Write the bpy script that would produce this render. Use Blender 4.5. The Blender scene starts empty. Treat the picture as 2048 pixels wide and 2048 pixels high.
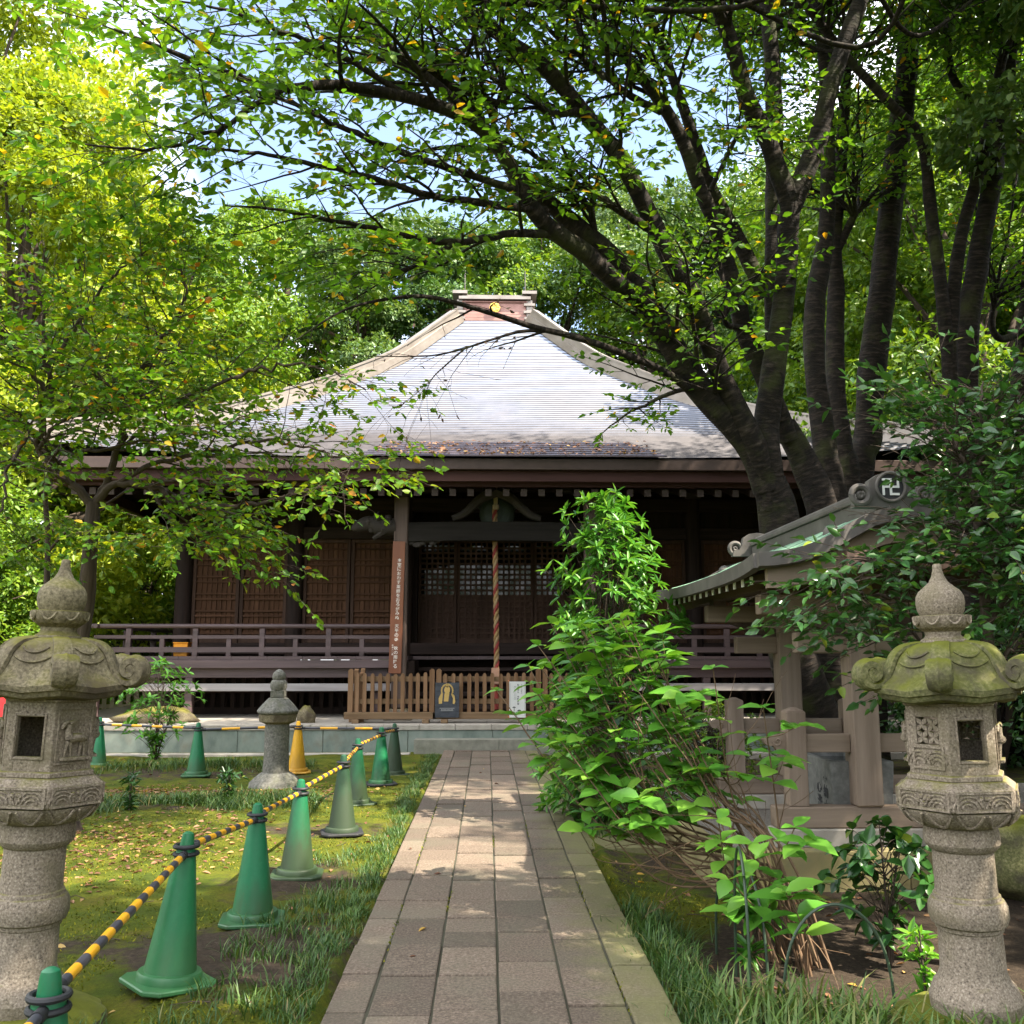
import bpy, bmesh, math, random
import numpy as np
from mathutils import Vector, Matrix
random.seed(7)
RNG = np.random.default_rng(11)
SC = bpy.context.scene
COL = SC.collection
R = math.radians

# ------------------------------------------------------------------ camera
FPX, SIZE = 1900.0, 2048.0
PITCH, YAW, CAMZ = math.atan(287 / FPX), R(1.48), 1.6
cam_d = bpy.data.cameras.new('camera')
cam = bpy.data.objects.new('camera', cam_d); COL.objects.link(cam)
cam_d.sensor_width = 36.0
cam_d.lens = 36.0 * FPX / SIZE
cam_d.clip_start, cam_d.clip_end = 0.05, 500
cam.location = (0, 0, CAMZ)
cam.rotation_euler = (math.pi / 2 + PITCH, 0, -YAW)
SC.camera = cam
_F = np.array([math.sin(YAW) * math.cos(PITCH), math.cos(YAW) * math.cos(PITCH), math.sin(PITCH)])
_R = np.array([math.cos(YAW), -math.sin(YAW), 0.0]); _U = np.cross(_R, _F)
_K = SIZE / 1932.0

def ray(u, v):
    return _F + _R * ((u * _K - 1024) / FPX) + _U * ((1024 - v * _K) / FPX)

def at(u, v, y):                       # the point at world distance y that the survey sheet shows at (u, v)
    d = ray(u, v); return np.array([0, 0, CAMZ]) + d * (y / d[1])

def on(u, v, z=0.0):                   # the point at height z
    d = ray(u, v); return np.array([0, 0, CAMZ]) + d * ((z - CAMZ) / d[2])

# ------------------------------------------------------------------ world, sun, exposure
SUN_TO = Vector((0.80, -0.42, 1.15)).normalized()
w = bpy.data.worlds.new('World'); SC.world = w; w.use_nodes = True
nt = w.node_tree; nt.nodes.clear()
out = nt.nodes.new('ShaderNodeOutputWorld'); bg = nt.nodes.new('ShaderNodeBackground')
sky = nt.nodes.new('ShaderNodeTexSky'); sky.sky_type = 'NISHITA'; sky.sun_disc = False
sky.sun_elevation = math.asin(SUN_TO.z); sky.sun_rotation = math.atan2(SUN_TO.x, SUN_TO.y)
sky.air_density = 1.0; sky.dust_density = 1.0; sky.ozone_density = 1.6
tc = nt.nodes.new('ShaderNodeTexCoord')
mp = nt.nodes.new('ShaderNodeMapping'); mp.inputs['Scale'].default_value = (1, 1, 1.6); mp.inputs['Location'].default_value = (3.1, 0.4, 0.2)
nz = nt.nodes.new('ShaderNodeTexNoise'); nz.inputs['Scale'].default_value = 1.5; nz.inputs['Detail'].default_value = 7; nz.inputs['Roughness'].default_value = 0.55
cr = nt.nodes.new('ShaderNodeValToRGB'); cr.color_ramp.elements[0].position = 0.30; cr.color_ramp.elements[1].position = 0.50; cr.color_ramp.elements[0].color = (0.06, 0.06, 0.06, 1)
mx = nt.nodes.new('ShaderNodeMix'); mx.data_type = 'RGBA'
mx.inputs['B'].default_value = (8.6, 8.8, 9.2, 1)
nt.links.new(tc.outputs['Generated'], mp.inputs['Vector']); nt.links.new(mp.outputs['Vector'], nz.inputs['Vector'])
# one clear blue opening in the cloud, north and high
hole = nt.nodes.new('ShaderNodeVectorMath'); hole.operation = 'DOT_PRODUCT'; hole.inputs[1].default_value = tuple(ray(945, 130) / np.linalg.norm(ray(945, 130)))
hm_ = nt.nodes.new('ShaderNodeMapRange'); hm_.inputs['From Min'].default_value = 0.95; hm_.inputs['From Max'].default_value = 0.999; hm_.inputs['To Max'].default_value = 0.50
sb = nt.nodes.new('ShaderNodeMath'); sb.operation = 'SUBTRACT'
nt.links.new(tc.outputs['Generated'], hole.inputs[0]); nt.links.new(hole.outputs['Value'], hm_.inputs['Value'])
nt.links.new(nz.outputs['Fac'], sb.inputs[0]); nt.links.new(hm_.outputs['Result'], sb.inputs[1])
nt.links.new(sb.outputs[0], cr.inputs['Fac']); nt.links.new(cr.outputs['Color'], mx.inputs['Factor'])
nt.links.new(sky.outputs['Color'], mx.inputs['A']); nt.links.new(mx.outputs['Result'], bg.inputs['Color'])
bg.inputs['Strength'].default_value = 0.12
nt.links.new(bg.outputs['Background'], out.inputs['Surface'])
sun_d = bpy.data.lights.new('sun', 'SUN'); sun_d.energy = 5.0; sun_d.angle = R(0.5); sun_d.color = (1.0, 0.915, 0.76)
sun = bpy.data.objects.new('sun', sun_d); COL.objects.link(sun)
sun.rotation_euler = SUN_TO.to_track_quat('Z', 'Y').to_euler(); sun.location = (20, -12, 40)
SC.view_settings.view_transform = 'Standard'; SC.view_settings.look = 'None'
SC.view_settings.exposure = 1.9; SC.view_settings.gamma = 1.0
SC.render.engine = 'CYCLES'
cy = SC.cycles
cy.max_bounces = 7; cy.diffuse_bounces = 4; cy.glossy_bounces = 3; cy.transmission_bounces = 5; cy.transparent_max_bounces = 4
cy.caustics_reflective = False; cy.caustics_refractive = False
cy.use_denoising = True
try:
    cy.denoiser = 'OPENIMAGEDENOISE'
except Exception:
    pass
cy.sample_clamp_indirect = 8

# ------------------------------------------------------------------ objects
def setp(o, label=None, cat=None, group=None, kind=None):
    if label: o['label'] = label
    if cat: o['category'] = cat
    if group: o['group'] = group
    if kind: o['kind'] = kind
    return o

def thing(name, label, cat, loc=(0, 0, 0), rz=0.0, group=None):
    o = bpy.data.objects.new(name, None); COL.objects.link(o)
    o.empty_display_size = 0.2
    o.location = tuple(float(c) for c in loc); o.rotation_euler = (0, 0, rz)
    return setp(o, label, cat, group)

def link(name, me, m, parent=None):
    o = bpy.data.objects.new(name, me); COL.objects.link(o)
    if m is not None: me.materials.append(m)
    if parent is not None: o.parent = parent
    return o

def copy_tree(o, parent=None):
    c = o.copy(); COL.objects.link(c)
    if parent is not None: c.parent = parent
    for ch in list(o.children): copy_tree(ch, c)
    return c

class MB:
    """collects boxes, lathes, tubes and prisms and links them as one mesh object"""
    def __init__(s): s.v = []; s.f = []
    def add(s, vs, fs):
        n = len(s.v); s.v += [tuple(map(float, p)) for p in vs]; s.f += [tuple(i + n for i in f) for f in fs]; return s
    def box(s, x0, x1, y0, y1, z0, z1):
        vs = [(x, y, z) for z in (z0, z1) for y in (y0, y1) for x in (x0, x1)]
        return s.add(vs, [(0, 2, 3, 1), (4, 5, 7, 6), (0, 1, 5, 4), (2, 6, 7, 3), (0, 4, 6, 2), (1, 3, 7, 5)])
    def frustum(s, cx, cy, z0, z1, a0, b0, a1, b1):
        vs = [(cx + sx * a0, cy + sy * b0, z0) for sx, sy in ((-1, -1), (1, -1), (1, 1), (-1, 1))] + [(cx + sx * a1, cy + sy * b1, z1) for sx, sy in ((-1, -1), (1, -1), (1, 1), (-1, 1))]
        return s.add(vs, [(3, 2, 1, 0), (4, 5, 6, 7), (0, 1, 5, 4), (1, 2, 6, 5), (2, 3, 7, 6), (3, 0, 4, 7)])
    def obox(s, M, sx, sy, sz):
        vs = [M @ Vector((x * sx / 2, y * sy / 2, z * sz / 2)) for z in (-1, 1) for y in (-1, 1) for x in (-1, 1)]
        return s.add(vs, [(0, 2, 3, 1), (4, 5, 7, 6), (0, 1, 5, 4), (2, 6, 7, 3), (0, 4, 6, 2), (1, 3, 7, 5)])
    def bar(s, a, b, wx, wz, up=(0, 0, 1)):
        a, b = Vector(a), Vector(b); d = (b - a); L = d.length; d.normalize()
        x = d.cross(Vector(up)).normalized(); z = x.cross(d)
        M = Matrix((x, d, z)).transposed().to_4x4(); M.translation = (a + b) / 2
        return s.obox(M, wx, L, wz)
    def lathe(s, prof, n=32, c=(0, 0), mod=None, cap=True, ph=0.0):
        vs = []; fs = []
        for i, (r, z) in enumerate(prof):
            for k in range(n):
                a = 2 * math.pi * k / n + ph
                rr = r * (mod(a, i, r, z) if mod else 1.0)
                vs.append((c[0] + rr * math.cos(a), c[1] + rr * math.sin(a), z))
        for i in range(len(prof) - 1):
            for k in range(n):
                k2 = (k + 1) % n
                fs.append((i * n + k, i * n + k2, (i + 1) * n + k2, (i + 1) * n + k))
        if cap:
            fs.append(tuple(reversed(range(n)))); m = (len(prof) - 1) * n; fs.append(tuple(m + k for k in range(n)))
        return s.add(vs, fs)
    def prism(s, poly, M, depth):       # poly in the xy plane of M, extruded along its z by depth
        n = len(poly)
        vs = [M @ Vector((x, y, 0)) for x, y in poly] + [M @ Vector((x, y, depth)) for x, y in poly]
        fs = [tuple(reversed(range(n))), tuple(range(n, 2 * n))] + [(i, (i + 1) % n, n + (i + 1) % n, n + i) for i in range(n)]
        return s.add(vs, fs)
    def tube(s, pts, rad, n=8, flat=1.0):
        pts = np.asarray(pts, float); m = len(pts)
        rad = np.full(m, rad) if np.isscalar(rad) else np.asarray(rad, float)
        V, F_ = tube_arrays(pts, rad, n, flat)
        return s.add(V, F_ + [tuple(reversed(range(n))), tuple((m - 1) * n + k for k in range(n))])
    def ball(s, c, r, n=10, sc=(1, 1, 1)):
        vs = [(c[0], c[1], c[2] - r * sc[2])]; fs = []
        for i in range(1, n // 2):
            t = math.pi * i / (n // 2)
            for k in range(n):
                a = 2 * math.pi * k / n
                vs.append((c[0] + r * sc[0] * math.sin(t) * math.cos(a), c[1] + r * sc[1] * math.sin(t) * math.sin(a), c[2] - r * sc[2] * math.cos(t)))
        vs.append((c[0], c[1], c[2] + r * sc[2])); L = n // 2 - 1
        for k in range(n):
            k2 = (k + 1) % n
            fs.append((0, 1 + k2, 1 + k))
            for i in range(L - 1): fs.append((1 + i * n + k, 1 + i * n + k2, 1 + (i + 1) * n + k2, 1 + (i + 1) * n + k))
            fs.append((1 + (L - 1) * n + k, 1 + (L - 1) * n + k2, len(vs) - 1))
        return s.add(vs, fs)
    def build(s, name, m, parent=None, smooth=False, bev=0.0, segs=1, world=False, flat_angle=40, wobble=0.0):
        me = bpy.data.meshes.new(name)
        off = np.array(parent_loc(parent)) if (world and parent is not None) else np.zeros(3)
        V = np.array(s.v) - off
        me.from_pydata(V.tolist(), [], s.f)
        if bev > 0 or wobble > 0 or True:
            bm = bmesh.new(); bm.from_mesh(me)
            if bev > 0:
                ed = [e for e in bm.edges if len(e.link_faces) == 2 and e.calc_face_angle(0) > R(30)]
                bmesh.ops.bevel(bm, geom=ed, offset=bev, segments=segs, affect='EDGES', profile=0.6, clamp_overlap=True)
            bmesh.ops.recalc_face_normals(bm, faces=bm.faces)
            bm.to_mesh(me); bm.free()
        if smooth:
            me.polygons.foreach_set('use_smooth', [True] * len(me.polygons))
            try: me.set_sharp_from_angle(angle=R(flat_angle))
            except Exception: pass
        return link(name, me, m, parent)

def parent_loc(p):
    while p.parent is not None: p = p.parent
    return tuple(p.location)

def tube_arrays(pts, rad, n, flat=1.0):
    m = len(pts)
    t = np.gradient(pts, axis=0); t /= (np.linalg.norm(t, axis=1, keepdims=True) + 1e-9)
    a = np.array([0, 0, 1.0]) if abs(t[0, 2]) < 0.9 else np.array([1.0, 0, 0])
    x = np.cross(t[0], a); x /= np.linalg.norm(x)
    ang = np.arange(n) * 2 * math.pi / n; V = np.zeros((m, n, 3))
    for i in range(m):
        x = x - t[i] * (x @ t[i]); x /= (np.linalg.norm(x) + 1e-9); y = np.cross(t[i], x)
        V[i] = pts[i] + rad[i] * (np.cos(ang)[:, None] * x + flat * np.sin(ang)[:, None] * y)
    Fs = []
    for i in range(m - 1):
        for k in range(n):
            k2 = (k + 1) % n; Fs.append((i * n + k, i * n + k2, (i + 1) * n + k2, (i + 1) * n + k))
    return V.reshape(-1, 3), Fs

def catmull(pts, per=6):
    P = np.asarray(pts, float); P = np.vstack([2 * P[0] - P[1], P, 2 * P[-1] - P[-2]]); o = []
    for i in range(1, len(P) - 2):
        for j in range(per):
            t = j / per; p0, p1, p2, p3 = P[i - 1], P[i], P[i + 1], P[i + 2]
            o.append(0.5 * ((2 * p1) + (-p0 + p2) * t + (2 * p0 - 5 * p1 + 4 * p2 - p3) * t * t + (-p0 + 3 * p1 - 3 * p2 + p3) * t ** 3))
    o.append(P[-2]); return np.array(o)

def np_mesh(name, V, Fq, m, parent=None, attr=None, smooth=False):
    """fast mesh from arrays; Fq is (k, 3) or (k, 4)"""
    me = bpy.data.meshes.new(name); V = np.asarray(V, np.float32); Fq = np.asarray(Fq, np.int32)
    k, c = Fq.shape
    me.vertices.add(len(V)); me.vertices.foreach_set('co', V.ravel())
    me.loops.add(k * c); me.loops.foreach_set('vertex_index', Fq.ravel())
    me.polygons.add(k); me.polygons.foreach_set('loop_start', np.arange(0, k * c, c, dtype=np.int32))
    if smooth: me.polygons.foreach_set('use_smooth', np.ones(k, bool))
    me.update(calc_edges=True); me.validate()
    if attr is not None:
        for an, (typ, arr) in attr.items():
            a = me.attributes.new(an, typ, 'POINT')
            a.data.foreach_set('vector' if typ == 'FLOAT_VECTOR' else 'value', np.asarray(arr, np.float32).ravel())
    return link(name, me, m, parent)

# value noise for ground heights
_NG = np.random.default_rng(3).random((64, 64))
def vnoise(x, y):
    x = np.asarray(x, float); y = np.asarray(y, float)
    xi = np.floor(x).astype(int); yi = np.floor(y).astype(int); fx = x - xi; fy = y - yi
    fx = fx * fx * (3 - 2 * fx); fy = fy * fy * (3 - 2 * fy); g = lambda a, b: _NG[a % 64, b % 64]
    return (g(xi, yi) * (1 - fx) + g(xi + 1, yi) * fx) * (1 - fy) + (g(xi, yi + 1) * (1 - fx) + g(xi + 1, yi + 1) * fx) * fy - 0.5

# ------------------------------------------------------------------ materials
def new_mat(name):
    m = bpy.data.materials.new(name); m.use_nodes = True; t = m.node_tree; t.nodes.clear()
    o = t.nodes.new('ShaderNodeOutputMaterial'); b = t.nodes.new('ShaderNodeBsdfPrincipled')
    t.links.new(b.outputs[0], o.inputs['Surface']); return m, t, b, o

def ramp(t, src, stops):
    r = t.nodes.new('ShaderNodeValToRGB'); e = r.color_ramp.elements
    while len(e) < len(stops): e.new(0.5)
    for el, (p, c) in zip(e, stops): el.position = p; el.color = (*c, 1) if len(c) == 3 else c
    t.links.new(src, r.inputs['Fac']); return r.outputs['Color']

def noise(t, scale, detail=5, rough=0.55, stretch=None, coord='Object', attr=None, dist=0.0):
    if attr:
        c = t.nodes.new('ShaderNodeAttribute'); c.attribute_name = attr; src = c.outputs['Vector']
    else:
        c = t.nodes.new('ShaderNodeTexCoord'); src = c.outputs[coord]
    if stretch:
        mp = t.nodes.new('ShaderNodeMapping'); mp.inputs['Scale'].default_value = stretch; t.links.new(src, mp.inputs['Vector']); src = mp.outputs['Vector']
    n = t.nodes.new('ShaderNodeTexNoise'); n.inputs['Scale'].default_value = scale; n.inputs['Detail'].default_value = detail
    n.inputs['Roughness'].default_value = rough; n.inputs['Distortion'].default_value = dist
    t.links.new(src, n.inputs['Vector']); return n.outputs['Fac']

def mixc(t, fac, a, b, mode='MIX'):
    m = t.nodes.new('ShaderNodeMix'); m.data_type = 'RGBA'; m.blend_type = mode
    for k, v in (('Factor', fac), ('A', a), ('B', b)):
        if hasattr(v, 'links') or hasattr(v, 'is_output'): t.links.new(v, m.inputs[k])
        elif isinstance(v, (int, float)): m.inputs[k].default_value = v
        else: m.inputs[k].default_value = (*v, 1)
    return m.outputs['Result']

def bump(t, b, h, strength=0.4, dist=0.01):
    n = t.nodes.new('ShaderNodeBump'); n.inputs['Strength'].default_value = strength; n.inputs['Distance'].default_value = dist
    t.links.new(h, n.inputs['Height']); t.links.new(n.outputs['Normal'], b.inputs['Normal']); return n

def mottle(name, stops, scale=6, stretch=None, rough=0.75, metal=0.0, bmp=(30, 0.3, 0.01), over=None, spec=0.5, detail=6, island=0.0, moss=None, attr=None, bstretch=None):
    """stops: colour ramp over a noise; over=(colour, scale, lo, hi): patches; moss=(colour, lo, hi): grows on upward faces"""
    m, t, b, o = new_mat(name)
    col = ramp(t, noise(t, scale, detail, 0.6, stretch, attr=attr), stops)
    if over:
        f = ramp(t, noise(t, over[1], 5, 0.6), [(over[2], (0, 0, 0)), (over[3], (1, 1, 1))]); col = mixc(t, f, col, over[0])
    if moss:
        g = t.nodes.new('ShaderNodeNewGeometry'); sp = t.nodes.new('ShaderNodeSeparateXYZ'); t.links.new(g.outputs['Normal'], sp.inputs[0])
        a = t.nodes.new('ShaderNodeMath'); a.operation = 'MULTIPLY_ADD'; t.links.new(noise(t, 9, 6, 0.65), a.inputs[0]); a.inputs[1].default_value = 1.3
        t.links.new(sp.outputs['Z'], a.inputs[2])
        f = ramp(t, a.outputs[0], [(moss[1], (0, 0, 0)), (moss[2], (1, 1, 1))]) if moss[2] <= 1 else None
        if f is None:
            d = t.nodes.new('ShaderNodeMapRange'); d.inputs['From Min'].default_value = moss[1]; d.inputs['From Max'].default_value = moss[2]
            t.links.new(a.outputs[0], d.inputs['Value']); f = d.outputs['Result']
        col = mixc(t, f, col, mixc(t, noise(t, 22), moss[0], tuple(c * 0.45 for c in moss[0])))
    if island:
        g = t.nodes.new('ShaderNodeNewGeometry'); h = t.nodes.new('ShaderNodeHueSaturation')
        mr = t.nodes.new('ShaderNodeMapRange'); mr.inputs['To Min'].default_value = 1 - island; mr.inputs['To Max'].default_value = 1 + island
        t.links.new(g.outputs['Random Per Island'], mr.inputs['Value']); t.links.new(mr.outputs['Result'], h.inputs['Value']); t.links.new(col, h.inputs['Color']); col = h.outputs['Color']
    t.links.new(col, b.inputs['Base Color'])
    b.inputs['Roughness'].default_value = rough; b.inputs['Metallic'].default_value = metal; b.inputs['Specular IOR Level'].default_value = spec
    if bmp: bump(t, b, noise(t, bmp[0], 6, 0.65, bstretch or stretch, attr=attr), bmp[1], bmp[2])
    return m

def wood(name, dark, lite, axis='z', rough=0.75, sc=5, spec=0.15, over=None, bs=0.35):
    st = {'x': (0.07, 1, 1), 'y': (1, 0.07, 1), 'z': (1, 1, 0.07)}[axis]
    mid = tuple((a + b) / 2 for a, b in zip(dark, lite))
    return mottle(name, [(0.28, dark), (0.5, mid), (0.74, lite)], sc * 2.4, st, rough, 0, (sc * 7, bs, 0.006), over, spec)

def leaf_mat(name, stops, trans=0.4, rough=0.45, spec=0.4, warm=(1.25, 1.15, 0.5)):
    m, t, b, o = new_mat(name)
    g = t.nodes.new('ShaderNodeNewGeometry'); col = ramp(t, g.outputs['Random Per Island'], stops)
    t.links.new(col, b.inputs['Base Color']); b.inputs['Roughness'].default_value = rough; b.inputs['Specular IOR Level'].default_value = spec
    tr = t.nodes.new('ShaderNodeBsdfTranslucent'); t.links.new(mixc(t, 1.0, col, warm, 'MULTIPLY'), tr.inputs['Color'])
    ms = t.nodes.new('ShaderNodeMixShader'); ms.inputs[0].default_value = trans
    t.links.new(b.outputs[0], ms.inputs[1]); t.links.new(tr.outputs[0], ms.inputs[2]); t.links.new(ms.outputs[0], o.inputs['Surface'])
    return m

def plain(name, c, rough=0.6, metal=0.0, spec=0.5, var=0.15, sc=8):
    return mottle(name, [(0.3, tuple(x * (1 - var) for x in c)), (0.7, tuple(min(1, x * (1 + var)) for x in c))], sc, None, rough, metal, (sc * 4, 0.12, 0.004), None, spec)

# ------------------------------------------------------------------ foliage
def unit(a): return a / (np.linalg.norm(a, axis=-1, keepdims=True) + 1e-9)

def leaves_obj(name, P, D, N, L, W, m, parent=None, fold=0.25, fine=False, droop=0.15):
    """P base points, D directions, N upward normals, L lengths, W half widths (arrays)"""
    P = np.asarray(P); n = len(P); D = unit(np.asarray(D)); S = unit(np.cross(D, np.asarray(N))); Nn = np.cross(S, D)
    L = np.broadcast_to(L, (n,))[:, None]; W = np.broadcast_to(W, (n,))[:, None]
    if parent is not None: P = P - np.array(parent_loc(parent))
    if not fine:
        a1, a2 = P + D * L * 0.30 + Nn * W * fold, P + D * L * 0.66 + Nn * (W * fold * 0.75 - L * droop * 0.35)
        V = np.stack([P, a1 + S * W * 0.98, a2 + S * W * 0.78, P + D * L - Nn * L * droop, a2 - S * W * 0.78, a1 - S * W * 0.98], 1).reshape(-1, 3)
        b = np.arange(n)[:, None] * 6
        F_ = np.concatenate([b + np.array([[0, 1, 2, 3]]), b + np.array([[0, 3, 4, 5]])], 1).reshape(-1, 4)
        return np_mesh(name, V, F_, m, parent)
    rows = [(0.0, 0.06, 0.0), (0.22, 0.80, 0.02), (0.48, 1.0, 0.0), (0.76, 0.62, -0.45), (1.0, 0.02, -1.0)]
    vs = []
    for a, wv, dz in rows:
        c = P + D * L * a + Nn * L * droop * dz
        vs += [c - S * W * wv + Nn * W * wv * fold, c, c + S * W * wv + Nn * W * wv * fold]
    V = np.stack(vs, 1).reshape(-1, 3); k = len(rows) * 3; b = np.arange(n)[:, None] * k; q = []
    for i in range(len(rows) - 1):
        for j in (0, 1): q.append(b + np.array([[i * 3 + j, i * 3 + j + 1, i * 3 + j + 4, i * 3 + j + 3]]))
    return np_mesh(name, V, np.concatenate(q, 1).reshape(-1, 4), m, parent, smooth=True)

def blades_obj(name, P, H, lean, W, m, parent=None, curl=0.5):
    """grass blades: three-step curved strips"""
    n = len(P); P = np.asarray(P); H = np.broadcast_to(H, (n,))[:, None]; W = np.broadcast_to(W, (n,))[:, None]
    if parent is not None: P = P - np.array(parent_loc(parent))
    lean = np.asarray(lean); Ld = np.concatenate([lean, np.zeros((n, 1))], 1)
    S = unit(np.cross(Ld + 1e-6, np.array([0, 0, 1.0]))); vs = []
    for a, wv in ((0, 0.7), (0.4, 1.0), (0.75, 0.7), (1.0, 0.05)):
        c = P + np.array([0, 0, 1.0]) * H * (a - curl * a ** 3 * 0.5 * np.linalg.norm(Ld, axis=1, keepdims=True)) + Ld * H * a ** 1.8
        vs += [c - S * W * wv, c + S * W * wv]
    V = np.stack(vs, 1).reshape(-1, 3); b = np.arange(n)[:, None] * 8
    q = [b + np.array([[2 * i, 2 * i + 1, 2 * i + 3, 2 * i + 2]]) for i in range(3)]
    return np_mesh(name, V, np.concatenate(q, 1).reshape(-1, 4), m, parent)

class Skel:
    """trunk, limbs and twigs of one plant, with the leaf bases along the last twigs"""
    def __init__(s, seed): s.V = []; s.F = []; s.T = []; s.n = 0; s.lp = []; s.ld = []; s.rng = np.random.default_rng(seed)
    def add(s, pts, rad, n=6, rough=0.0):
        pts = np.asarray(pts, float); rad = np.asarray(rad, float)
        V, F_ = tube_arrays(pts, rad, n); m = len(pts)
        ln = np.concatenate([[0], np.cumsum(np.linalg.norm(np.diff(pts, axis=0), axis=1))])
        ang = np.tile(np.arange(n) * 2 * math.pi / n, m); lr = np.repeat(ln, n); rr = np.repeat(rad, n)
        if rough > 0:
            k = (vnoise(np.cos(ang) * 1.7 + lr * 2.1 + s.n, np.sin(ang) * 1.7 + lr * 1.3) * 2 * rough)
            V = V + (V - np.repeat(pts, n, 0)) * k[:, None]
        s.T.append(np.stack([np.cos(ang) * rr * 6, np.sin(ang) * rr * 6, lr + s.n * 0.37], 1))
        s.V.append(V); s.F.append(np.array(F_, int) + s.n); s.n += len(V)
    def limb(s, pts, r0, r1, n=10, per=6, rough=0.12, jit=0.0):
        P = catmull(pts, per); k = np.linspace(0, 1, len(P))
        if jit: P = P + s.rng.normal(0, jit, P.shape) * np.sin(k * math.pi)[:, None]
        rad = r0 + (r1 - r0) * k; s.add(P, rad, n, rough); return P, rad
    def spray(s, p, d, L, r, depth, grav=-0.03, flat=0.75, wander=0.10, ratio=0.52, dens=7.0, leaf=0.045, spread=(0.6, 1.0), start=0.15, lstart=0.25):
        g = s.rng; seg = max(3, int(L / (0.10 if depth == 0 else 0.16))); st = L / seg
        d = d / np.linalg.norm(d); pts = [np.array(p, float)]; dirs = [d]
        for i in range(seg):
            d = d + g.normal(0, wander, 3) + np.array([0, 0, grav]); d /= np.linalg.norm(d)
            pts.append(pts[-1] + d * st); dirs.append(d)
        rad = np.linspace(r, max(r * 0.3, 0.0018), len(pts)); s.add(pts, rad, 6 if r > 0.02 else (5 if r > 0.008 else 3))
        if depth > 0:
            k = max(2, int(L * dens / (1 + depth))); fr = start + (1 - start) * (np.arange(k) + g.random(k) * 0.7) / k; sg = 1 if g.random() < 0.5 else -1
            for f in fr:
                i = min(len(pts) - 2, int(f * (len(pts) - 1))); dd = dirs[i]
                side = np.cross(dd, [0, 0, 1.0]); side /= (np.linalg.norm(side) + 1e-6); sg = -sg
                ax = side * sg + np.array([0, 0, 1.0]) * g.normal(0, 1 - flat); ax /= np.linalg.norm(ax)
                a = g.uniform(*spread); nd = dd * math.cos(a) + ax * math.sin(a)
                s.spray(pts[i], nd, L * ratio * g.uniform(0.7, 1.25) * (1.1 - 0.5 * f), rad[i] * 0.55, depth - 1, grav, flat, wander, ratio, dens, leaf, spread, start, lstart)
            s.spray(pts[-1], d, L * ratio * 0.6, rad[-1], 0, grav, flat, wander, ratio, dens, leaf, spread, start, lstart)
        else:
            ln = int(L * (1 - lstart) / leaf); sg = 1
            for j in range(ln):
                f = lstart + (1 - lstart) * (j + g.random()) / max(1, ln); x = f * (len(pts) - 1); i = min(len(pts) - 2, int(x))
                q = pts[i] + (pts[i + 1] - pts[i]) * (x - i); dd = dirs[i]; side = np.cross(dd, [0, 0, 1.0]); side /= (np.linalg.norm(side) + 1e-6); sg = -sg
                s.lp.append(q); s.ld.append(dd * 0.6 + side * sg * g.uniform(0.5, 1.1) + np.array([0, 0, g.normal(-0.1, 0.35)]))
            s.lp.append(pts[-1]); s.ld.append(d)
    def wood(s, name, m, parent):
        off = np.array(parent_loc(parent))
        return np_mesh(name, np.vstack(s.V) - off, np.vstack(s.F), m, parent, {'tc': ('FLOAT_VECTOR', np.vstack(s.T))}, True)
    def leaves(s, name, m, parent, L=(0.06, 0.09), w=0.24, up=0.8, keep=None, **k):
        P = np.array(s.lp); D = np.array(s.ld); g = s.rng
        if keep is not None: q = keep(P); P, D = P[q], D[q]
        n = len(P); N = np.array([0, 0, 1.0]) * up + g.normal(0, 0.45, (n, 3)); l = g.uniform(L[0], L[1], n)
        return leaves_obj(name, P, D, N, l, l * w * g.uniform(0.85, 1.15, n), m, parent, **k)

def clump_points(g, c, rad, n, shell=0.55):
    d = unit(g.normal(0, 1, (n, 3))); r = (shell + (1 - shell) * g.random(n) ** 0.7)[:, None]
    return np.asarray(c) + d * r * np.asarray(rad), d
# ================================================================== materials of the place
M = {}
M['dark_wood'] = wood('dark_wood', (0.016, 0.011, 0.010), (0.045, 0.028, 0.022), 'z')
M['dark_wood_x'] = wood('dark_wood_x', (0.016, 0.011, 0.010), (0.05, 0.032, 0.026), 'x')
M['wall_wood'] = wood('wall_wood', (0.055, 0.025, 0.013), (0.15, 0.072, 0.038), 'z', sc=3)
M['wall_lath'] = wood('wall_lath', (0.05, 0.024, 0.013), (0.135, 0.065, 0.036), 'x', sc=3)
M['rail_wood'] = wood('rail_wood', (0.05, 0.031, 0.032), (0.135, 0.088, 0.09), 'x', sc=3, spec=0.5, rough=0.55)
M['grey_plank'] = wood('grey_plank', (0.22, 0.20, 0.20), (0.42, 0.39, 0.39), 'x', sc=3)
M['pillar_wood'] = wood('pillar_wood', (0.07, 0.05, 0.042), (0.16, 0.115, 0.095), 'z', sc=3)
M['door_wood'] = wood('door_wood', (0.042, 0.024, 0.017), (0.095, 0.054, 0.038), 'z', sc=3)
M['fascia'] = wood('fascia', (0.04, 0.019, 0.017), (0.085, 0.042, 0.036), 'x', sc=2)
M['gutter'] = plain('gutter', (0.075, 0.05, 0.042), 0.45, 0.5)
M['carving'] = plain('carving', (0.035, 0.027, 0.021), 0.85)
M['fence_wood'] = wood('fence_wood', (0.12, 0.062, 0.03), (0.27, 0.16, 0.09), 'z', sc=4)
M['fence_wood_x'] = wood('fence_wood_x', (0.12, 0.075, 0.04), (0.26, 0.17, 0.10), 'x', sc=4)
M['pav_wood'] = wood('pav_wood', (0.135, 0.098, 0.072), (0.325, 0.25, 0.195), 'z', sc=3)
M['pav_wood_x'] = wood('pav_wood_x', (0.125, 0.09, 0.066), (0.30, 0.23, 0.175), 'x', sc=3)
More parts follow.
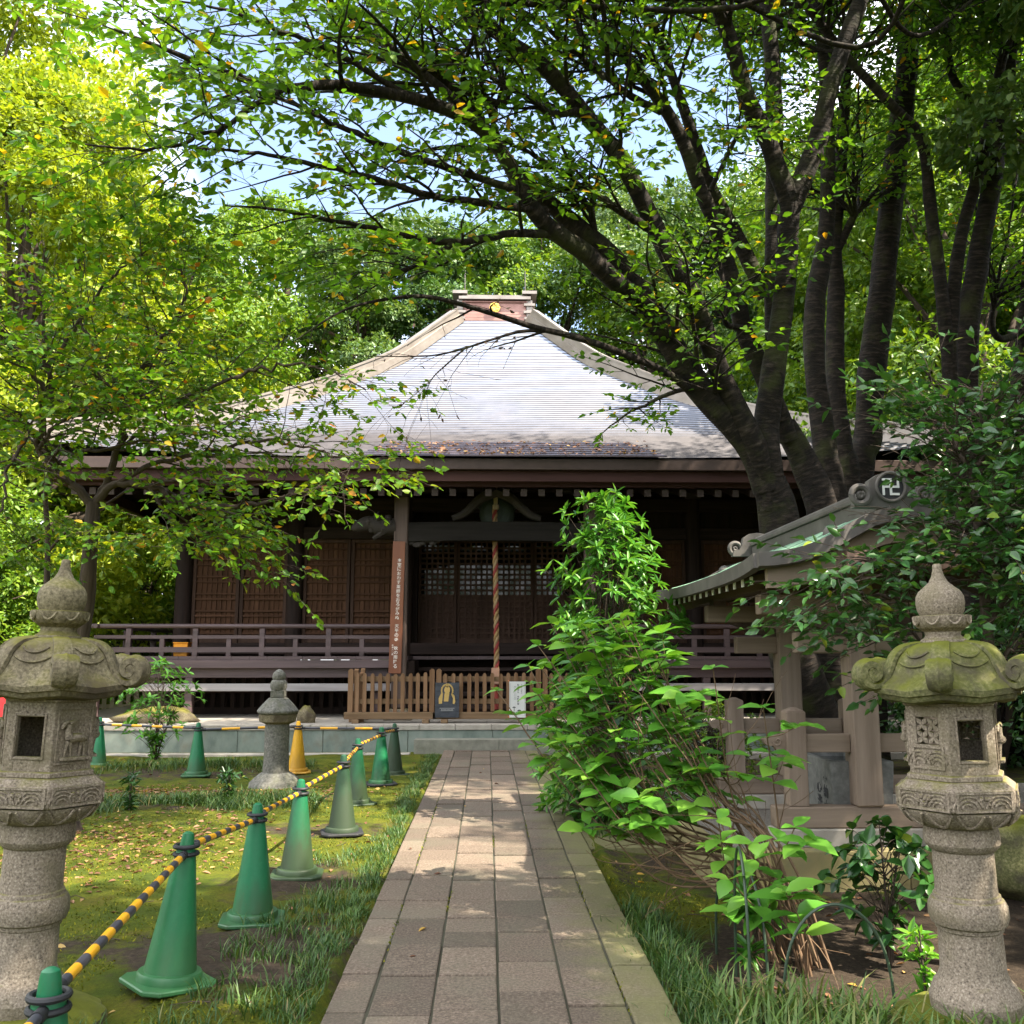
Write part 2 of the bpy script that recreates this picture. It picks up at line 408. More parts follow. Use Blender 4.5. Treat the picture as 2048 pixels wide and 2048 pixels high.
M['pav_wood_y'] = wood('pav_wood_y', (0.05, 0.034, 0.027), (0.12, 0.085, 0.068), 'y', sc=3)
M['copper'] = mottle('copper', [(0.3, (0.18, 0.205, 0.27)), (0.55, (0.225, 0.255, 0.33)), (0.8, (0.275, 0.30, 0.37))], 1.6, (1, 1, 1), 0.36, 0.6, (14, 0.05, 0.004), ((0.27, 0.26, 0.29), 0.5, 0.58, 0.75))
M['copper_lap'] = mottle('copper_lap', [(0.3, (0.05, 0.045, 0.05)), (0.7, (0.10, 0.09, 0.095))], 3, None, 0.6, 0.3, None)  # risers coloured dark: shadow gap and patina of each lap in one tone
M['copper_dark'] = mottle('copper_dark', [(0.3, (0.07, 0.06, 0.075)), (0.55, (0.12, 0.10, 0.12)), (0.8, (0.17, 0.115, 0.11))], 2.2, (0.4, 2, 1), 0.40, 0.7, (14, 0.1, 0.004))
M['hip_copper'] = mottle('hip_copper', [(0.3, (0.22, 0.185, 0.16)), (0.7, (0.34, 0.30, 0.27))], 2.5, None, 0.42, 0.55, (14, 0.06, 0.004))
M['ridge_copper'] = mottle('ridge_copper', [(0.3, (0.30, 0.14, 0.11)), (0.7, (0.46, 0.25, 0.21))], 3, None, 0.5, 0.25, (14, 0.06, 0.004))
M['gold'] = plain('gold', (0.85, 0.55, 0.12), 0.35, 0.6)
M['verdigris'] = mottle('verdigris', [(0.25, (0.11, 0.20, 0.13)), (0.5, (0.19, 0.32, 0.22)), (0.8, (0.28, 0.41, 0.30))], 3.5, None, 0.75, 0.0, (20, 0.12, 0.004), ((0.16, 0.15, 0.12), 3, 0.58, 0.8))
M['slate_metal'] = mottle('slate_metal', [(0.3, (0.06, 0.052, 0.046)), (0.7, (0.12, 0.106, 0.095))], 4, None, 0.7, 0.0, (20, 0.12, 0.004))
M['stone'] = mottle('stone', [(0.3, (0.07, 0.055, 0.042)), (0.44, (0.19, 0.152, 0.115)), (0.56, (0.26, 0.212, 0.16)), (0.72, (0.42, 0.355, 0.28))], 105, None, 0.9, 0, (120, 0.5, 0.005), ((0.135, 0.115, 0.06), 4.2, 0.50, 0.78), 0.3, moss=((0.20, 0.19, 0.035), 1.35, 1.85))
M['stone_mossy'] = mottle('stone_mossy', [(0.28, (0.065, 0.054, 0.032)), (0.5, (0.17, 0.142, 0.085)), (0.72, (0.30, 0.255, 0.165))], 70, None, 0.92, 0, (70, 0.5, 0.008), ((0.085, 0.065, 0.045), 4.0, 0.48, 0.66), 0.3, moss=((0.19, 0.175, 0.02), 1.15, 1.7))
M['stone_green'] = mottle('stone_green', [(0.28, (0.055, 0.058, 0.024)), (0.5, (0.13, 0.13, 0.05)), (0.72, (0.25, 0.23, 0.12))], 60, None, 0.92, 0, (70, 0.5, 0.008), ((0.08, 0.068, 0.045), 5.0, 0.48, 0.66), 0.3, moss=((0.15, 0.16, 0.014), 1.0, 1.6))
M['stone_grey'] = mottle('stone_grey', [(0.3, (0.075, 0.072, 0.062)), (0.5, (0.145, 0.138, 0.12)), (0.75, (0.25, 0.24, 0.21))], 34, None, 0.9, 0, (60, 0.5, 0.008), ((0.12, 0.12, 0.08), 5, 0.5, 0.75), 0.3)
M['disc_dark'] = plain('disc_dark', (0.012, 0.012, 0.014), 0.7)
M['black_hole'] = plain('black_hole', (0.02, 0.018, 0.016), 0.9)
M['concrete'] = mottle('concrete', [(0.25, (0.27, 0.24, 0.20)), (0.55, (0.38, 0.34, 0.29)), (0.8, (0.46, 0.42, 0.37))], 5, None, 0.85, 0, (60, 0.2, 0.004))
M['green_stone'] = mottle('green_stone', [(0.25, (0.105, 0.135, 0.115)), (0.5, (0.19, 0.225, 0.195)), (0.8, (0.27, 0.29, 0.25))], 4, (1, 1, 0.6), 0.8, 0, (50, 0.3, 0.005), ((0.16, 0.14, 0.10), 2, 0.55, 0.8))

def slab_mat():
    m, t, b, o = new_mat('paving_stone')
    base = ramp(t, noise(t, 70, 6, 0.7), [(0.3, (0.058, 0.041, 0.029)), (0.5, (0.138, 0.102, 0.076)), (0.7, (0.265, 0.205, 0.158))])
    base = mixc(t, ramp(t, noise(t, 2.2, 5), [(0.45, (0, 0, 0)), (0.75, (0.75, 0.75, 0.75))]), base, (0.135, 0.12, 0.085))
    g = t.nodes.new('ShaderNodeNewGeometry'); h = t.nodes.new('ShaderNodeHueSaturation'); mr = t.nodes.new('ShaderNodeMapRange')
    mr.inputs['To Min'].default_value = 0.70; mr.inputs['To Max'].default_value = 1.18
    t.links.new(g.outputs['Random Per Island'], mr.inputs['Value']); t.links.new(mr.outputs['Result'], h.inputs['Value']); t.links.new(base, h.inputs['Color'])
    # green algae along the right-hand border stones
    c = t.nodes.new('ShaderNodeTexCoord'); s = t.nodes.new('ShaderNodeSeparateXYZ'); t.links.new(c.outputs['Object'], s.inputs[0])
    ad = t.nodes.new('ShaderNodeMath'); ad.operation = 'MULTIPLY_ADD'; t.links.new(noise(t, 3.5, 6, 0.7), ad.inputs[0]); ad.inputs[1].default_value = 0.9; t.links.new(s.outputs['X'], ad.inputs[2])
    d = t.nodes.new('ShaderNodeMapRange'); d.inputs['From Min'].default_value = 0.86; d.inputs['From Max'].default_value = 1.25; d.inputs['To Max'].default_value = 0.75; t.links.new(ad.outputs[0], d.inputs['Value'])
    col = mixc(t, d.outputs['Result'], h.outputs['Color'], (0.15, 0.145, 0.055))
    t.links.new(col, b.inputs['Base Color']); b.inputs['Roughness'].default_value = 0.8; b.inputs['Specular IOR Level'].default_value = 0.35
    bump(t, b, noise(t, 62, 4, 0.7, (1, 0.45, 1), dist=1.2), 0.7, 0.006); return m
M['slab'] = slab_mat()

def ground_mat():
    m, t, b, o = new_mat('moss_ground')
    moss = ramp(t, noise(t, 2.6, 7, 0.65), [(0.28, (0.03, 0.05, 0.005)), (0.43, (0.07, 0.098, 0.007)), (0.57, (0.125, 0.132, 0.009)), (0.75, (0.15, 0.11, 0.022))])
    moss = mixc(t, ramp(t, noise(t, 45, 5, 0.7), [(0.3, (0.35, 0.35, 0.35)), (0.7, (1, 1, 1))]), (0.03, 0.035, 0.008), moss)
    soil = ramp(t, noise(t, 30, 6, 0.7), [(0.25, (0.02, 0.015, 0.011)), (0.55, (0.055, 0.040, 0.028)), (0.82, (0.12, 0.09, 0.065))])
    a = t.nodes.new('ShaderNodeAttribute'); a.attribute_name = 'dirt'
    x = t.nodes.new('ShaderNodeMath'); x.operation = 'MULTIPLY_ADD'; t.links.new(noise(t, 4.5, 7, 0.7), x.inputs[0]); x.inputs[1].default_value = 1.6; t.links.new(a.outputs['Fac'], x.inputs[2])
    d = t.nodes.new('ShaderNodeMapRange'); d.inputs['From Min'].default_value = 1.05; d.inputs['From Max'].default_value = 1.3; t.links.new(x.outputs[0], d.inputs['Value'])
    t.links.new(mixc(t, d.outputs['Result'], moss, soil), b.inputs['Base Color']); b.inputs['Roughness'].default_value = 0.95; b.inputs['Specular IOR Level'].default_value = 0.15
    bump(t, b, noise(t, 55, 6, 0.75), 0.9, 0.02); return m
M['ground'] = ground_mat()
M['gravel'] = mottle('gravel', [(0.3, (0.10, 0.085, 0.07)), (0.5, (0.24, 0.21, 0.18)), (0.75, (0.40, 0.36, 0.32))], 60, None, 0.9, 0, (60, 1.0, 0.02))
M['kerb'] = mottle('kerb', [(0.25, (0.16, 0.13, 0.05)), (0.55, (0.26, 0.215, 0.10)), (0.8, (0.33, 0.28, 0.17))], 6, None, 0.9, 0, (50, 0.3, 0.005), ((0.10, 0.10, 0.03), 3, 0.5, 0.75))

# leaves
M['cherry_leaf'] = leaf_mat('cherry_leaf', [(0.0, (0.05, 0.14, 0.012)), (0.5, (0.085, 0.195, 0.015)), (0.965, (0.14, 0.25, 0.015)), (0.98, (0.45, 0.30, 0.012)), (1.0, (0.52, 0.26, 0.02))], 0.55)
M['maple_leaf'] = leaf_mat('maple_leaf', [(0.0, (0.06, 0.165, 0.012)), (0.5, (0.105, 0.235, 0.015)), (0.965, (0.20, 0.26, 0.015)), (0.98, (0.42, 0.30, 0.02)), (1.0, (0.40, 0.12, 0.02))], 0.5)
M['hydrangea_leaf'] = leaf_mat('hydrangea_leaf', [(0.0, (0.08, 0.25, 0.028)), (0.6, (0.14, 0.34, 0.04)), (1.0, (0.22, 0.41, 0.055))], 0.38, 0.35, 0.5)
M['nandina_leaf'] = leaf_mat('nandina_leaf', [(0.0, (0.05, 0.18, 0.022)), (0.6, (0.085, 0.25, 0.03)), (1.0, (0.15, 0.31, 0.04))], 0.35, 0.4)
M['camellia_leaf'] = leaf_mat('camellia_leaf', [(0.0, (0.022, 0.08, 0.018)), (0.7, (0.04, 0.115, 0.022)), (0.95, (0.065, 0.16, 0.025)), (1.0, (0.20, 0.24, 0.02))], 0.22, 0.28, 0.55)
M['oak_leaf'] = leaf_mat('oak_leaf', [(0.0, (0.06, 0.125, 0.035)), (0.5, (0.10, 0.18, 0.05)), (1.0, (0.16, 0.23, 0.055))], 0.3)
M['dark_leaf'] = leaf_mat('dark_leaf', [(0.0, (0.045, 0.105, 0.03)), (0.5, (0.07, 0.15, 0.038)), (1.0, (0.12, 0.20, 0.045))], 0.3)
M['lime_leaf'] = leaf_mat('lime_leaf', [(0.0, (0.15, 0.23, 0.014)), (0.5, (0.22, 0.30, 0.016)), (1.0, (0.33, 0.38, 0.025))], 0.42)
M['fresh_leaf'] = leaf_mat('fresh_leaf', [(0.0, (0.08, 0.175, 0.015)), (0.5, (0.13, 0.235, 0.02)), (1.0, (0.21, 0.30, 0.025))], 0.4)
M['needle_leaf'] = leaf_mat('needle_leaf', [(0.0, (0.03, 0.07, 0.02)), (1.0, (0.065, 0.12, 0.026))], 0.25)
M['grass'] = leaf_mat('grass', [(0.0, (0.028, 0.075, 0.016)), (0.6, (0.055, 0.12, 0.024)), (0.93, (0.11, 0.17, 0.035)), (1.0, (0.26, 0.19, 0.08))], 0.25)
M['grass_light'] = leaf_mat('grass_light', [(0.0, (0.07, 0.14, 0.03)), (0.7, (0.13, 0.21, 0.045)), (1.0, (0.27, 0.23, 0.09))], 0.3)
M['dry_leaf'] = leaf_mat('dry_leaf', [(0.0, (0.10, 0.04, 0.022)), (0.4, (0.21, 0.095, 0.05)), (0.75, (0.32, 0.175, 0.095)), (0.92, (0.40, 0.26, 0.08)), (1.0, (0.42, 0.24, 0.02))], 0.15, 0.6)
M['dead_leaf'] = leaf_mat('dead_leaf', [(0.0, (0.035, 0.022, 0.016)), (1.0, (0.09, 0.05, 0.03))], 0.1, 0.7)
M['bark'] = mottle('cherry_bark', [(0.32, (0.006, 0.005, 0.004)), (0.52, (0.017, 0.012, 0.009)), (0.68, (0.05, 0.037, 0.029)), (0.78, (0.10, 0.075, 0.06))], 3.2, (0.30, 0.30, 7.5), 0.85, 0, (3.2, 0.9, 0.03), ((0.045, 0.05, 0.014), 1.8, 0.52, 0.72), 0.25, attr='tc')
M['bark_brown'] = mottle('brown_bark', [(0.25, (0.035, 0.026, 0.02)), (0.6, (0.085, 0.063, 0.048)), (0.85, (0.14, 0.11, 0.085))], 3.2, (1, 1, 0.5), 0.9, 0, (8, 0.8, 0.02), None, 0.2, attr='tc')
M['stem_tan'] = mottle('stem_tan', [(0.3, (0.075, 0.045, 0.026)), (0.7, (0.20, 0.125, 0.072))], 5, (1, 1, 0.5), 0.7, 0, (12, 0.4, 0.004), None, 0.3, attr='tc')
M['stem_green'] = plain('stem_green', (0.08, 0.16, 0.03), 0.5)

# ================================================================== ground, paths, terrace
PATHX0, PATHX1 = -0.72, 0.85
_DIRT = [(-1.2, 5.45, 0.55, 0.75, 0.85), (-1.35, 7.3, 0.55, 0.6, 0.65), (-2.4, 5.6, 0.8, 0.35, 0.4), (-1.6, 9.2, 0.8, 0.4, 0.5), (-3.2, 10.4, 1.7, 0.45, 0.3), (-4.0, 13.4, 2.4, 0.5, 0.4), (-1.7, 11.2, 0.5, 0.6, 0.3),
         (2.3, 5.6, 1.3, 0.9, 0.75), (3.4, 5.6, 1.4, 1.4, 0.55), (1.6, 4.6, 0.8, 0.5, 0.5), (2.0, 8.3, 0.8, 0.9, 0.3), (4, 14, 4, 3, 0.25), (1.25, 6.55, 0.32, 0.5, -0.8), (2.6, 3.9, 0.8, 0.5, -0.3), (-9, 20, 4, 9, 0.5)]
def ground_z(x, y):
    x = np.asarray(x, float); y = np.asarray(y, float)
    h = 0.07 * vnoise(x * 0.8 + 5, y * 0.8) + 0.035 * vnoise(x * 2.3, y * 2.3 + 9) + 0.014 * vnoise(x * 7, y * 7)
    h = h + 0.05 * np.exp(-((y - 10.6 + 0.2 * np.sin(x * 3)) / 0.28) ** 2) * ((x < -1.5) & (x > -5.5)) + 0.07 * np.exp(-((y - 13.9) / 0.2) ** 2) * ((x < -2.2) & (x > -6))
    right = 1 / (1 + np.exp(-(x - 1.0) * 14)); h = h - right * (0.085 + 0.05 * np.exp(-((x - 2.2) / 0.9) ** 2 - ((y - 5.6) / 0.9) ** 2))
    on_path = (np.abs(x - 0.065) < 0.83) & (y < 16.8)
    h = np.where(on_path, np.minimum(h - 0.02, -0.05), h)
    terr = (y > 15.9) & (y < 35) & (np.abs(x) < 9.3); h = np.where(terr, np.minimum(h, -0.03), h)
    bed = (x > 1.6) & (x < 6.6) & (y > 7.1) & (y < 11.1); h = np.where(bed, -0.1, h)
    return h
def build_ground():
    xs = np.concatenate([[-160, -90, -50, -30, -20, -14], np.arange(-10, -5, 0.16), np.arange(-5, 5, 0.055), np.arange(5, 10, 0.16), [11, 14, 20, 30, 50, 90, 160]])
    ys = np.concatenate([[-60, -30, -12, -5, -1, 0.8], np.arange(1.6, 9, 0.055), np.arange(9, 17.2, 0.11), [18, 20, 24, 30, 36, 45, 60, 90, 150, 220]])
    X, Y = np.meshgrid(xs, ys); Z = ground_z(X, Y); Z = np.where((np.abs(X) > 12) | (Y > 36) | (Y < 0), -0.03, Z)
    D = np.where(X > 0.95, 0.30, 0.02) + 0.0 * X
    for cx, cy_, sx, sy, a in _DIRT: D = D + a * np.exp(-((X - cx) / sx) ** 2 - ((Y - cy_) / sy) ** 2)
    D = np.where((np.abs(X) > 10) | (Y > 17.5), D + 0.4, D)
    ny, nx = X.shape; V = np.stack([X, Y, Z], -1).reshape(-1, 3); i = np.arange(ny - 1)[:, None] * nx + np.arange(nx - 1)[None]
    q = np.stack([i, i + 1, i + nx + 1, i + nx], -1).reshape(-1, 4)
    o = np_mesh('ground', V, q, M['ground'], None, {'dirt': ('FLOAT', D.ravel())}, True); setp(o, 'mossy garden ground with dark bare soil patches', kind='structure')
build_ground()

def build_path():
    g = random.Random(5); m = MB(); js = [-0.72, -0.53, -0.24, 0.06, 0.37, 0.64, 0.85]
    for c in range(6):
        y = 0.3 + g.random() * 0.4; border = c in (0, 5)
        while y < 16.33:
            L = g.uniform(0.42, 0.56) if border else g.choice([0.3, 0.42, 0.46, 0.52])
            y1 = min(16.33, y + L)
            if 16.33 - y1 < 0.15: y1 = 16.33
            dz = g.uniform(-0.007, 0.006); e = [g.uniform(0.003, 0.008) for _ in range(4)]; m.box(js[c] + e[0], js[c + 1] - e[1], y + e[2], y1 - e[3], -0.10, 0.032 + dz); y = y1
    o = m.build('path', M['slab'], None, bev=0.009, segs=2); setp(o, 'straight approach path of chiselled stone slabs', kind='structure')
    j = MB().box(PATHX0 + 0.006, PATHX1 - 0.006, 0.28, 16.325, -0.12, 0.022)
    setp(j.build('path_joints', plain('joint', (0.045, 0.042, 0.025), 0.95)), 'dark earth in the joints between the path slabs', kind='structure')
    s = MB(); g = random.Random(8)
    for k, (y0, y1) in enumerate(((8.35, 8.82), (8.83, 9.42))):
        xs = [0.87, 1.10 + 0.1 * k, 1.62]
        for a, b in zip(xs, xs[1:]): s.box(a + 0.004, b - 0.004, y0, y1, -0.16, -0.01 + g.uniform(-0.004, 0.004))
    setp(s.build('side_path', M['slab'], None, bev=0.006), 'short mossy slab path leading to the water pavilion', kind='structure')
build_path()

def build_terrace():
    m = MB(); g = random.Random(2)
    for r, (y0, y1) in enumerate(((17.02, 17.9), (17.9, 19.0), (19.0, 20.1))):
        x = -8.6 + 0.3 * r
        while x < 8.8:
            x1 = min(8.8, x + 0.86); m.box(x + 0.003, x1 - 0.003, y0 + 0.003, y1 - 0.003, 0.30, 0.42); x = x1
    x = -8.6
    while x < 8.8:
        x1 = min(8.8, x + 0.62); m.box(x + 0.003, x1 - 0.003, 16.69, 17.017, 0.335, 0.422); x = x1
    m.box(-8.6, 8.8, 20.1, 34.5, 0.2, 0.41)
    setp(m.build('pavement', M['concrete'], None, bev=0.006), 'pale paved terrace around the temple hall', kind='structure')
    f = MB(); x = -8.6
    while x < 8.8:
        x1 = min(8.8, x + 1.45); f.box(x + 0.003, x1 - 0.003, 16.71, 17.2, -0.12, 0.333); x = x1
    f.box(-8.6, -8.3, 17.2, 34.5, -0.1, 0.25); f.box(8.5, 8.8, 17.2, 34.5, -0.1, 0.25)
    setp(f.build('terrace_wall', M['green_stone'], None, bev=0.008), 'low greenish stone front of the terrace', kind='structure')
    s = MB().box(-1.22, 0.2, 16.34, 16.706, -0.1, 0.20).box(0.206, 1.5, 16.34, 16.706, -0.1, 0.20)
    setp(s.build('steps', mottle('step_stone', [(0.3, (0.16, 0.155, 0.12)), (0.7, (0.27, 0.26, 0.21))], 8, None, 0.85, 0, (50, 0.3, 0.005))), 'single long stone step up to the terrace', kind='structure')
    k = MB(); x = -8.6
    while x < -1.3:
        x1 = min(-1.26, x + 1.1); k.box(x + 0.004, x1 - 0.004, 15.95, 16.22, -0.1, 0.012); x = x1
    k.box(1.55, 8.6, 15.95, 16.22, -0.1, 0.012)
    setp(k.build('kerb_strip', M['concrete'], None, bev=0.006), 'narrow concrete strip along the foot of the terrace', kind='structure')
build_terrace()

def build_bed():
    m = MB().box(1.80, 6.5, 7.32, 11.0, -0.2, 0.165)
    setp(m.build('gravel', M['gravel']), 'raised grey gravel bed under the water pavilion', kind='structure')
    k = MB()
    for x0, x1 in ((1.66, 3.1), (3.106, 4.6), (4.606, 6.6)): k.box(x0, x1, 7.18, 7.316, -0.25, 0.185)
    k.box(1.66, 1.796, 7.32, 9.0, -0.25, 0.183).box(1.66, 1.796, 9.006, 11.0, -0.25, 0.183)
    setp(k.build('kerb', M['kerb'], None, bev=0.008), 'ochre mossy kerb around the gravel bed', kind='structure')
build_bed()
# ================================================================== temple hall
XC, YC = 0.17, 25.3
HALL = thing('temple_hall', 'dark wooden temple hall with a wide silver hipped roof at the end of the path', 'temple', (XC, 20.0, 0))
def hp(mb, name, m, parent=HALL, **k): return mb.build(name, m, parent, world=True, **k)

_PD = np.array([0.95, 2.4, 4.04, 5.43, 6.26, 7.3, 8.28]); _PZ = np.array([10.62, 8.92, 7.60, 6.63, 6.13, 5.62, 5.15])
def roof_z(t): return np.interp(0.95 + 7.33 * t, _PD, _PZ)
_ts = np.linspace(0, 1, 200); _zs = roof_z(_ts); _kern = np.ones(21) / 21
_zs = np.convolve(np.pad(_zs, 10, mode='reflect', reflect_type='odd'), _kern, 'valid')
def roof_zs(t): return np.interp(t, _ts, _zs)
def roof_side(k, nrow, ncol=44):
    V = []; t_ = np.linspace(0, 1, nrow + 1)
    for i in range(nrow):
        for t, lift in ((t_[i], 0.0), (t_[i + 1], 0.028)):
            a = 0.95 + 7.33 * t; b = 0.45 + 7.85 * t
            for u in np.linspace(-1, 1, ncol):
                z = roof_zs(t) + lift + 0.30 * abs(u) ** 4 * t ** 3
                p = {0: (u * a, -b), 1: (b * 0 + a, u * b), 2: (-u * a, b), 3: (-a, -u * b)}[k]
                V.append((XC + p[0], YC + p[1], z))
    n = ncol; i = np.arange(2 * nrow - 1)[:, None] * n + np.arange(n - 1)[None]
    return np.array(V), np.stack([i, i + 1, i + n + 1, i + n], -1).reshape(-1, 4)
def build_roof():
    Vs = []; Fs = []; c = 0
    for k in range(4):
        V, F_ = roof_side(k, 66 if k == 0 else 40); Vs.append(V); Fs.append(F_ + c); c += len(V)
    V = np.vstack(Vs) - np.array(HALL.location)
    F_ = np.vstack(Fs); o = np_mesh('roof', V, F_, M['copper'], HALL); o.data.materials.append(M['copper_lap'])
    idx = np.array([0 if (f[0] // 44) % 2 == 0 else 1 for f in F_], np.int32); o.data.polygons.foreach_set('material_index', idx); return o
ROOF = build_roof()

def sweep(mb, pts, sec, up=(0, 0, 1)):
    pts = np.asarray(pts, float); n = len(sec); vs = []; t = np.gradient(pts, axis=0); up = np.array(up, float)
    for p, d in zip(pts, t):
        s = np.cross(d, up); s /= np.linalg.norm(s); v = np.cross(s, d); v /= np.linalg.norm(v)
        for a, b in sec: vs.append(p + s * a + v * b)
    fs = [(i * n + k, i * n + (k + 1) % n, (i + 1) * n + (k + 1) % n, (i + 1) * n + k) for i in range(len(pts) - 1) for k in range(n)]
    fs += [tuple(range(n)), tuple((len(pts) - 1) * n + k for k in range(n))]; return mb.add(vs, fs)
def rect(w, z0, z1): return [(-w / 2, z0), (w / 2, z0), (w / 2, z1), (-w / 2, z1)]
for sx in (-1, 1):
    for sy in (-1, 1):
        t = np.linspace(0.0, 1.012, 26); pts = np.stack([XC + sx * (0.95 + 7.33 * t), YC + sy * (0.45 + 7.85 * t), roof_zs(np.minimum(t, 1)) + 0.30 * t ** 3], 1)
        m = MB(); sweep(m, pts, rect(0.30, -0.05, 0.09)); sweep(m, pts, rect(0.29, 0.09, 0.17)); sweep(m, pts, rect(0.20, 0.17, 0.31)); sweep(m, pts, rect(0.26, 0.31, 0.355))
        hp(m, 'hip_ridge', M['hip_copper'], ROOF)
# ridge box with its end caps and crest
rb = hp(MB().box(XC - 0.86, XC + 0.86, YC - 0.42, YC + 0.42, 10.45, 11.22).box(XC - 0.9, XC + 0.9, YC - 0.47, YC + 0.47, 11.15, 11.19), 'ridge_box', M['ridge_copper'], ROOF, bev=0.01)
m = MB()
for k in range(5): m.box(XC - 0.862, XC + 0.862, YC - 0.425, YC - 0.41, 10.56 + k * 0.09, 10.565 + k * 0.09)
m.box(XC - 0.98, XC + 0.98, YC - 0.54, YC + 0.54, 11.22, 11.30).box(XC - 0.90, XC + 0.90, YC - 0.44, YC + 0.44, 11.30, 11.37)
for s in (-1, 1):
    x = XC + s * 0.95
    for z, e in ((10.66, 0.10), (10.84, 0.14), (11.05, 0.12)): m.box(x - 0.09 - e / 2, x + 0.09 + e / 2, YC - 0.50, YC + 0.50, z, z + 0.07)
    m.box(x - 0.08, x + 0.08, YC - 0.46, YC + 0.46, 10.5, 11.22); m.box(x - 0.2, x + 0.2, YC - 0.55, YC + 0.55, 11.375, 11.46)
hp(m, 'ridge_cap', M['hip_copper'], ROOF)
cv = MB(); Mx = Matrix.Translation((XC, YC - 0.475, 10.99)) @ Matrix.Rotation(math.pi / 2, 4, 'X')
cv.prism([(0.15 * math.cos(a), 0.15 * math.sin(a)) for a in np.linspace(0, 2 * math.pi, 9)[:-1]], Mx, 0.03)
for a in np.linspace(0, 2 * math.pi, 7)[:-1] + 0.3: cv.ball((XC + 0.085 * math.cos(a), YC - 0.505, 10.99 + 0.085 * math.sin(a)), 0.05, 8, (1, 0.4, 1))
hp(cv, 'crest', M['gold'], ROOF)
for s in (-0.83, 0.85):
    hp(MB().tube([(XC + s, YC, 11.4), (XC + s, YC, 12.25)], 0.017, 6), 'lightning_rod', M['slate_metal'], ROOF)

# shallow canopy apron over the steps, with leaf litter
ap = MB(); ny = 7; xa0, xa1 = XC - 2.55, XC + 3.1
for i in range(ny):
    f0, f1 = i / ny, (i + 1) / ny
    z0 = 5.72 + (5.19 - 5.72) * f0; z1 = 5.72 + (5.19 - 5.72) * f1 + 0.018
    y0 = 18.12 + (16.90 - 18.12) * f0; y1 = 18.12 + (16.90 - 18.12) * f1; w0 = 0.55 * (1 - f0); w1 = 0.55 * (1 - f1)
    ap.add([(xa0 + w0, y0, z0), (xa1 - w0, y0, z0), (xa1 - w1, y1, z1), (xa0 + w1, y1, z1), (xa0 + w0, y0, z0 - 0.03), (xa1 - w0, y0, z0 - 0.03), (xa1 - w1, y1, z1 - 0.03), (xa0 + w1, y1, z1 - 0.03)],
           [(0, 1, 2, 3), (3, 2, 6, 7), (0, 3, 7, 4), (1, 5, 6, 2), (4, 7, 6, 5)])
hp(ap, 'apron', M['copper_dark'], ROOF)
n = 480; g = np.random.default_rng(5); u = g.random(n); f = 1 - g.random(n) ** 1.5 * 0.95
P = np.stack([xa0 + 0.3 + u * (xa1 - xa0 - 0.5), 18.12 - 1.2 * f, 5.72 - 0.52 * f + 0.035], 1)
a = g.random(n) * 6.28; D = np.stack([np.cos(a), np.sin(a), -0.4 * np.sin(a) * 0 + g.normal(0, 0.2, n)], 1)
o = leaves_obj('fallen_leaves', P, D, np.array([0, -0.45, 0.9]) + g.normal(0, 0.25, (n, 3)), g.uniform(0.05, 0.11, n), g.uniform(0.014, 0.03, n), M['dry_leaf'])
setp(o, 'brown fallen leaves lying along the temple roof eave', 'leaf litter', kind='stuff')

# eaves
def ring(mb, o0, z0, z1, th):       # rectangular frame under the roof edge, o0 in from the eave line
    a, b = 8.28 - o0, 8.3 - o0
    mb.box(XC - a, XC + a, YC - b, YC - b + th, z0, z1); mb.box(XC - a, XC + a, YC + b - th, YC + b, z0, z1)
    mb.box(XC - a, XC - a + th, YC - b + th, YC + b - th, z0, z1); mb.box(XC + a - th, XC + a, YC - b + th, YC + b - th, z0, z1); return mb
hp(ring(MB(), 0.02, 4.955, 5.165, 0.10), 'eave_edge', M['gutter'], ROOF, bev=0.01)
hp(ring(ring(MB(), 0.13, 4.76, 4.953, 0.12), 0.30, 4.69, 4.90, 0.10), 'fascia_board', M['fascia'], ROOF)
s = MB(); zi, ze = 5.55, 4.93
a, b = 8.1, 8.1; ai, bi = 6.3, 5.1
vo = [(XC - a, YC - b, ze), (XC + a, YC - b, ze), (XC + a, YC + b, ze), (XC - a, YC + b, ze)]; vi = [(XC - ai, YC - bi, zi), (XC + ai, YC - bi, zi), (XC + ai, YC + bi, zi), (XC - ai, YC + bi, zi)]
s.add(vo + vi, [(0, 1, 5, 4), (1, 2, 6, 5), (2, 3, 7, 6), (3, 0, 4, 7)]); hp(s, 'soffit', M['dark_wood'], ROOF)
rm = None
for k in range(48):
    x = XC - 7.75 + k * 0.33
    if rm is None:
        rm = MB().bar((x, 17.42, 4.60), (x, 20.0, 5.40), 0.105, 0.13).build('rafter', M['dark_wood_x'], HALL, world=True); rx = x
    else:
        c = rm.copy(); COL.objects.link(c); c.parent = HALL; c.location = (x - rx, 0, 0)
rm2 = None
endc = wood('rafter_end', (0.045, 0.032, 0.028), (0.085, 0.064, 0.054), 'x')
for k in range(48):
    x = XC - 7.75 + k * 0.33
    if rm2 is None: rm2 = MB().box(x - 0.058, x + 0.058, 17.37, 17.41, 4.525, 4.655).build('rafter_end', endc, HALL, world=True)
    else: c = rm2.copy(); COL.objects.link(c); c.parent = HALL; c.location = (x - rx, 0, 0)

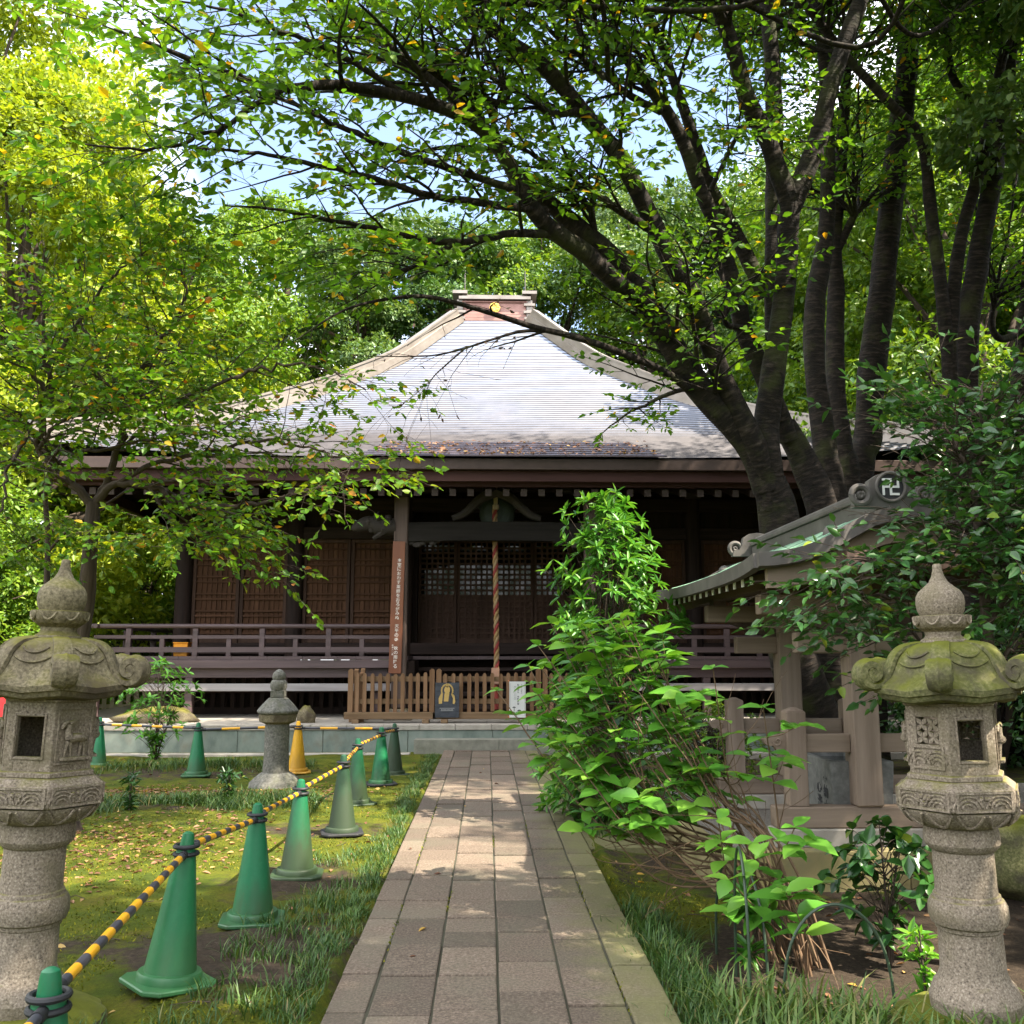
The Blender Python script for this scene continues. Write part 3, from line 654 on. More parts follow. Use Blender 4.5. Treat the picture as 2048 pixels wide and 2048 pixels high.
# body
OFF = [-6.5, -4.2, -1.9, 1.9, 4.2, 6.5]
YW = 20.0
core = MB().box(XC - 6.42, XC + 6.42, 21.6, 31.0, 1.58, 5.7).box(XC - 6.42, XC - 1.75, 20.16, 21.6, 4.02, 5.5).box(XC + 1.75, XC + 6.42, 20.16, 21.6, 4.02, 5.5).box(XC - 1.75, XC + 1.75, 20.6, 21.6, 4.1, 5.5)
core.box(XC - 6.42, XC - 1.75, 20.2, 21.6, 1.58, 4.02).box(XC + 1.75, XC + 6.42, 20.2, 21.6, 1.58, 4.02)
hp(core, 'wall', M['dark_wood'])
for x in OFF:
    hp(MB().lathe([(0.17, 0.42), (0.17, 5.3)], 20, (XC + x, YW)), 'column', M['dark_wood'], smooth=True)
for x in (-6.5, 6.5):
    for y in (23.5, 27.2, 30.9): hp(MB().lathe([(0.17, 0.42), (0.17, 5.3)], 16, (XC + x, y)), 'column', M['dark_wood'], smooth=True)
bm_ = MB().box(XC - 6.9, XC + 6.9, 19.93, 20.10, 4.03, 4.28).box(XC - 7.0, XC + 7.0, 19.9, 20.14, 4.62, 4.9).box(XC - 6.6, XC + 6.6, 19.9, 20.12, 1.62, 1.86).box(XC - 6.6, XC + 6.6, 19.86, 20.1, 5.05, 5.3)
hp(bm_, 'tie_beam', M['dark_wood_x'], bev=0.012)
for x in OFF:   # bracket blocks above each column
    m = MB().frustum(XC + x, 19.98, 4.9, 5.02, 0.16, 0.16, 0.22, 0.22).box(XC + x - 0.55, XC + x + 0.55, 19.86, 20.08, 5.02, 5.16)
    for dx in (-0.45, 0, 0.45): m.frustum(XC + x + dx, 19.97, 5.16, 5.3, 0.1, 0.1, 0.14, 0.14)
    hp(m, 'bracket', M['carving'])
# wall bays: two lattice shutters each
def bay(x0, x1):
    w = (x1 - x0) / 2
    for k in range(2):
        a = x0 + k * w + 0.01; b = a + w - 0.02
        p = hp(MB().box(a, b, 20.09, 20.13, 1.86, 4.03), 'shutter', M['wall_wood'])
        fr = MB()
        for xx in (a, b - 0.07): fr.box(xx, xx + 0.07, 20.02, 20.088, 1.86, 4.03)
        fr.box(a + 0.07, b - 0.07, 20.025, 20.088, 1.86, 1.95).box(a + 0.07, b - 0.07, 20.025, 20.088, 3.95, 4.03)
        hp(fr, 'frame', M['door_wood'], p, bev=0.005)
        l = MB()
        for z in (2.04, 2.15, 2.40, 2.50, 2.75, 2.86, 3.11, 3.22, 3.47, 3.58, 3.81): l.box(a + 0.07, b - 0.07, 20.035, 20.086, z, z + 0.036)
        nx = 8
        for i in range(1, nx): x = a + 0.07 + (b - a - 0.14) * i / nx; l.box(x - 0.009, x + 0.009, 20.06, 20.084, 1.95, 3.95)
        hp(l, 'lattice', M['wall_lath'], p)
for i in (0, 1, 3, 4):
    bay(XC + OFF[i] + 0.16, XC + OFF[i + 1] - 0.16)
# the latticed doors of the middle bay
YD = 20.5; D0, D1, DZ0, DZM, DZ1 = XC - 1.66, XC + 1.66, 1.86, 2.86, 4.10
glass, t_, b_, o_ = new_mat('dark_glass'); b_.inputs['Base Color'].default_value = (0.004, 0.004, 0.005, 1); b_.inputs['Roughness'].default_value = 0.04
b_.inputs['Specular IOR Level'].default_value = 0.4
for k in range(4):
    w = (D1 - D0) / 4; a = D0 + k * w + 0.005; b = a + w - 0.01; y = YD + (0.05 if k in (1, 2) else 0.0)
    d = hp(MB().box(a, a + 0.06, y - 0.03, y + 0.03, DZ0, DZ1).box(b - 0.06, b, y - 0.03, y + 0.03, DZ0, DZ1).box(a + 0.06, b - 0.06, y - 0.03, y + 0.03, DZ0, DZ0 + 0.10).box(a + 0.06, b - 0.06, y - 0.03, y + 0.03, DZ1 - 0.08, DZ1), 'door', M['door_wood'], bev=0.004)
    l = MB(); nx = 6; nz = 18
    for i in range(1, nx): x = a + 0.06 + (b - a - 0.12) * i / nx; l.box(x - 0.021, x + 0.021, y - 0.022, y + 0.02, DZ0 + 0.10, DZ1 - 0.08)
    for i in range(1, nz): z = DZ0 + 0.10 + (DZ1 - DZ0 - 0.18) * i / nz; l.box(a + 0.06, b - 0.06, y - 0.018, y + 0.016, z - 0.021, z + 0.021)
    hp(l, 'lattice', M['door_wood'], d)
    hp(MB().box(a + 0.06, b - 0.06, y + 0.024, y + 0.04, DZM, DZ1 - 0.08), 'pane', glass, d)
    hp(MB().box(a + 0.06, b - 0.06, y + 0.022, y + 0.04, DZ0 + 0.1, DZM - 0.002), 'panel', M['door_wood'], d)
hp(MB().box(XC - 1.76, D0 - 0.002, 20.3, 20.7, 1.6, 4.3).box(D1 + 0.002, XC + 1.76, 20.3, 20.7, 1.6, 4.3).box(XC - 1.75, XC + 1.75, 20.35, 20.62, 4.102, 4.5).box(XC - 1.75, XC + 1.75, 20.28, 20.72, 1.6, 1.858), 'door_frame', M['dark_wood'])

# veranda
vf = MB(); YV = 18.45
n = 46
for k in range(n):
    x0 = XC - 7.72 + 15.44 * k / n; x1 = x0 + 15.44 / n - 0.006
    if abs((x0 + x1) / 2 - XC) < 1.72: vf.box(x0, x1, 19.55, 20.3, 1.52, 1.585)
    else: vf.box(x0, x1, YV, 20.2, 1.52, 1.585)
for k in range(40):
    y0 = 20.2 + k * 0.3
    vf.box(XC - 7.72, XC - 6.4, y0, y0 + 0.294, 1.52, 1.585); vf.box(XC + 6.4, XC + 7.72, y0, y0 + 0.294, 1.52, 1.585)
hp(vf, 'veranda_floor', M['rail_wood'])
for s in (-1, 1):
    eb = MB(); x0, x1 = sorted((XC + s * 1.72, XC + s * 7.74)); eb.box(x0, x1, YV - 0.03, YV + 0.08, 1.36, 1.515); eb.box(x0, x1, YV + 0.1, YV + 0.25, 1.18, 1.36)
    xs = XC + s * 7.66; eb.box(xs - 0.06, xs + 0.06, YV + 0.085, 32.0, 1.36, 1.515)
    hp(eb, 'veranda_edge', M['rail_wood'], bev=0.008)
for s in (-1, 1):
    rl = MB(); x0, x1 = sorted((XC + s * 1.80, XC + s * 7.68)); y = YV + 0.09
    rl.box(x0, x1, y - 0.05, y + 0.05, 1.66, 1.76).box(x0, x1, y - 0.045, y + 0.045, 1.92, 1.985)
    rl.tube([(x0 - (0.15 if s < 0 else 0), y, 2.16), (x1 + (0.15 if s > 0 else 0), y, 2.16)], 0.042, 12)
    xs = XC + s * 7.62; rl.box(xs - 0.05, xs + 0.05, y + 0.06, 31.5, 1.66, 1.76).box(xs - 0.045, xs + 0.045, y + 0.06, 31.5, 1.92, 1.985).tube([(xs, y - 0.15, 2.16), (xs, 31.5, 2.16)], 0.042, 12)
    r_ = hp(rl, 'railing', M['rail_wood'], smooth=True)
    xs_ = np.arange(XC + s * 1.95, XC + s * 7.8, s * 1.27)
    for i, x in enumerate(xs_):
        hp(MB().box(x - 0.05, x + 0.05, y - 0.052, y + 0.052, 1.586, 2.11), 'baluster', M['rail_wood'], r_, bev=0.006)
        xm = x + s * 0.63
        if abs(xm - XC) < 7.6: hp(MB().box(xm - 0.045, xm + 0.045, y - 0.048, y + 0.048, 1.586, 1.915), 'baluster', M['rail_wood'], r_, bev=0.006)
    for yy in np.arange(20.0, 31, 1.6): hp(MB().box(xs - 0.05, xs + 0.05, yy - 0.05, yy + 0.05, 1.586, 2.11), 'baluster', M['rail_wood'], r_)
# underfloor: posts, grey tie planks, slatted skirt
for s in (-1, 1):
    for x in np.arange(2.3, 7.8, 1.78):
        hp(MB().box(XC + s * x - 0.07, XC + s * x + 0.07, YV + 0.10, YV + 0.24, 0.42, 1.18), 'underfloor_post', M['rail_wood'], bev=0.006)
    x0, x1 = sorted((XC + s * 1.9, XC + s * 7.7)); hp(MB().box(x0, x1, YV + 0.03, YV + 0.098, 0.93, 1.07), 'tie_plank', M['grey_plank'], bev=0.006)
    sk = MB(); x0, x1 = sorted((XC + s * 1.9, XC + s * 6.6))
    for z0, z1 in ((0.42, 0.56), (0.84, 0.92), (1.26, 1.4)): sk.box(x0, x1, 19.85, 19.92, z0, z1)
    for x in np.arange(x0, x1, 0.20): sk.box(x, x + 0.085, 19.86, 19.91, 0.56, 1.26)
    sk.box(x0, x1, 20.3, 20.34, 0.42, 1.5); hp(sk, 'underfloor_lattice', M['dark_wood'])
# steps between the two front pillars
st = MB()
for k in range(4):
    y = 18.62 + k * 0.26; z = 0.42 + 0.235 * (k + 1); st.box(XC - 1.55, XC + 1.55, y, y + 0.30, z - 0.07, z); st.box(XC - 1.5, XC + 1.5, y + 0.2, y + 0.24, z - 0.23, z - 0.072)
st.box(XC - 1.72, XC - 1.56, 18.45, 19.6, 0.45, 1.5).box(XC + 1.56, XC + 1.72, 18.45, 19.6, 0.45, 1.5)
st.box(XC - 1.85, XC + 1.85, 20.36, 20.42, 0.3, 1.6); hp(st, 'stairs', M['dark_wood_x'])
# front pillars with stone feet, beams, carvings
PIL = []
for s in (-1, 1):
    x = XC + s * 1.82
    p = hp(MB().box(x - 0.135, x + 0.135, 17.98, 18.25, 0.62, 4.62), 'pillar', M['pillar_wood'], bev=0.025)
    hp(MB().frustum(x, 18.115, 0.42, 0.62, 0.27, 0.27, 0.18, 0.18), 'foot_stone', M['stone'], p, bev=0.02); PIL.append(p)
    dk = MB()       # carved beast head pointing outwards
    dk.tube(catmull([(x + s * 0.12, 18.1, 4.05), (x + s * 0.38, 18.08, 4.03), (x + s * 0.62, 18.06, 4.10), (x + s * 0.86, 18.05, 4.02), (x + s * 0.93, 18.05, 3.96)], 4), np.interp(np.linspace(0, 1, 17), [0, 0.35, 0.6, 0.85, 1], [0.16, 0.17, 0.13, 0.07, 0.03]), 10)
    for q in range(9): a = q * 0.7; dk.ball((x + s * (0.2 + 0.05 * q), 17.99 + 0.03 * math.sin(a * 3), 4.08 + 0.11 * math.sin(a * 2.3)), 0.075, 8)
    dk.tube([(x + s * 0.55, 18.0, 4.18), (x + s * 0.42, 18.0, 4.32)], [0.035, 0.01], 6); dk.tube([(x + s * 0.3, 18.0, 3.95), (x + s * 0.52, 18.0, 3.80), (x + s * 0.5, 18.0, 3.76)], [0.06, 0.04, 0.01], 6)
    hp(dk, 'beast_carving', M['carving'], p, smooth=True)
    cb = MB()       # leaf-scroll bracket under the beam, inside
    for q in range(7): cb.ball((x - s * (0.2 + 0.1 * q), 18.08, 3.74 - 0.03 * ((q * 5) % 3) + 0.012 * q), 0.085 - 0.006 * q, 8, (1.2, 0.5, 0.8))
    hp(cb, 'scroll_bracket', M['carving'], p, smooth=True)
    m = MB().frustum(x, 18.115, 4.62, 4.74, 0.15, 0.15, 0.22, 0.22).box(x - 0.6, x + 0.6, 18.03, 18.2, 4.74, 4.88)
    for dx in (-0.5, 0, 0.5): m.frustum(x + dx, 18.115, 4.88, 5.0, 0.09, 0.09, 0.13, 0.13)
    hp(m, 'bracket', M['carving'], p)
rb_ = MB(); sweep(rb_, catmull([(XC - 1.69, 18.115, 3.95), (XC - 0.8, 18.115, 3.97), (XC, 18.115, 3.975), (XC + 0.8, 18.115, 3.97), (XC + 1.69, 18.115, 3.95)], 5), rect(0.2, -0.2, 0.16)); rb_.box(XC - 2.6, XC + 2.6, 18.03, 18.2, 4.985, 5.12)
hp(rb_, 'rainbow_beam', wood('beam_wood', (0.011, 0.009, 0.007), (0.024, 0.02, 0.016), 'x'))
for s in (-1, 1): hp(MB().bar((XC + s * 1.82, 18.25, 4.1), (XC + s * 1.9, 19.9, 4.4), 0.16, 0.26), 'link_beam', M['dark_wood'])
fl = MB()           # frog-leg strut over the beam
for s in (-1, 1): fl.tube(catmull([(XC, 18.1, 4.75), (XC + s * 0.3, 18.1, 4.6), (XC + s * 0.62, 18.1, 4.3), (XC + s * 0.85, 18.1, 4.2)], 4), np.linspace(0.12, 0.06, 13), 8)
hp(fl, 'frog_leg_strut', M['carving'], smooth=True)

# ------------------------------------------------------------------ things that hang on or stand before the hall
def lettering(name, chars, m, parent, world=True):
    """chars: (character, centre, x axis, y axis, size) -> one flat mesh of glyphs"""
    vs = []; fs = []
    off = np.array(parent_loc(parent)); dg = bpy.context.evaluated_depsgraph_get()
    for ch, c, xa, ya, sz in chars:
        cu = bpy.data.curves.new('glyph', 'FONT'); cu.body = ch; cu.size = 1.0; cu.resolution_u = 2; cu.extrude = 0.01; cu.offset = 0.012
        ob = bpy.data.objects.new('glyph', cu); COL.objects.link(ob); dg = bpy.context.evaluated_depsgraph_get(); dg.update()
        me = bpy.data.meshes.new_from_object(ob.evaluated_get(dg))
        n = len(me.vertices); co = np.zeros(n * 3); me.vertices.foreach_get('co', co); co = co.reshape(-1, 3)
        if n:
            mn, mxx = co.min(0), co.max(0); mid = (mn + mxx) / 2; sc = sz / max(0.72, (mxx - mn)[:2].max()); za = np.cross(xa, ya)
            P = np.array(c) + np.outer((co[:, 0] - mid[0]) * sc, xa) + np.outer((co[:, 1] - mid[1]) * sc, ya) + np.outer(co[:, 2] * sc * 0.5, za) - off
            b0 = len(vs); vs += P.tolist(); fs += [tuple(b0 + i for i in p.vertices) for p in me.polygons]
        bpy.data.objects.remove(ob); bpy.data.curves.remove(cu); bpy.data.meshes.remove(me)
    me = bpy.data.meshes.new(name); me.from_pydata(vs, [], fs); return link(name, me, m, parent)
white_paint = plain('white_paint', (0.72, 0.66, 0.6), 0.6); ink = plain('ink', (0.03, 0.03, 0.035), 0.7)

# brown poem board leaning on the left pillar
def poem_board():
    xb, xt, zb, zt, y = XC - 1.885, XC - 1.845, 1.27, 3.74, 17.95
    T = thing('hanging_board', 'tall brown board with white brush writing hanging on the front pillar', 'sign', (xb, y, zb))
    ax = math.atan2(xt - xb, zt - zb); ya = np.array([math.sin(ax), 0, math.cos(ax)]); xa = np.array([math.cos(ax), 0, -math.sin(ax)]); L = (zt - zb) / math.cos(ax)
    Mx = Matrix.Rotation(ax, 4, 'Y'); Mx.translation = Vector((xb, y, zb)) + Vector(ya) * L / 2
    bw = mottle('board_wood', [(0.25, (0.12, 0.035, 0.018)), (0.5, (0.19, 0.062, 0.026)), (0.8, (0.27, 0.10, 0.035))], 4, (1, 1, 0.12), 0.5, 0, (30, 0.15, 0.004))
    MB().obox(Mx, 0.235, 0.03, L).build('board', bw, T, world=True, bev=0.004)
    base = np.array([xb, y - 0.017, zb]); ch = []; txt = '本堂におわす薬師をおろがみぬ 天平の寺 秋の雨降る'; s = L - 0.36; dx = 0.02
    for c in txt:
        if c == ' ': s -= 0.075; continue
        ch.append((c, base + ya * s + xa * dx, xa, ya, 0.072)); s -= 0.083; dx -= 0.0008
    s = 0.52
    for c in '会津八一書': ch.append((c, base + ya * s - xa * 0.055, xa, ya, 0.034)); s -= 0.042
    lettering('lettering', ch, white_paint, T)
poem_board()

# bell rope and gong
def rope():
    x, y = at(935, 1100, 18.3)[0], 18.3
    T = thing('bell_rope', 'thick twisted red and gold bell rope hanging before the latticed doors', 'rope', (x, y, 0.9))
    red = plain('rope_red', (0.24, 0.035, 0.028), 0.85, sc=60); gold = plain('rope_gold', (0.28, 0.17, 0.065), 0.85, sc=60); wh = plain('rope_white', (0.30, 0.20, 0.10), 0.85, sc=60)
    z = np.linspace(1.36, 4.42, 170)
    for k, m in enumerate((red, gold, wh)):
        a = z * 17 + k * 2.094; MB().tube(np.stack([x + 0.024 * np.cos(a) + 0.02 * np.sin(z), y + 0.024 * np.sin(a), z], 1), 0.031, 7).build('strand', m, T, world=True, smooth=True)
    MB().lathe([(0.03, 4.40), (0.065, 4.42), (0.065, 4.50), (0.04, 4.52), (0.045, 4.78), (0.05, 4.8), (0.05, 4.92)], 14, (x, y)).build('hanger', plain('hanger_wood', (0.42, 0.33, 0.22), 0.7), T, world=True, smooth=True)
    MB().box(x - 0.075, x + 0.075, y - 0.07, y + 0.07, 1.06, 1.37).build('grip_block', plain('grip_wood', (0.36, 0.2, 0.13), 0.7), T, world=True, bev=0.012)
    MB().tube(np.stack([np.full(8, x), np.full(8, y), np.linspace(0.6, 1.06, 8)], 1), np.linspace(0.075, 0.05, 8), 10).build('tassel', red, T, world=True, smooth=True)
rope()
def gong():
    p = at(938, 968, 18.55); T = thing('gong', 'round dark bronze gong hanging under the eaves behind the bell rope', 'gong', p)
    br = plain('bronze', (0.05, 0.065, 0.05), 0.6, 0.4); m = MB()
    pr = [(0.02, -0.10), (0.2, -0.10), (0.31, -0.075), (0.355, -0.02), (0.355, 0.02), (0.31, 0.075), (0.2, 0.1), (0.02, 0.1)]
    vs = []; n = 36; m.lathe(pr, n); m.v = [(a, c, b) for a, b, c in m.v]; m.build('body', br, T, smooth=True)
    for r in (0.12, 0.24): MB().tube([(r * math.cos(a), -0.105 + 0.02 * (r > 0.2), r * math.sin(a)) for a in np.linspace(0, 6.283, 40)], 0.010, 5).build('ring', br, T, smooth=True)
    for s in (-1, 1):
        MB().tube([(s * 0.25, 0, 0.24), (s * 0.3, 0, 0.62)], 0.012, 6).build('hanger', br, T); MB().ball((s * 0.345, 0, 0.12), 0.05, 8).build('lug', br, T, smooth=True)
gong()

# picket barriers on the terrace
def barrier(label, x0, y0, length, rz=0.0, step=0.128):
    T = thing('picket_fence', label, 'fence', (x0, y0, 0.42), rz, 'low wooden picket barriers')
    MB().box(-0.06, length + 0.04, -0.05, 0.05, 0.07, 0.19).build('sill', M['fence_wood_x'], T, bev=0.006)
    for z in (0.33, 0.72): MB().box(0.1, length - 0.08, 0.024, 0.062, z, z + 0.09).build('rail', M['fence_wood_x'], T, bev=0.004)
    def stake(x, w, h, d=0.02):
        m = MB(); c = w * 0.5; m.prism([(-c, 0.192), (c, 0.192), (c, h - 0.03), (c * 0.4, h), (-c * 0.4, h), (-c, h - 0.03)], Matrix.Translation((x, d, 0)) @ Matrix.Rotation(math.pi / 2, 4, 'X'), d * 2); return m
    for x in (0.045, length - 0.045): stake(x, 0.09, 0.945, 0.04).build('post', M['fence_wood'], T, bev=0.004)
    n = int((length - 0.2) / step); g = random.Random(int(x0 * 100))
    for k in range(n):
        x = 0.16 + (length - 0.32) * k / max(1, n - 1); o = stake(x, 0.068, 0.865 + g.uniform(-0.008, 0.008)).build('picket', M['fence_wood'], T); o.rotation_euler.y = g.uniform(-0.008, 0.008)
    for x in (0.15, length - 0.15): MB().box(x - 0.06, x + 0.06, -0.13, 0.13, 0, 0.068).build('foot', M['fence_wood_x'], T, bev=0.005)
barrier('picket barrier standing before the left front pillar, empty of notices', -2.46, 17.18, 1.53)
barrier('picket barrier behind the dark poster and the white notice', -0.90, 17.18, 1.86)
barrier('picket barrier turned sideways, running back towards the pillar', -2.34, 17.32, 1.0, math.pi / 2)
barrier('picket barrier on the terrace hidden mostly behind the tall green shrub', 0.99, 17.2, 1.6)

def poster():
    a = at(821, 1288, 17.06); b = at(866, 1354, 17.06); T = thing('poster', 'dark poster with a golden haloed figure fixed to the picket barrier', 'poster', ((a[0] + b[0]) / 2, 17.09, b[2]))
    W_, H_ = (b[0] - a[0]), (a[2] - b[2]); dk = mottle('poster_print', [(0.3, (0.012, 0.014, 0.022)), (0.6, (0.045, 0.05, 0.065)), (0.85, (0.12, 0.13, 0.15))], 5, (1, 1, 3), 0.35, 0, None)
    MB().box(-W_ / 2, W_ / 2, -0.006, 0.006, 0, H_).build('sheet', dk, T)
    gd = plain('print_gold', (0.50, 0.33, 0.10), 0.5); q = MB(); I = Matrix.Translation((0, -0.0085, 0)) @ Matrix.Rotation(math.pi / 2, 4, 'X')
    def ell(cx, cz, rx, rz_, n=20): return [(cx + rx * math.cos(t), cz + rz_ * math.sin(t)) for t in np.linspace(0, 6.283, n + 1)[:-1]]
    def flat(poly, d=0.0015): q.prism(poly, I, -d)
    c = 0.0
    for t in np.linspace(-0.5, 3.64, 18): flat(ell(0.0 + 0.098 * math.cos(t), H_ * 0.77 + 0.11 * math.sin(t), 0.016, 0.016, 8))
    flat(ell(0, H_ * 0.79, 0.052, 0.068)); flat(ell(0, H_ * 0.90, 0.026, 0.024))
    flat([(-0.045, H_ * 0.70), (0.04, H_ * 0.70), (0.02, H_ * 0.46), (-0.06, H_ * 0.46)])
    flat([(-0.10, H_ * 0.72), (-0.075, H_ * 0.66), (-0.09, H_ * 0.40), (-0.145, H_ * 0.39), (-0.15, H_ * 0.55)])
    flat([(0.085, H_ * 0.72), (0.13, H_ * 0.62), (0.145, H_ * 0.45), (0.125, H_ * 0.38), (0.10, H_ * 0.40), (0.105, H_ * 0.55), (0.07, H_ * 0.66)])
    q.build('figure', gd, T)
    tx = MB()
    for z, w_ in ((0.26, 0.13), (0.19, 0.11)): tx.box(-w_, w_, -0.0095, -0.0062, H_ * z, H_ * z + 0.008)
    for k in range(9): tx.box(-0.1 + k * 0.024, -0.088 + k * 0.024, -0.0095, -0.0062, H_ * 0.215, H_ * 0.215 + 0.016)
    tx.build('caption', plain('print_grey', (0.3, 0.3, 0.3), 0.5), T)
poster()
def notice():
    a = at(961, 1286, 17.06); b = at(992, 1354, 17.06); T = thing('notice_board', 'narrow white paper notice with black vertical writing tied to the picket barrier', 'notice', ((a[0] + b[0]) / 2, 17.09, b[2]))
    W_, H_ = (b[0] - a[0]), (a[2] - b[2]); MB().box(-W_ / 2, W_ / 2, -0.005, 0.005, 0, H_).build('sheet', plain('paper', (0.62, 0.62, 0.60), 0.5, var=0.04), T)
    MB().box(-W_ / 2 + 0.012, -W_ / 2 + 0.015, -0.0075, -0.005, 0.02, H_ - 0.02).box(W_ / 2 - 0.015, W_ / 2 - 0.012, -0.0075, -0.005, 0.02, H_ - 0.02).build('border', ink, T)
    X, Z = np.array([1.0, 0, 0]), np.array([0, 0, 1.0]); o = np.array(T.location); ch = []
    for i, c in enumerate('写経写仏'): ch.append((c, o + np.array([0.012, -0.0065, H_ * (0.90 - 0.066 * i)]), X, Z, 0.036))
    for i, c in enumerate('体験教室'): ch.append((c, o + np.array([0.012, -0.0065, H_ * (0.58 - 0.066 * i)]), X, Z, 0.036))
    for i, c in enumerate('毎月第二日曜日'): ch.append((c, o + np.array([0.072, -0.0065, H_ * (0.92 - 0.04 * i)]), X, Z, 0.02))
    for j, xx in enumerate((-0.03, -0.055)):
        for i, c in enumerate('場所本堂内どなたでも参加'): ch.append((c, o + np.array([xx, -0.0065, H_ * (0.86 - 0.032 * i)]), X, Z, 0.014))
    lettering('lettering', ch, ink, T)
    dr = MB()
    for cx, cz, r in ((-0.06, 0.27, 0.03), (0.03, 0.18, 0.034)):
        dr.prism([(cx + r * math.cos(t), cz * H_ / 1.0 + r * 0.7 * math.sin(t)) for t in np.linspace(0, 3.14, 9)], Matrix.Translation((0, -0.0055, 0)) @ Matrix.Rotation(math.pi / 2, 4, 'X'), 0.001)
        dr.box(cx - 0.004, cx + 0.006, -0.0065, -0.0055, cz * H_ - 0.06, cz * H_ - 0.001)
    dr.build('drawing', ink, T)
    t = MB(); 
    for x in (-W_ / 2, W_ / 2):
        for z in (0.0, H_): t.tube([(x, -0.004, z), (x + math.copysign(0.02, x), 0.02, z + 0.02), (x, 0.05, z)], 0.006, 5)
    t.build('tie', plain('orange_tie', (0.5, 0.12, 0.03), 0.6), T)
notice()
def orange_box():
    a = at(320, 1203, 18.35); b = at(347, 1218, 18.35); T = thing('orange_box', 'small orange box on the veranda beside the railing', 'box', ((a[0] + b[0]) / 2, 18.70, 1.585))
    om = plain('orange_plastic', (0.88, 0.33, 0.015), 0.4); w = (b[0] - a[0]) / 2
    MB().frustum(0, 0, 0, 0.24, w * 0.93, 0.11, w, 0.12).build('box', om, T, bev=0.01); MB().box(-w - 0.01, w + 0.01, -0.13, 0.13, 0.241, 0.27).build('lid', om, T, bev=0.008)
orange_box()
# ================================================================== stone lanterns
def hexr(a, ph):                        # radius factor of a hexagon with a corner at angle ph
    d = (a - ph + math.pi / 6) % (math.pi / 3) - math.pi / 6
    d = math.pi / 6 - abs(d); return math.cos(math.pi / 6) / math.cos(d)

def face_frame(ph, k, r, z):            # origin in the middle of hex face k at height z, x along the face, y up, z outwards
    a = ph + math.pi / 6 + k * math.pi / 3; n = Vector((math.cos(a), math.sin(a), 0)); x = Vector((-n.y, n.x, 0)); ap = r * math.cos(math.pi / 6)
    Mx = Matrix((x, Vector((0, 0, 1)), n)).transposed().to_4x4(); Mx.translation = n * ap + Vector((0, 0, z)); return Mx

def waves(mb, Mx, w, h, seed):          # carved wave and spray relief on a panel w x h
    g = random.Random(seed)
    P = lambda x, y, d: tuple(Mx @ Vector((x, y, d)))
    for cx, q in ((-0.33, 3), (0.30, 3)):
        for j in range(q):
            rr = h * (0.80 - 0.24 * j); pts = [P(cx * w + rr * math.cos(t) * 1.15, -h * 0.42 + rr * math.sin(t), 0.003) for t in np.linspace(0.1, 3.04, 10)]; mb.tube(pts, h * 0.075, 5)
    for _ in range(8):
        x = g.uniform(-0.13, 0.13) * w; y = g.uniform(-0.35, 0.25) * h; c = Mx @ Vector((x, y, 0.004)); mb.ball(c, h * g.uniform(0.10, 0.16), 7)
    for s in (-1, 1):
        pts = [P(s * 0.02 * w + s * t * 0.16 * w, -h * 0.42 + h * 0.55 * math.sin(t * 2.6), 0.003) for t in np.linspace(0, 1, 8)]; mb.tube(pts, h * 0.06, 5)

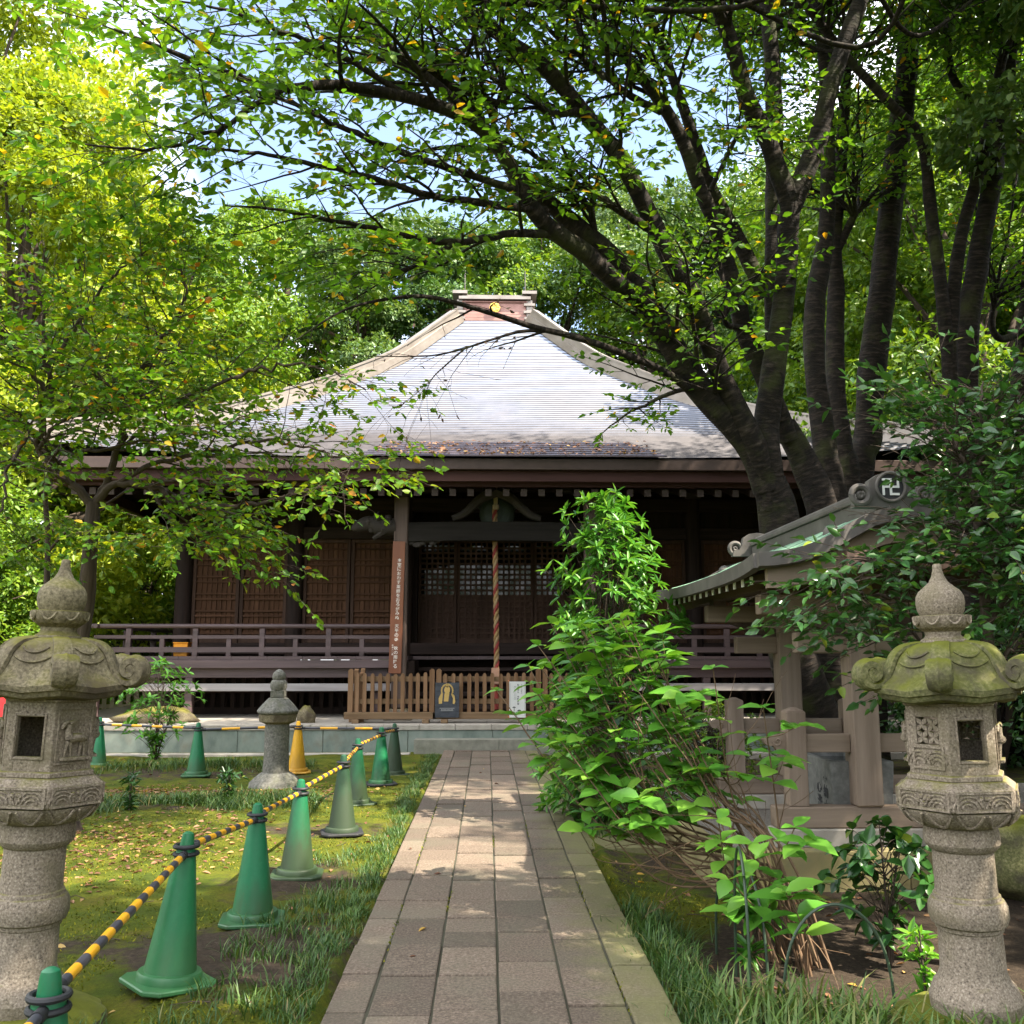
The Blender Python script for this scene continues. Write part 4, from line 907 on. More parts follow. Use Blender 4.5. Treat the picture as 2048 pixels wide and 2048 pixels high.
def stone_lantern(label, loc, shade, m_cap, m_top, feature):
    T = thing('stone_lantern', label, 'stone lantern', loc, 0, 'tall carved stone lanterns beside the path')
    st = M['stone']; ph = -math.pi / 2 - math.pi / 6      # one face looks down the path
    # base
    pet = lambda a, i, r, z: 1 + (0.045 * abs(math.cos(a * 8)) if i in (1, 2, 3) else 0)
    MB().lathe([(0.34, -0.12), (0.355, 0.0), (0.34, 0.05), (0.28, 0.085), (0.20, 0.10)], 64, mod=pet).build('base', M['stone_green'], T, smooth=True)
    # shaft
    pr = [(0.185, 0.10), (0.19, 0.15), (0.165, 0.21), (0.150, 0.225), (0.135, 0.26), (0.131, 0.43), (0.138, 0.435), (0.140, 0.45), (0.155, 0.46), (0.165, 0.49), (0.163, 0.535), (0.150, 0.56), (0.140, 0.565), (0.138, 0.58), (0.130, 0.585), (0.127, 0.62), (0.127, 0.765), (0.136, 0.77), (0.150, 0.785), (0.158, 0.80), (0.156, 0.85), (0.15, 0.87)]
    MB().lathe(pr, 48).build('shaft', st, T, smooth=True, flat_angle=28)
    # lotus collar
    def lot(a, i, r, z): return 1 + (0.05 * abs(math.sin(a * 6)) ** 0.6 - 0.03 if 0 < i < 5 else 0)
    c = MB().lathe([(0.15, 0.871), (0.185, 0.882), (0.215, 0.905), (0.238, 0.935), (0.243, 0.952), (0.2, 0.956)], 96, mod=lot).build('lotus_collar', st, T, smooth=True)
    m = MB()
    for k in range(12):
        a = math.pi / 12 + k * math.pi / 6; pts = []
        for t in np.linspace(-1, 1, 13):
            b = a + t * 0.21; zz = 0.945 - 0.055 * (1 - abs(t) ** 2.5); r = np.interp(zz, [0.882, 0.905, 0.935, 0.952], [0.19, 0.222, 0.245, 0.252]); pts.append((r * math.cos(b), r * math.sin(b), zz))
        m.tube(pts, 0.0065, 5)
    m.build('petal_edges', st, c, smooth=True)
    # hexagonal table with carved panels
    HX = lambda a, i, r, z: 1.0
    tb = MB().lathe([(0.262, 0.957), (0.272, 0.962), (0.274, 1.045), (0.266, 1.052), (0.232, 1.078), (0.215, 1.08)], 6, ph=ph).build('hexagonal_table', M['stone'], T, bev=0.004)
    for k in range(6):
        Mx = face_frame(ph, k, 0.273, 1.003); fr = MB(); w, h = 0.225, 0.066
        for x0, x1, y0, y1 in ((-w / 2 - 0.012, w / 2 + 0.012, h / 2, h / 2 + 0.010), (-w / 2 - 0.012, w / 2 + 0.012, -h / 2 - 0.010, -h / 2), (-w / 2 - 0.012, -w / 2, -h / 2, h / 2), (w / 2, w / 2 + 0.012, -h / 2, h / 2)):
            fr.obox(Mx @ Matrix.Translation(((x0 + x1) / 2, (y0 + y1) / 2, 0.002)), x1 - x0, y1 - y0, 0.012)
        waves(fr, Mx, w, h, k); fr.build('wave_relief', st, tb, smooth=True)
    # fire box: six walls, the path-facing one open
    R0, R1 = 0.205, 0.20; z0, z1 = 1.081, 1.412; fb = MB()
    fb.lathe([(0.222, 1.0805), (0.222, 1.10), (0.207, 1.106)], 6, ph=ph); fb.lathe([(0.208, 1.40), (0.216, 1.404), (0.216, 1.414)], 6, ph=ph)
    wF = R0
    for k in range(6):
        Mx = face_frame(ph, k, R0, (1.105 + 1.40) / 2); h = 0.295; d = 0.03
        def panel(x0, x1, y0, y1, zz=0.0, dd=d): fb.obox(Mx @ Matrix.Translation(((x0 + x1) / 2, (y0 + y1) / 2, zz - dd / 2)), x1 - x0, y1 - y0, dd)
        if k == 0 or k == 3:
            panel(-wF / 2, -0.057, -h / 2, h / 2); panel(0.057, wF / 2, -h / 2, h / 2); panel(-0.057, 0.057, 0.085, h / 2); panel(-0.057, 0.057, -h / 2, -0.085)
            for x0, x1, y0, y1 in ((-0.07, -0.06, -0.098, 0.098), (0.06, 0.07, -0.098, 0.098), (-0.06, 0.06, 0.088, 0.098), (-0.06, 0.06, -0.098, -0.088)): panel(x0, x1, y0, y1, 0.006, 0.0058)
        elif feature(k) == 'lattice':
            panel(-wF / 2, -0.055, -h / 2, h / 2); panel(0.055, wF / 2, -h / 2, h / 2); panel(-0.055, 0.055, 0.10, h / 2); panel(-0.055, 0.055, -h / 2, -0.02)
        else:
            panel(-wF / 2, wF / 2, -h / 2, h / 2)
            for x0, x1, y0, y1 in ((-0.088, -0.078, -0.12, 0.125), (0.078, 0.088, -0.12, 0.125), (-0.078, 0.078, 0.115, 0.125), (-0.078, 0.078, -0.12, -0.11)): panel(x0, x1, y0, y1, 0.007, 0.0068)
    fbo = fb.build('fire_box', st, T, bev=0.002)
    MB().lathe([(0.15, 1.10), (0.15, 1.103)], 6, ph=ph).build('fire_box_floor', M['stone_grey'], fbo)
    for k in range(6):
        Mx = face_frame(ph, k, R0, 1.2525); P = lambda x, y, d: tuple(Mx @ Vector((x, y, d)))
        if k in (0, 3): continue
        if feature(k) == 'lattice':
            m = MB()
            for i in range(2):
                for j in range(2):
                    cx, cy_ = -0.0275 + i * 0.055, 0.012 + j * 0.055
                    for q in range(4):
                        a = math.pi / 4 + q * math.pi / 2; L = 0.037
                        poly = []
                        for t in np.linspace(0, 1, 7): poly.append((t * L, 0.0105 * math.sin(math.pi * t)))
                        for t in np.linspace(1, 0, 7)[1:-1]: poly.append((t * L, -0.0105 * math.sin(math.pi * t)))
                        rot = [(cx + x * math.cos(a) - y * math.sin(a), cy_ + x * math.sin(a) + y * math.cos(a)) for x, y in poly]
                        m.prism(rot, Mx @ Matrix.Translation((0, 0, -0.02)), 0.016)
            m.build('lattice', st, fbo)
            w2 = MB(); waves(w2, Mx @ Matrix.Translation((0, -0.075, 0)), 0.14, 0.07, 3)
            for x0, x1, y0, y1 in ((-0.078, 0.078, -0.035, -0.025), (-0.078, 0.078, -0.125, -0.115), (-0.078, -0.068, -0.115, -0.035), (0.068, 0.078, -0.115, -0.035)): w2.obox(Mx @ Matrix.Translation(((x0 + x1) / 2, (y0 + y1) / 2, 0.003)), x1 - x0, y1 - y0, 0.008)
            w2.build('wave_relief', st, fbo, smooth=True)
        else:
            m = MB()    # a standing deer in relief
            sx = 1 if k in (1, 2) else -1
            Q = lambda pts: [P(sx * x, y, d) for x, y, d in pts]
            m.tube(Q([(-0.030, -0.012, 0.010), (-0.010, -0.004, 0.016), (0.018, -0.004, 0.016), (0.042, -0.012, 0.010)]), [0.019, 0.026, 0.024, 0.019], 10, 0.8)
            m.tube(Q([(-0.030, -0.006, 0.014), (-0.042, 0.025, 0.016), (-0.036, 0.052, 0.017)]), [0.020, 0.014, 0.012], 9)
            m.tube(Q([(-0.038, 0.056, 0.017), (-0.022, 0.064, 0.02), (-0.008, 0.070, 0.018)]), [0.014, 0.011, 0.006], 8)
            for x, l in ((-0.034, -0.012), (-0.024, 0.008), (0.034, -0.006), (0.044, 0.010)): m.tube(Q([(x, -0.02, 0.012), (x + l * 0.6, -0.052, 0.011), (x + l, -0.088, 0.009)]), [0.010, 0.006, 0.005], 6)
            m.tube(Q([(-0.04, 0.066, 0.014), (-0.058, 0.055, 0.01), (-0.07, 0.035, 0.01)]), [0.006, 0.012, 0.006], 6)
            m.tube(Q([(0.055, -0.008, 0.01), (0.064, -0.022, 0.01)]), [0.008, 0.003], 6)
            m.obox(Mx @ Matrix.Translation((0, -0.094, 0.013)), 0.13, 0.012, 0.03)
            m.build('deer_relief', st, fbo, smooth=True)
    # roof with six scrolls
    def cm(a, i, r, z): return 1.0 + (hexr(a, ph) - 1.0 + 0.06) * min(1, max(0, (1.66 - z) / 0.16)) * (1.0 if i > 1 else 1)
    prof = [(0.10, 1.682), (0.145, 1.677), (0.20, 1.655), (0.238, 1.615), (0.262, 1.565), (0.288, 1.530), (0.322, 1.505), (0.336, 1.487), (0.330, 1.462), (0.312, 1.458), (0.308, 1.448), (0.30, 1.436), (0.24, 1.420), (0.15, 1.416)]
    def sag(a): d = (a - ph + math.pi / 6) % (math.pi / 3) - math.pi / 6; return (abs(d) / (math.pi / 6))
    mcap = MB(); n = 96; vs = []
    for i, (r, z) in enumerate(reversed(prof)):
        for k in range(n):
            a = 2 * math.pi * k / n; f = min(1, max(0, (r - 0.14) / 0.15)); rr = r * (1 + (hexr(a, ph) - 0.965) * f); zz = z - (0.018 * sag(a) * f if r > 0.2 else 0)
            vs.append((rr * math.cos(a), rr * math.sin(a), zz))
    q = len(prof); mcap.add(vs, [(i * n + k, i * n + (k + 1) % n, (i + 1) * n + (k + 1) % n, (i + 1) * n + k) for i in range(q - 1) for k in range(n)] + [tuple(range(n)), tuple((q - 1) * n + k for k in range(n))])
    cap = mcap.build('roof', m_cap, T, smooth=True)
    for k in range(6):
        a = ph + k * math.pi / 3; n_ = Vector((math.cos(a), math.sin(a), 0)); x_ = Vector((-n_.y, n_.x, 0)); m = MB()
        path = [(0.12, 1.676), (0.19, 1.662), (0.235, 1.628), (0.262, 1.575), (0.285, 1.530), (0.315, 1.500), (0.350, 1.490), (0.382, 1.502), (0.400, 1.535), (0.394, 1.570), (0.368, 1.590), (0.338, 1.582), (0.324, 1.556), (0.334, 1.530), (0.356, 1.526), (0.366, 1.545), (0.354, 1.560)]
        pts = catmull([n_ * r + Vector((0, 0, z)) for r, z in path], 4); kk = np.linspace(0, 1, len(pts))
        half = np.interp(kk, [0, 0.25, 0.5, 0.7, 1], [0.036, 0.040, 0.052, 0.052, 0.050]); th = np.interp(kk, [0, 0.3, 0.5, 0.75, 1], [0.012, 0.014, 0.026, 0.020, 0.012])
        vs = []; t_ = np.gradient(pts, axis=0)
        for p, d, hw, h_ in zip(pts, t_, half, th):
            v = np.cross(np.array(x_), d); v /= np.linalg.norm(v)
            for s1, s2 in ((-1, -0.6), (-0.7, -1), (0.7, -1), (1, -0.6), (1, 0.6), (0.7, 1), (0.25, 1.0), (0, 1.25), (-0.25, 1.0), (-0.7, 1), (-1, 0.6)): vs.append(p + np.array(x_) * s1 * hw + v * s2 * h_)
        e = 11; m.add(vs, [(i * e + j, i * e + (j + 1) % e, (i + 1) * e + (j + 1) % e, (i + 1) * e + j) for i in range(len(pts) - 1) for j in range(e)] + [tuple(range(e)), tuple((len(pts) - 1) * e + j for j in range(e))])
        c = n_ * 0.358 + Vector((0, 0, 1.545)); Mx = Matrix((n_, Vector((0, 0, 1)), x_)).transposed().to_4x4(); Mx.translation = c - x_ * 0.047
        m.prism([(0.034 * math.cos(t), 0.038 * math.sin(t)) for t in np.linspace(0, 6.28, 17)[:-1]], Mx, 0.094); m.build('scroll', m_cap, cap, smooth=True)
        # two drooping cloud lines carved into each roof face
        am = a + math.pi / 6
        for zz, w_ in ((1.640, 0.27), (1.598, 0.33)):
            pts = []
            for t in np.linspace(-1, 1, 13):
                b = am + t * w_; z = zz - 0.024 * (1 - abs(t) ** 2.2); r = np.interp(-z, [-1.677, -1.655, -1.615, -1.565, -1.53], [0.145, 0.20, 0.238, 0.262, 0.288]); f = min(1, max(0, (r - 0.14) / 0.15)); r *= (1 + (hexr(b, ph) - 0.965) * f)
                pts.append((r * math.cos(b), r * math.sin(b), z))
            MB().tube(pts, 0.006, 5).build('cloud_line', m_cap, cap, smooth=True)
    # jewel
    nk = MB().lathe([(0.10, 1.680), (0.098, 1.692), (0.085, 1.70), (0.076, 1.712), (0.078, 1.728), (0.094, 1.738)], 40).build('neck', m_top, T, smooth=True)
    bw = MB().lathe([(0.09, 1.738), (0.108, 1.752), (0.120, 1.778), (0.123, 1.802), (0.112, 1.804)], 64, mod=lambda a, i, r, z: 1 + (0.03 * abs(math.sin(a * 4)) if 0 < i < 3 else 0)).build('lotus_ring', m_top, T, smooth=True)
    m = MB()
    for k in range(8):
        a = k * math.pi / 4; m.tube([(0.121 * math.cos(a + t * 0.3), 0.121 * math.sin(a + t * 0.3), 1.797 - 0.035 * (1 - t * t)) for t in np.linspace(-1, 1, 9)], 0.006, 5)
    m.build('petal_edges', m_top, bw, smooth=True)
    MB().lathe([(0.09, 1.803), (0.101, 1.825), (0.106, 1.86), (0.103, 1.89), (0.09, 1.915), (0.066, 1.935), (0.042, 1.957), (0.028, 1.985), (0.021, 2.015), (0.019, 2.038), (0.012, 2.043)], 48).build('jewel', m_top, T, smooth=True, flat_angle=60)
    return T
LL = stone_lantern('carved stone lantern with a deer relief, on the mossy side with the green cones', (-2.03, 4.45, 0.0), 1, M['stone_mossy'], M['stone_mossy'], lambda k: 'deer')
LR = stone_lantern('carved stone lantern with a flower lattice window, in front of the water pavilion', (2.14, 4.36, -0.02), 1, M['stone_green'], M['stone'], lambda k: 'lattice' if k in (5, 2) else 'deer')

LL.rotation_euler.y = 0.036; LR.rotation_euler.y = -0.024
def small_lantern():
    z0 = float(ground_z(-2.68, 12.5)); T = thing('small_stone_lantern', 'small weathered grey stone lantern in front of the terrace beside the yellow cone', 'stone lantern', (-2.68, 12.5, z0))
    g = M['stone_grey']
    MB().lathe([(0.32, -0.05), (0.31, 0.04), (0.25, 0.10), (0.19, 0.15), (0.17, 0.16)], 48, mod=lambda a, i, r, z: 1 + 0.06 * abs(math.sin(a * 4))).build('base', g, T, smooth=True)
    MB().lathe([(0.165, 0.16), (0.155, 0.40), (0.155, 0.72), (0.15, 0.76)], 24).build('shaft', g, T, smooth=True, flat_angle=50)
    MB().lathe([(0.16, 0.76), (0.235, 0.79), (0.245, 0.875), (0.23, 0.885)], 8).build('table', M['stone_mossy'], T, bev=0.008)
    MB().lathe([(0.25, 0.885), (0.275, 0.92), (0.25, 0.95), (0.19, 1.02), (0.13, 1.08), (0.11, 1.09)], 8).build('roof', g, T, bev=0.01)
    MB().box(-0.085, 0.085, -0.085, 0.085, 1.09, 1.185).build('block', g, T, bev=0.01)
    MB().lathe([(0.09, 1.185), (0.108, 1.22), (0.105, 1.28), (0.085, 1.31), (0.07, 1.315), (0.082, 1.33), (0.088, 1.355), (0.075, 1.40), (0.04, 1.435), (0.01, 1.45)], 24).build('jewel', g, T, smooth=True)
small_lantern()

# ================================================================== cones and striped bars
def cone_mat(name, c, dirt, lo, hi, rough=0.45):
    m, t, b, o = new_mat(name)
    co = t.nodes.new('ShaderNodeTexCoord'); s = t.nodes.new('ShaderNodeSeparateXYZ'); t.links.new(co.outputs['Object'], s.inputs[0])
    a = t.nodes.new('ShaderNodeMath'); a.operation = 'MULTIPLY_ADD'; t.links.new(noise(t, 9, 6, 0.7, (1, 1, 0.4)), a.inputs[0]); a.inputs[1].default_value = -0.55; t.links.new(s.outputs['Z'], a.inputs[2])
    d = t.nodes.new('ShaderNodeMapRange'); d.inputs['From Min'].default_value = hi; d.inputs['From Max'].default_value = lo; d.inputs['To Max'].default_value = 0.85; t.links.new(a.outputs[0], d.inputs['Value'])
    base = mixc(t, ramp(t, noise(t, 16, 6, 0.7), [(0.45, (0, 0, 0)), (0.62, (0.15, 0.15, 0.15)), (0.75, (0.9, 0.9, 0.9))]), c, tuple(min(1, x * 1.6 + 0.02) for x in c))
    base = mixc(t, ramp(t, noise(t, 5, 4, 0.6, (1, 1, 0.5)), [(0.4, (0, 0, 0)), (0.7, (0.55, 0.55, 0.55))]), base, tuple(x * 0.5 for x in c))
    base = mixc(t, ramp(t, noise(t, 60, 3, 0.6, (1, 1, 0.25)), [(0.62, (0, 0, 0)), (0.72, (0.6, 0.6, 0.6))]), base, tuple(x * 0.55 + d_ * 0.6 for x, d_ in zip(c, dirt)))
    t.links.new(mixc(t, d.outputs['Result'], base, dirt), b.inputs['Base Color']); b.inputs['Roughness'].default_value = rough
    bump(t, b, noise(t, 45, 5), 0.12, 0.003); return m
CM = {'green': cone_mat('cone_green', (0.005, 0.14, 0.052), (0.05, 0.065, 0.022), -0.40, 0.02), 'faded': cone_mat('cone_faded', (0.008, 0.15, 0.05), (0.05, 0.14, 0.05), -0.3, 0.1),
      'dirty': cone_mat('cone_dirty', (0.005, 0.12, 0.047), (0.034, 0.042, 0.018), -0.08, 0.30), 'dull': cone_mat('cone_dull', (0.008, 0.075, 0.032), (0.03, 0.042, 0.019), 0.08, 0.46, 0.6), 'yellow': cone_mat('cone_yellow', (0.70, 0.36, 0.012), (0.40, 0.22, 0.03), -0.35, 0.1)}
black_rubber = plain('black_rubber', (0.018, 0.018, 0.02), 0.6)
bar_yellow = plain('bar_yellow', (0.78, 0.38, 0.012), 0.35, var=0.08); bar_black = plain('bar_black', (0.05, 0.048, 0.06), 0.38)
CONE_TOPS = []
def cone(label, x, y, kind, rz=0.0, tilt=(0, 0), base_m=None, scale=1.0, parent_only=False):
    z = float(ground_z(x, y)) + 0.004; T = thing('traffic_cone', label, 'traffic cone', (x, y, z), rz, 'traffic cones linked by striped bars')
    T.rotation_euler = (tilt[0], tilt[1], rz); T.scale = (scale,) * 3; cm = CM[kind]
    MB().lathe([(0.128, 0.03), (0.124, 0.055), (0.048, 0.60), (0.046, 0.612), (0.036, 0.614), (0.030, 0.675), (0.026, 0.692), (0.014, 0.70), (0.003, 0.702)], 36).build('body', cm, T, smooth=True, flat_angle=35)
    MB().lathe([(0.152, 0.024), (0.152, 0.052), (0.146, 0.062), (0.128, 0.064)], 36).build('collar', cm, T, smooth=True, flat_angle=40)
    c, s = 0.19, 0.13; poly = [(c, -s), (c, s), (s, c), (-s, c), (-c, s), (-c, -s), (-s, -c), (s, -c)]
    MB().prism(poly, Matrix.Translation((0, 0, 0)), 0.024).build('base_plate', base_m or cm, T, bev=0.006)
    bpy.context.view_layer.update(); CONE_TOPS.append(T.matrix_world @ Vector((0, 0, 0.615 if y > 4 else 0.605))); return T
GX = lambda u, v: on(u, v + 6, 0.0)
c_ = on(97, 1818, 0.70)
cone('nearest green cone, cut off by the bottom of the picture', c_[0], c_[1], 'green', 0.3)
p = GX(310, 1875); cone('faded pale green cone leaning over, nearest whole cone of the row', p[0], p[1] + 0.05, 'faded', 0.75, (0.02, 0.085))
p = GX(476, 1728); cone('bright green cone, second whole cone of the row from the front', p[0], p[1], 'green', 0.15, (0, 0.01))
p = GX(560, 1640); cone('bright green cone with a mud-stained foot, third whole cone of the row', p[0], p[1], 'dirty', 0.1, (0, 0.015))
p = GX(645, 1565); cone('dull grimy green cone on a black foot plate, fourth whole cone of the row', p[0], p[1], 'dull', 0.2, (0, 0), black_rubber)
p = GX(676, 1512); cone('dull green cone standing just behind the grimy one on the black foot plate', p[0] - 0.02, p[1], 'dirty', 0.5)
p = GX(718, 1476); cone('small-looking green cone in the bar line, next to last before the corner', p[0], p[1], 'green', 0.3, (0, 0), black_rubber)
p = GX(743, 1452); cone('green cone with a muddy lower half at the corner by the step', p[0], p[1], 'dull', 0.6)
p = GX(560, 1452); cone('yellow cone behind the small stone lantern', p[0], p[1], 'yellow', 0.2)
p = GX(370, 1458); cone('green cone alone between the young sapling and the small stone lantern', p[0], p[1], 'green', 0.2)
p = GX(183, 1444); cone('green cone half hidden behind the fire box of the big lantern with the deer', p[0], p[1], 'green', 0.4)
p = GX(-4, 1444); cone('green cone at the far end of the bar line by the red panel', p[0], p[1], 'green', 0.1)

def striped_bar(label, a, b, zo=(0, 0), rings=(1, 1), stripe=0.098):
    a = Vector(a) + Vector((0, 0, zo[0])); b = Vector(b) + Vector((0, 0, zo[1])); mid = (a + b) / 2
    T = thing('striped_bar', label, 'barrier bar', a, 0, 'yellow and black bars linking the cones'); d = b - a; L = d.length; dn = d.normalized(); r = 0.0175
    s0, s1 = 0.065, L - 0.065; n = max(3, int(round((s1 - s0) / stripe))); n += 1 - n % 2
    k = MB().tube([dn * (s0 + (s1 - s0) * i / n) for i in range(n + 1)], r, 14); rod = k.build('rod', bar_black, T, smooth=True, flat_angle=60); rod.data.materials.append(bar_yellow)
    for pl in rod.data.polygons:
        if len(pl.vertices) == 4: pl.material_index = int(((Vector(pl.center).dot(dn) - s0) / (s1 - s0)) * n) % 2
    for e, c in ((0, Vector((0, 0, 0))), (1, d)):
        if rings[e]:
            m = MB(); m.tube([c + Vector((0.054 * math.cos(t), 0.054 * math.sin(t), 0.006 * (-1) ** e)) for t in np.linspace(0, 6.2832, 28)], 0.011, 8)
            sg = dn if e == 0 else -dn; m.tube([c + sg * 0.05, c + sg * 0.10], [0.020, 0.0215], 12); m.build('end_ring', black_rubber, T, smooth=True)
C = CONE_TOPS
front = C[0] + (C[0] - C[1]) * 1.0
lab = ['striped bar running out of the picture from the nearest cone', 'striped bar between the cut-off cone and the leaning faded cone', 'striped bar from the leaning faded cone to the bright green cone behind it', 'striped bar between the second and third whole cones', 'striped bar from the mud-stained cone to the grimy cone on the black plate',
       'short striped bar reaching the dull cone behind the grimy one', 'striped bar on to the next to last cone before the corner', 'striped bar ending at the corner cone by the step']
striped_bar(lab[0], front, C[0], (0, -0.012), (0, 1))
for i in range(7): striped_bar(lab[i + 1], C[i], C[i + 1], (0.012, -0.012))
for t_, i, j in (('striped bar along the terrace between the corner and the yellow cone', 7, 8), ('striped bar along the terrace between the yellow cone and the lone green cone', 8, 9),
                 ('striped bar along the terrace behind the young sapling', 9, 10), ('striped bar along the terrace behind the big lantern with the deer', 10, 11)): striped_bar(t_, C[i], C[j], (0.012, -0.012), stripe=0.22)
def red_panel():
    p = at(17, 1350, 15.0)
    T = thing('red_panel', 'red painted panel on two posts at the left edge behind the deer lantern', 'panel', (p[0] - 0.45, 15.0, 0.0)); rp = plain('red_paint', (0.52, 0.025, 0.03), 0.45)
    MB().box(-0.55, 0.50, -0.03, 0.03, 0.42, 1.10).build('panel', rp, T, bev=0.01)
    for x in (-0.5, 0.45): MB().box(x - 0.03, x + 0.03, 0.032, 0.09, -0.05, 1.08).build('post', M['slate_metal'], T)
red_panel()

# ================================================================== water pavilion
PX = 2.92
PAV = thing('water_pavilion', 'small open timber water pavilion with a curved green copper gable roof', 'pavilion', (PX, 8.35, 0.17))
def pp(mb, name, m, parent=PAV, **k): return mb.build(name, m, parent, world=True, **k)
for y in (7.5, 9.3):
    pp(MB().box(2.18, 5.0 if y < 8 else 4.3, y - 0.10, y + 0.10, 0.165, 0.30), 'foot_kerb', M['concrete'], bev=0.01)
    pp(MB().box(2.2, 4.98 if y < 8 else 4.28, y - 0.085, y + 0.085, 0.302, 0.46), 'sill', M['pav_wood_x'], bev=0.01)
    pp(MB().box(PX - 0.105, PX + 0.105, y - 0.105, y + 0.105, 0.461, 2.32), 'main_post', M['pav_wood'], bev=0.012)
    for x in (2.385, 3.50):
        m = MB().box(x - 0.075, x + 0.075, y - 0.075, y + 0.075, 0.461, 1.17).frustum(x, y, 1.171, 1.20, 0.075, 0.075, 0.02, 0.02); pp(m, 'side_post', M['pav_wood'], bev=0.006)
    pp(MB().box(2.462, PX - 0.107, y - 0.038, y + 0.038, 0.86, 1.0), 'tie_rail', M['pav_wood_x'], bev=0.006); pp(MB().box(PX + 0.107, 3.423, y - 0.038, y + 0.038, 0.86, 1.0), 'tie_rail', M['pav_wood_x'], bev=0.006)
    for s, x in ((-1, 2.308), (1, 3.577)):   # scrolled rail ends
        poly = [(0, 0.07), (0, -0.07)] + [(s * (0.06 + 0.115 * t), -0.07 + 0.10 * t + 0.02 * math.sin(t * 6.28)) for t in np.linspace(0, 1, 7)] + [(s * 0.12, 0.055), (s * 0.06, 0.062)]
        if s > 0: poly = poly[::-1]
        q = MB().prism(poly, Matrix.Translation((x, y + 0.036, 0.93)) @ Matrix.Rotation(math.pi / 2, 4, 'X'), 0.072)
        sp = [(x + s * (0.065 + 0.038 * (1 - t) * math.cos(t * 9)), y - 0.04, 0.945 - 0.0 + 0.038 * (1 - t) * math.sin(t * 9) * -1) for t in np.linspace(0, 1, 22)]; q.tube(sp, 0.005, 5)
        pp(q, 'scrolled_end', M['pav_wood_x'])
    m = MB().box(PX - 0.78, PX + 0.78, y - 0.07, y + 0.07, 1.92, 2.08).box(PX - 0.5, PX + 0.5, y - 0.06, y + 0.06, 1.62, 1.78)
    pp(m, 'cross_beam', M['pav_wood_x'], bev=0.008)
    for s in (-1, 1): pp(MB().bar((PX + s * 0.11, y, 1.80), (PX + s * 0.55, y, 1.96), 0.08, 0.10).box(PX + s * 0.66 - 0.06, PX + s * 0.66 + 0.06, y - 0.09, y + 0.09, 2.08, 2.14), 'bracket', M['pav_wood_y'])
def prof_z(d):      # roof height against distance from the ridge line
    return np.interp(d, [0, 0.12, 0.25, 0.38, 0.5, 0.62, 0.76, 0.92, 1.05], [2.575, 2.565, 2.525, 2.455, 2.38, 2.32, 2.275, 2.25, 2.25])
def side_z(d): return np.interp(d, [0, 0.3, 0.6, 0.85, 1.05], [2.66, 2.53, 2.40, 2.31, 2.25])
dd = np.linspace(-1.0, 1.0, 45); Y0, Y1 = 6.5, 10.35
ys_ = np.concatenate([np.linspace(Y0, Y0 + 0.75, 8), np.linspace(Y0 + 0.95, Y1 - 0.95, 10), np.linspace(Y1 - 0.75, Y1, 8)])
def shell(z_off):
    V = []
    for y in ys_:
        e = min(y - Y0, Y1 - y); f = min(1, e / 0.8); f = f * f * (3 - 2 * f)
        for d in dd:
            w = 1 + 0.05 * (1 - f); z = prof_z(abs(d)) * (1 - f) + side_z(abs(d)) * f; V.append((PX + d * w, y, z + z_off + 0.04 * (abs(y - 8.42) / 1.92) ** 3))
    return V
n = len(dd); m = MB(); a = shell(0.0); b = shell(-0.075); k = len(a)
fs = [(i * n + j, i * n + j + 1, (i + 1) * n + j + 1, (i + 1) * n + j) for i in range(len(ys_) - 1) for j in range(n - 1)]
bd = [i for i in range(n)] + [i * n + n - 1 for i in range(1, len(ys_))] + [(len(ys_) - 1) * n + j for j in range(n - 2, -1, -1)] + [i * n for i in range(len(ys_) - 2, 0, -1)]
m.add(a + b, fs + [tuple(k + q for q in reversed(f)) for f in fs] + [(bd[i], bd[(i + 1) % len(bd)], k + bd[(i + 1) % len(bd)], k + bd[i]) for i in range(len(bd))])
PR = pp(m, 'roof', M['verdigris'], smooth=True)
sm = MB()
for y in np.linspace(Y0 + 0.28, Y1 - 0.28, 13):
    e = min(y - Y0, Y1 - y); f = min(1, e / 0.8); f = f * f * (3 - 2 * f)
    for s in (-1, 1): sm.tube([(PX + s * d * (1 + 0.05 * (1 - f)), y, prof_z(d) * (1 - f) + side_z(d) * f + 0.005 + 0.04 * (abs(y - 8.42) / 1.92) ** 3) for d in np.linspace(0.1, 1.0, 16)], 0.010, 5)
pp(sm, 'standing_seams', M['verdigris'], PR)
eg = MB()
for y, w_ in ((Y0 - 0.012, 1.055), (Y1 + 0.012, 1.055)): sweep(eg, [(PX + d * w_, y, prof_z(abs(d)) + 0.045) for d in np.linspace(-1, 1, 41)], [(-0.03, -0.10), (0.03, -0.085), (0.03, 0.012), (-0.03, 0.012)])
for s in (-1, 1): sweep(eg, [(PX + s * (1.0 + 0.05 * (abs(y - 8.42) / 1.92) ** 4), y, 2.252 + 0.04 * (abs(y - 8.42) / 1.92) ** 3) for y in np.linspace(Y0 + 0.02, Y1 - 0.02, 21)], [(-0.03, -0.09), (0.03, -0.09), (0.03, 0.012), (-0.03, 0.012)])
pp(eg, 'eave_edge', M['slate_metal'], PR)
for y, nm in ((Y0 + 0.09, 1), (Y1 - 0.09, -1)):
    m = MB(); sweep(m, [(PX + d * 1.0, y, prof_z(abs(d)) - 0.035) for d in np.linspace(-0.97, 0.97, 37)], [(-0.035, -0.15), (0.035, -0.15), (0.035, 0.0), (-0.035, 0.0)]); pp(m, 'barge_board', M['pav_wood_x'], PR)
for s in (-1, 1): pp(MB().box(PX + s * 0.66 - 0.06, PX + s * 0.66 + 0.06, Y0 + 0.16, Y1 - 0.16, 2.12, 2.235), 'purlin', M['pav_wood_y'], PR, bev=0.006)
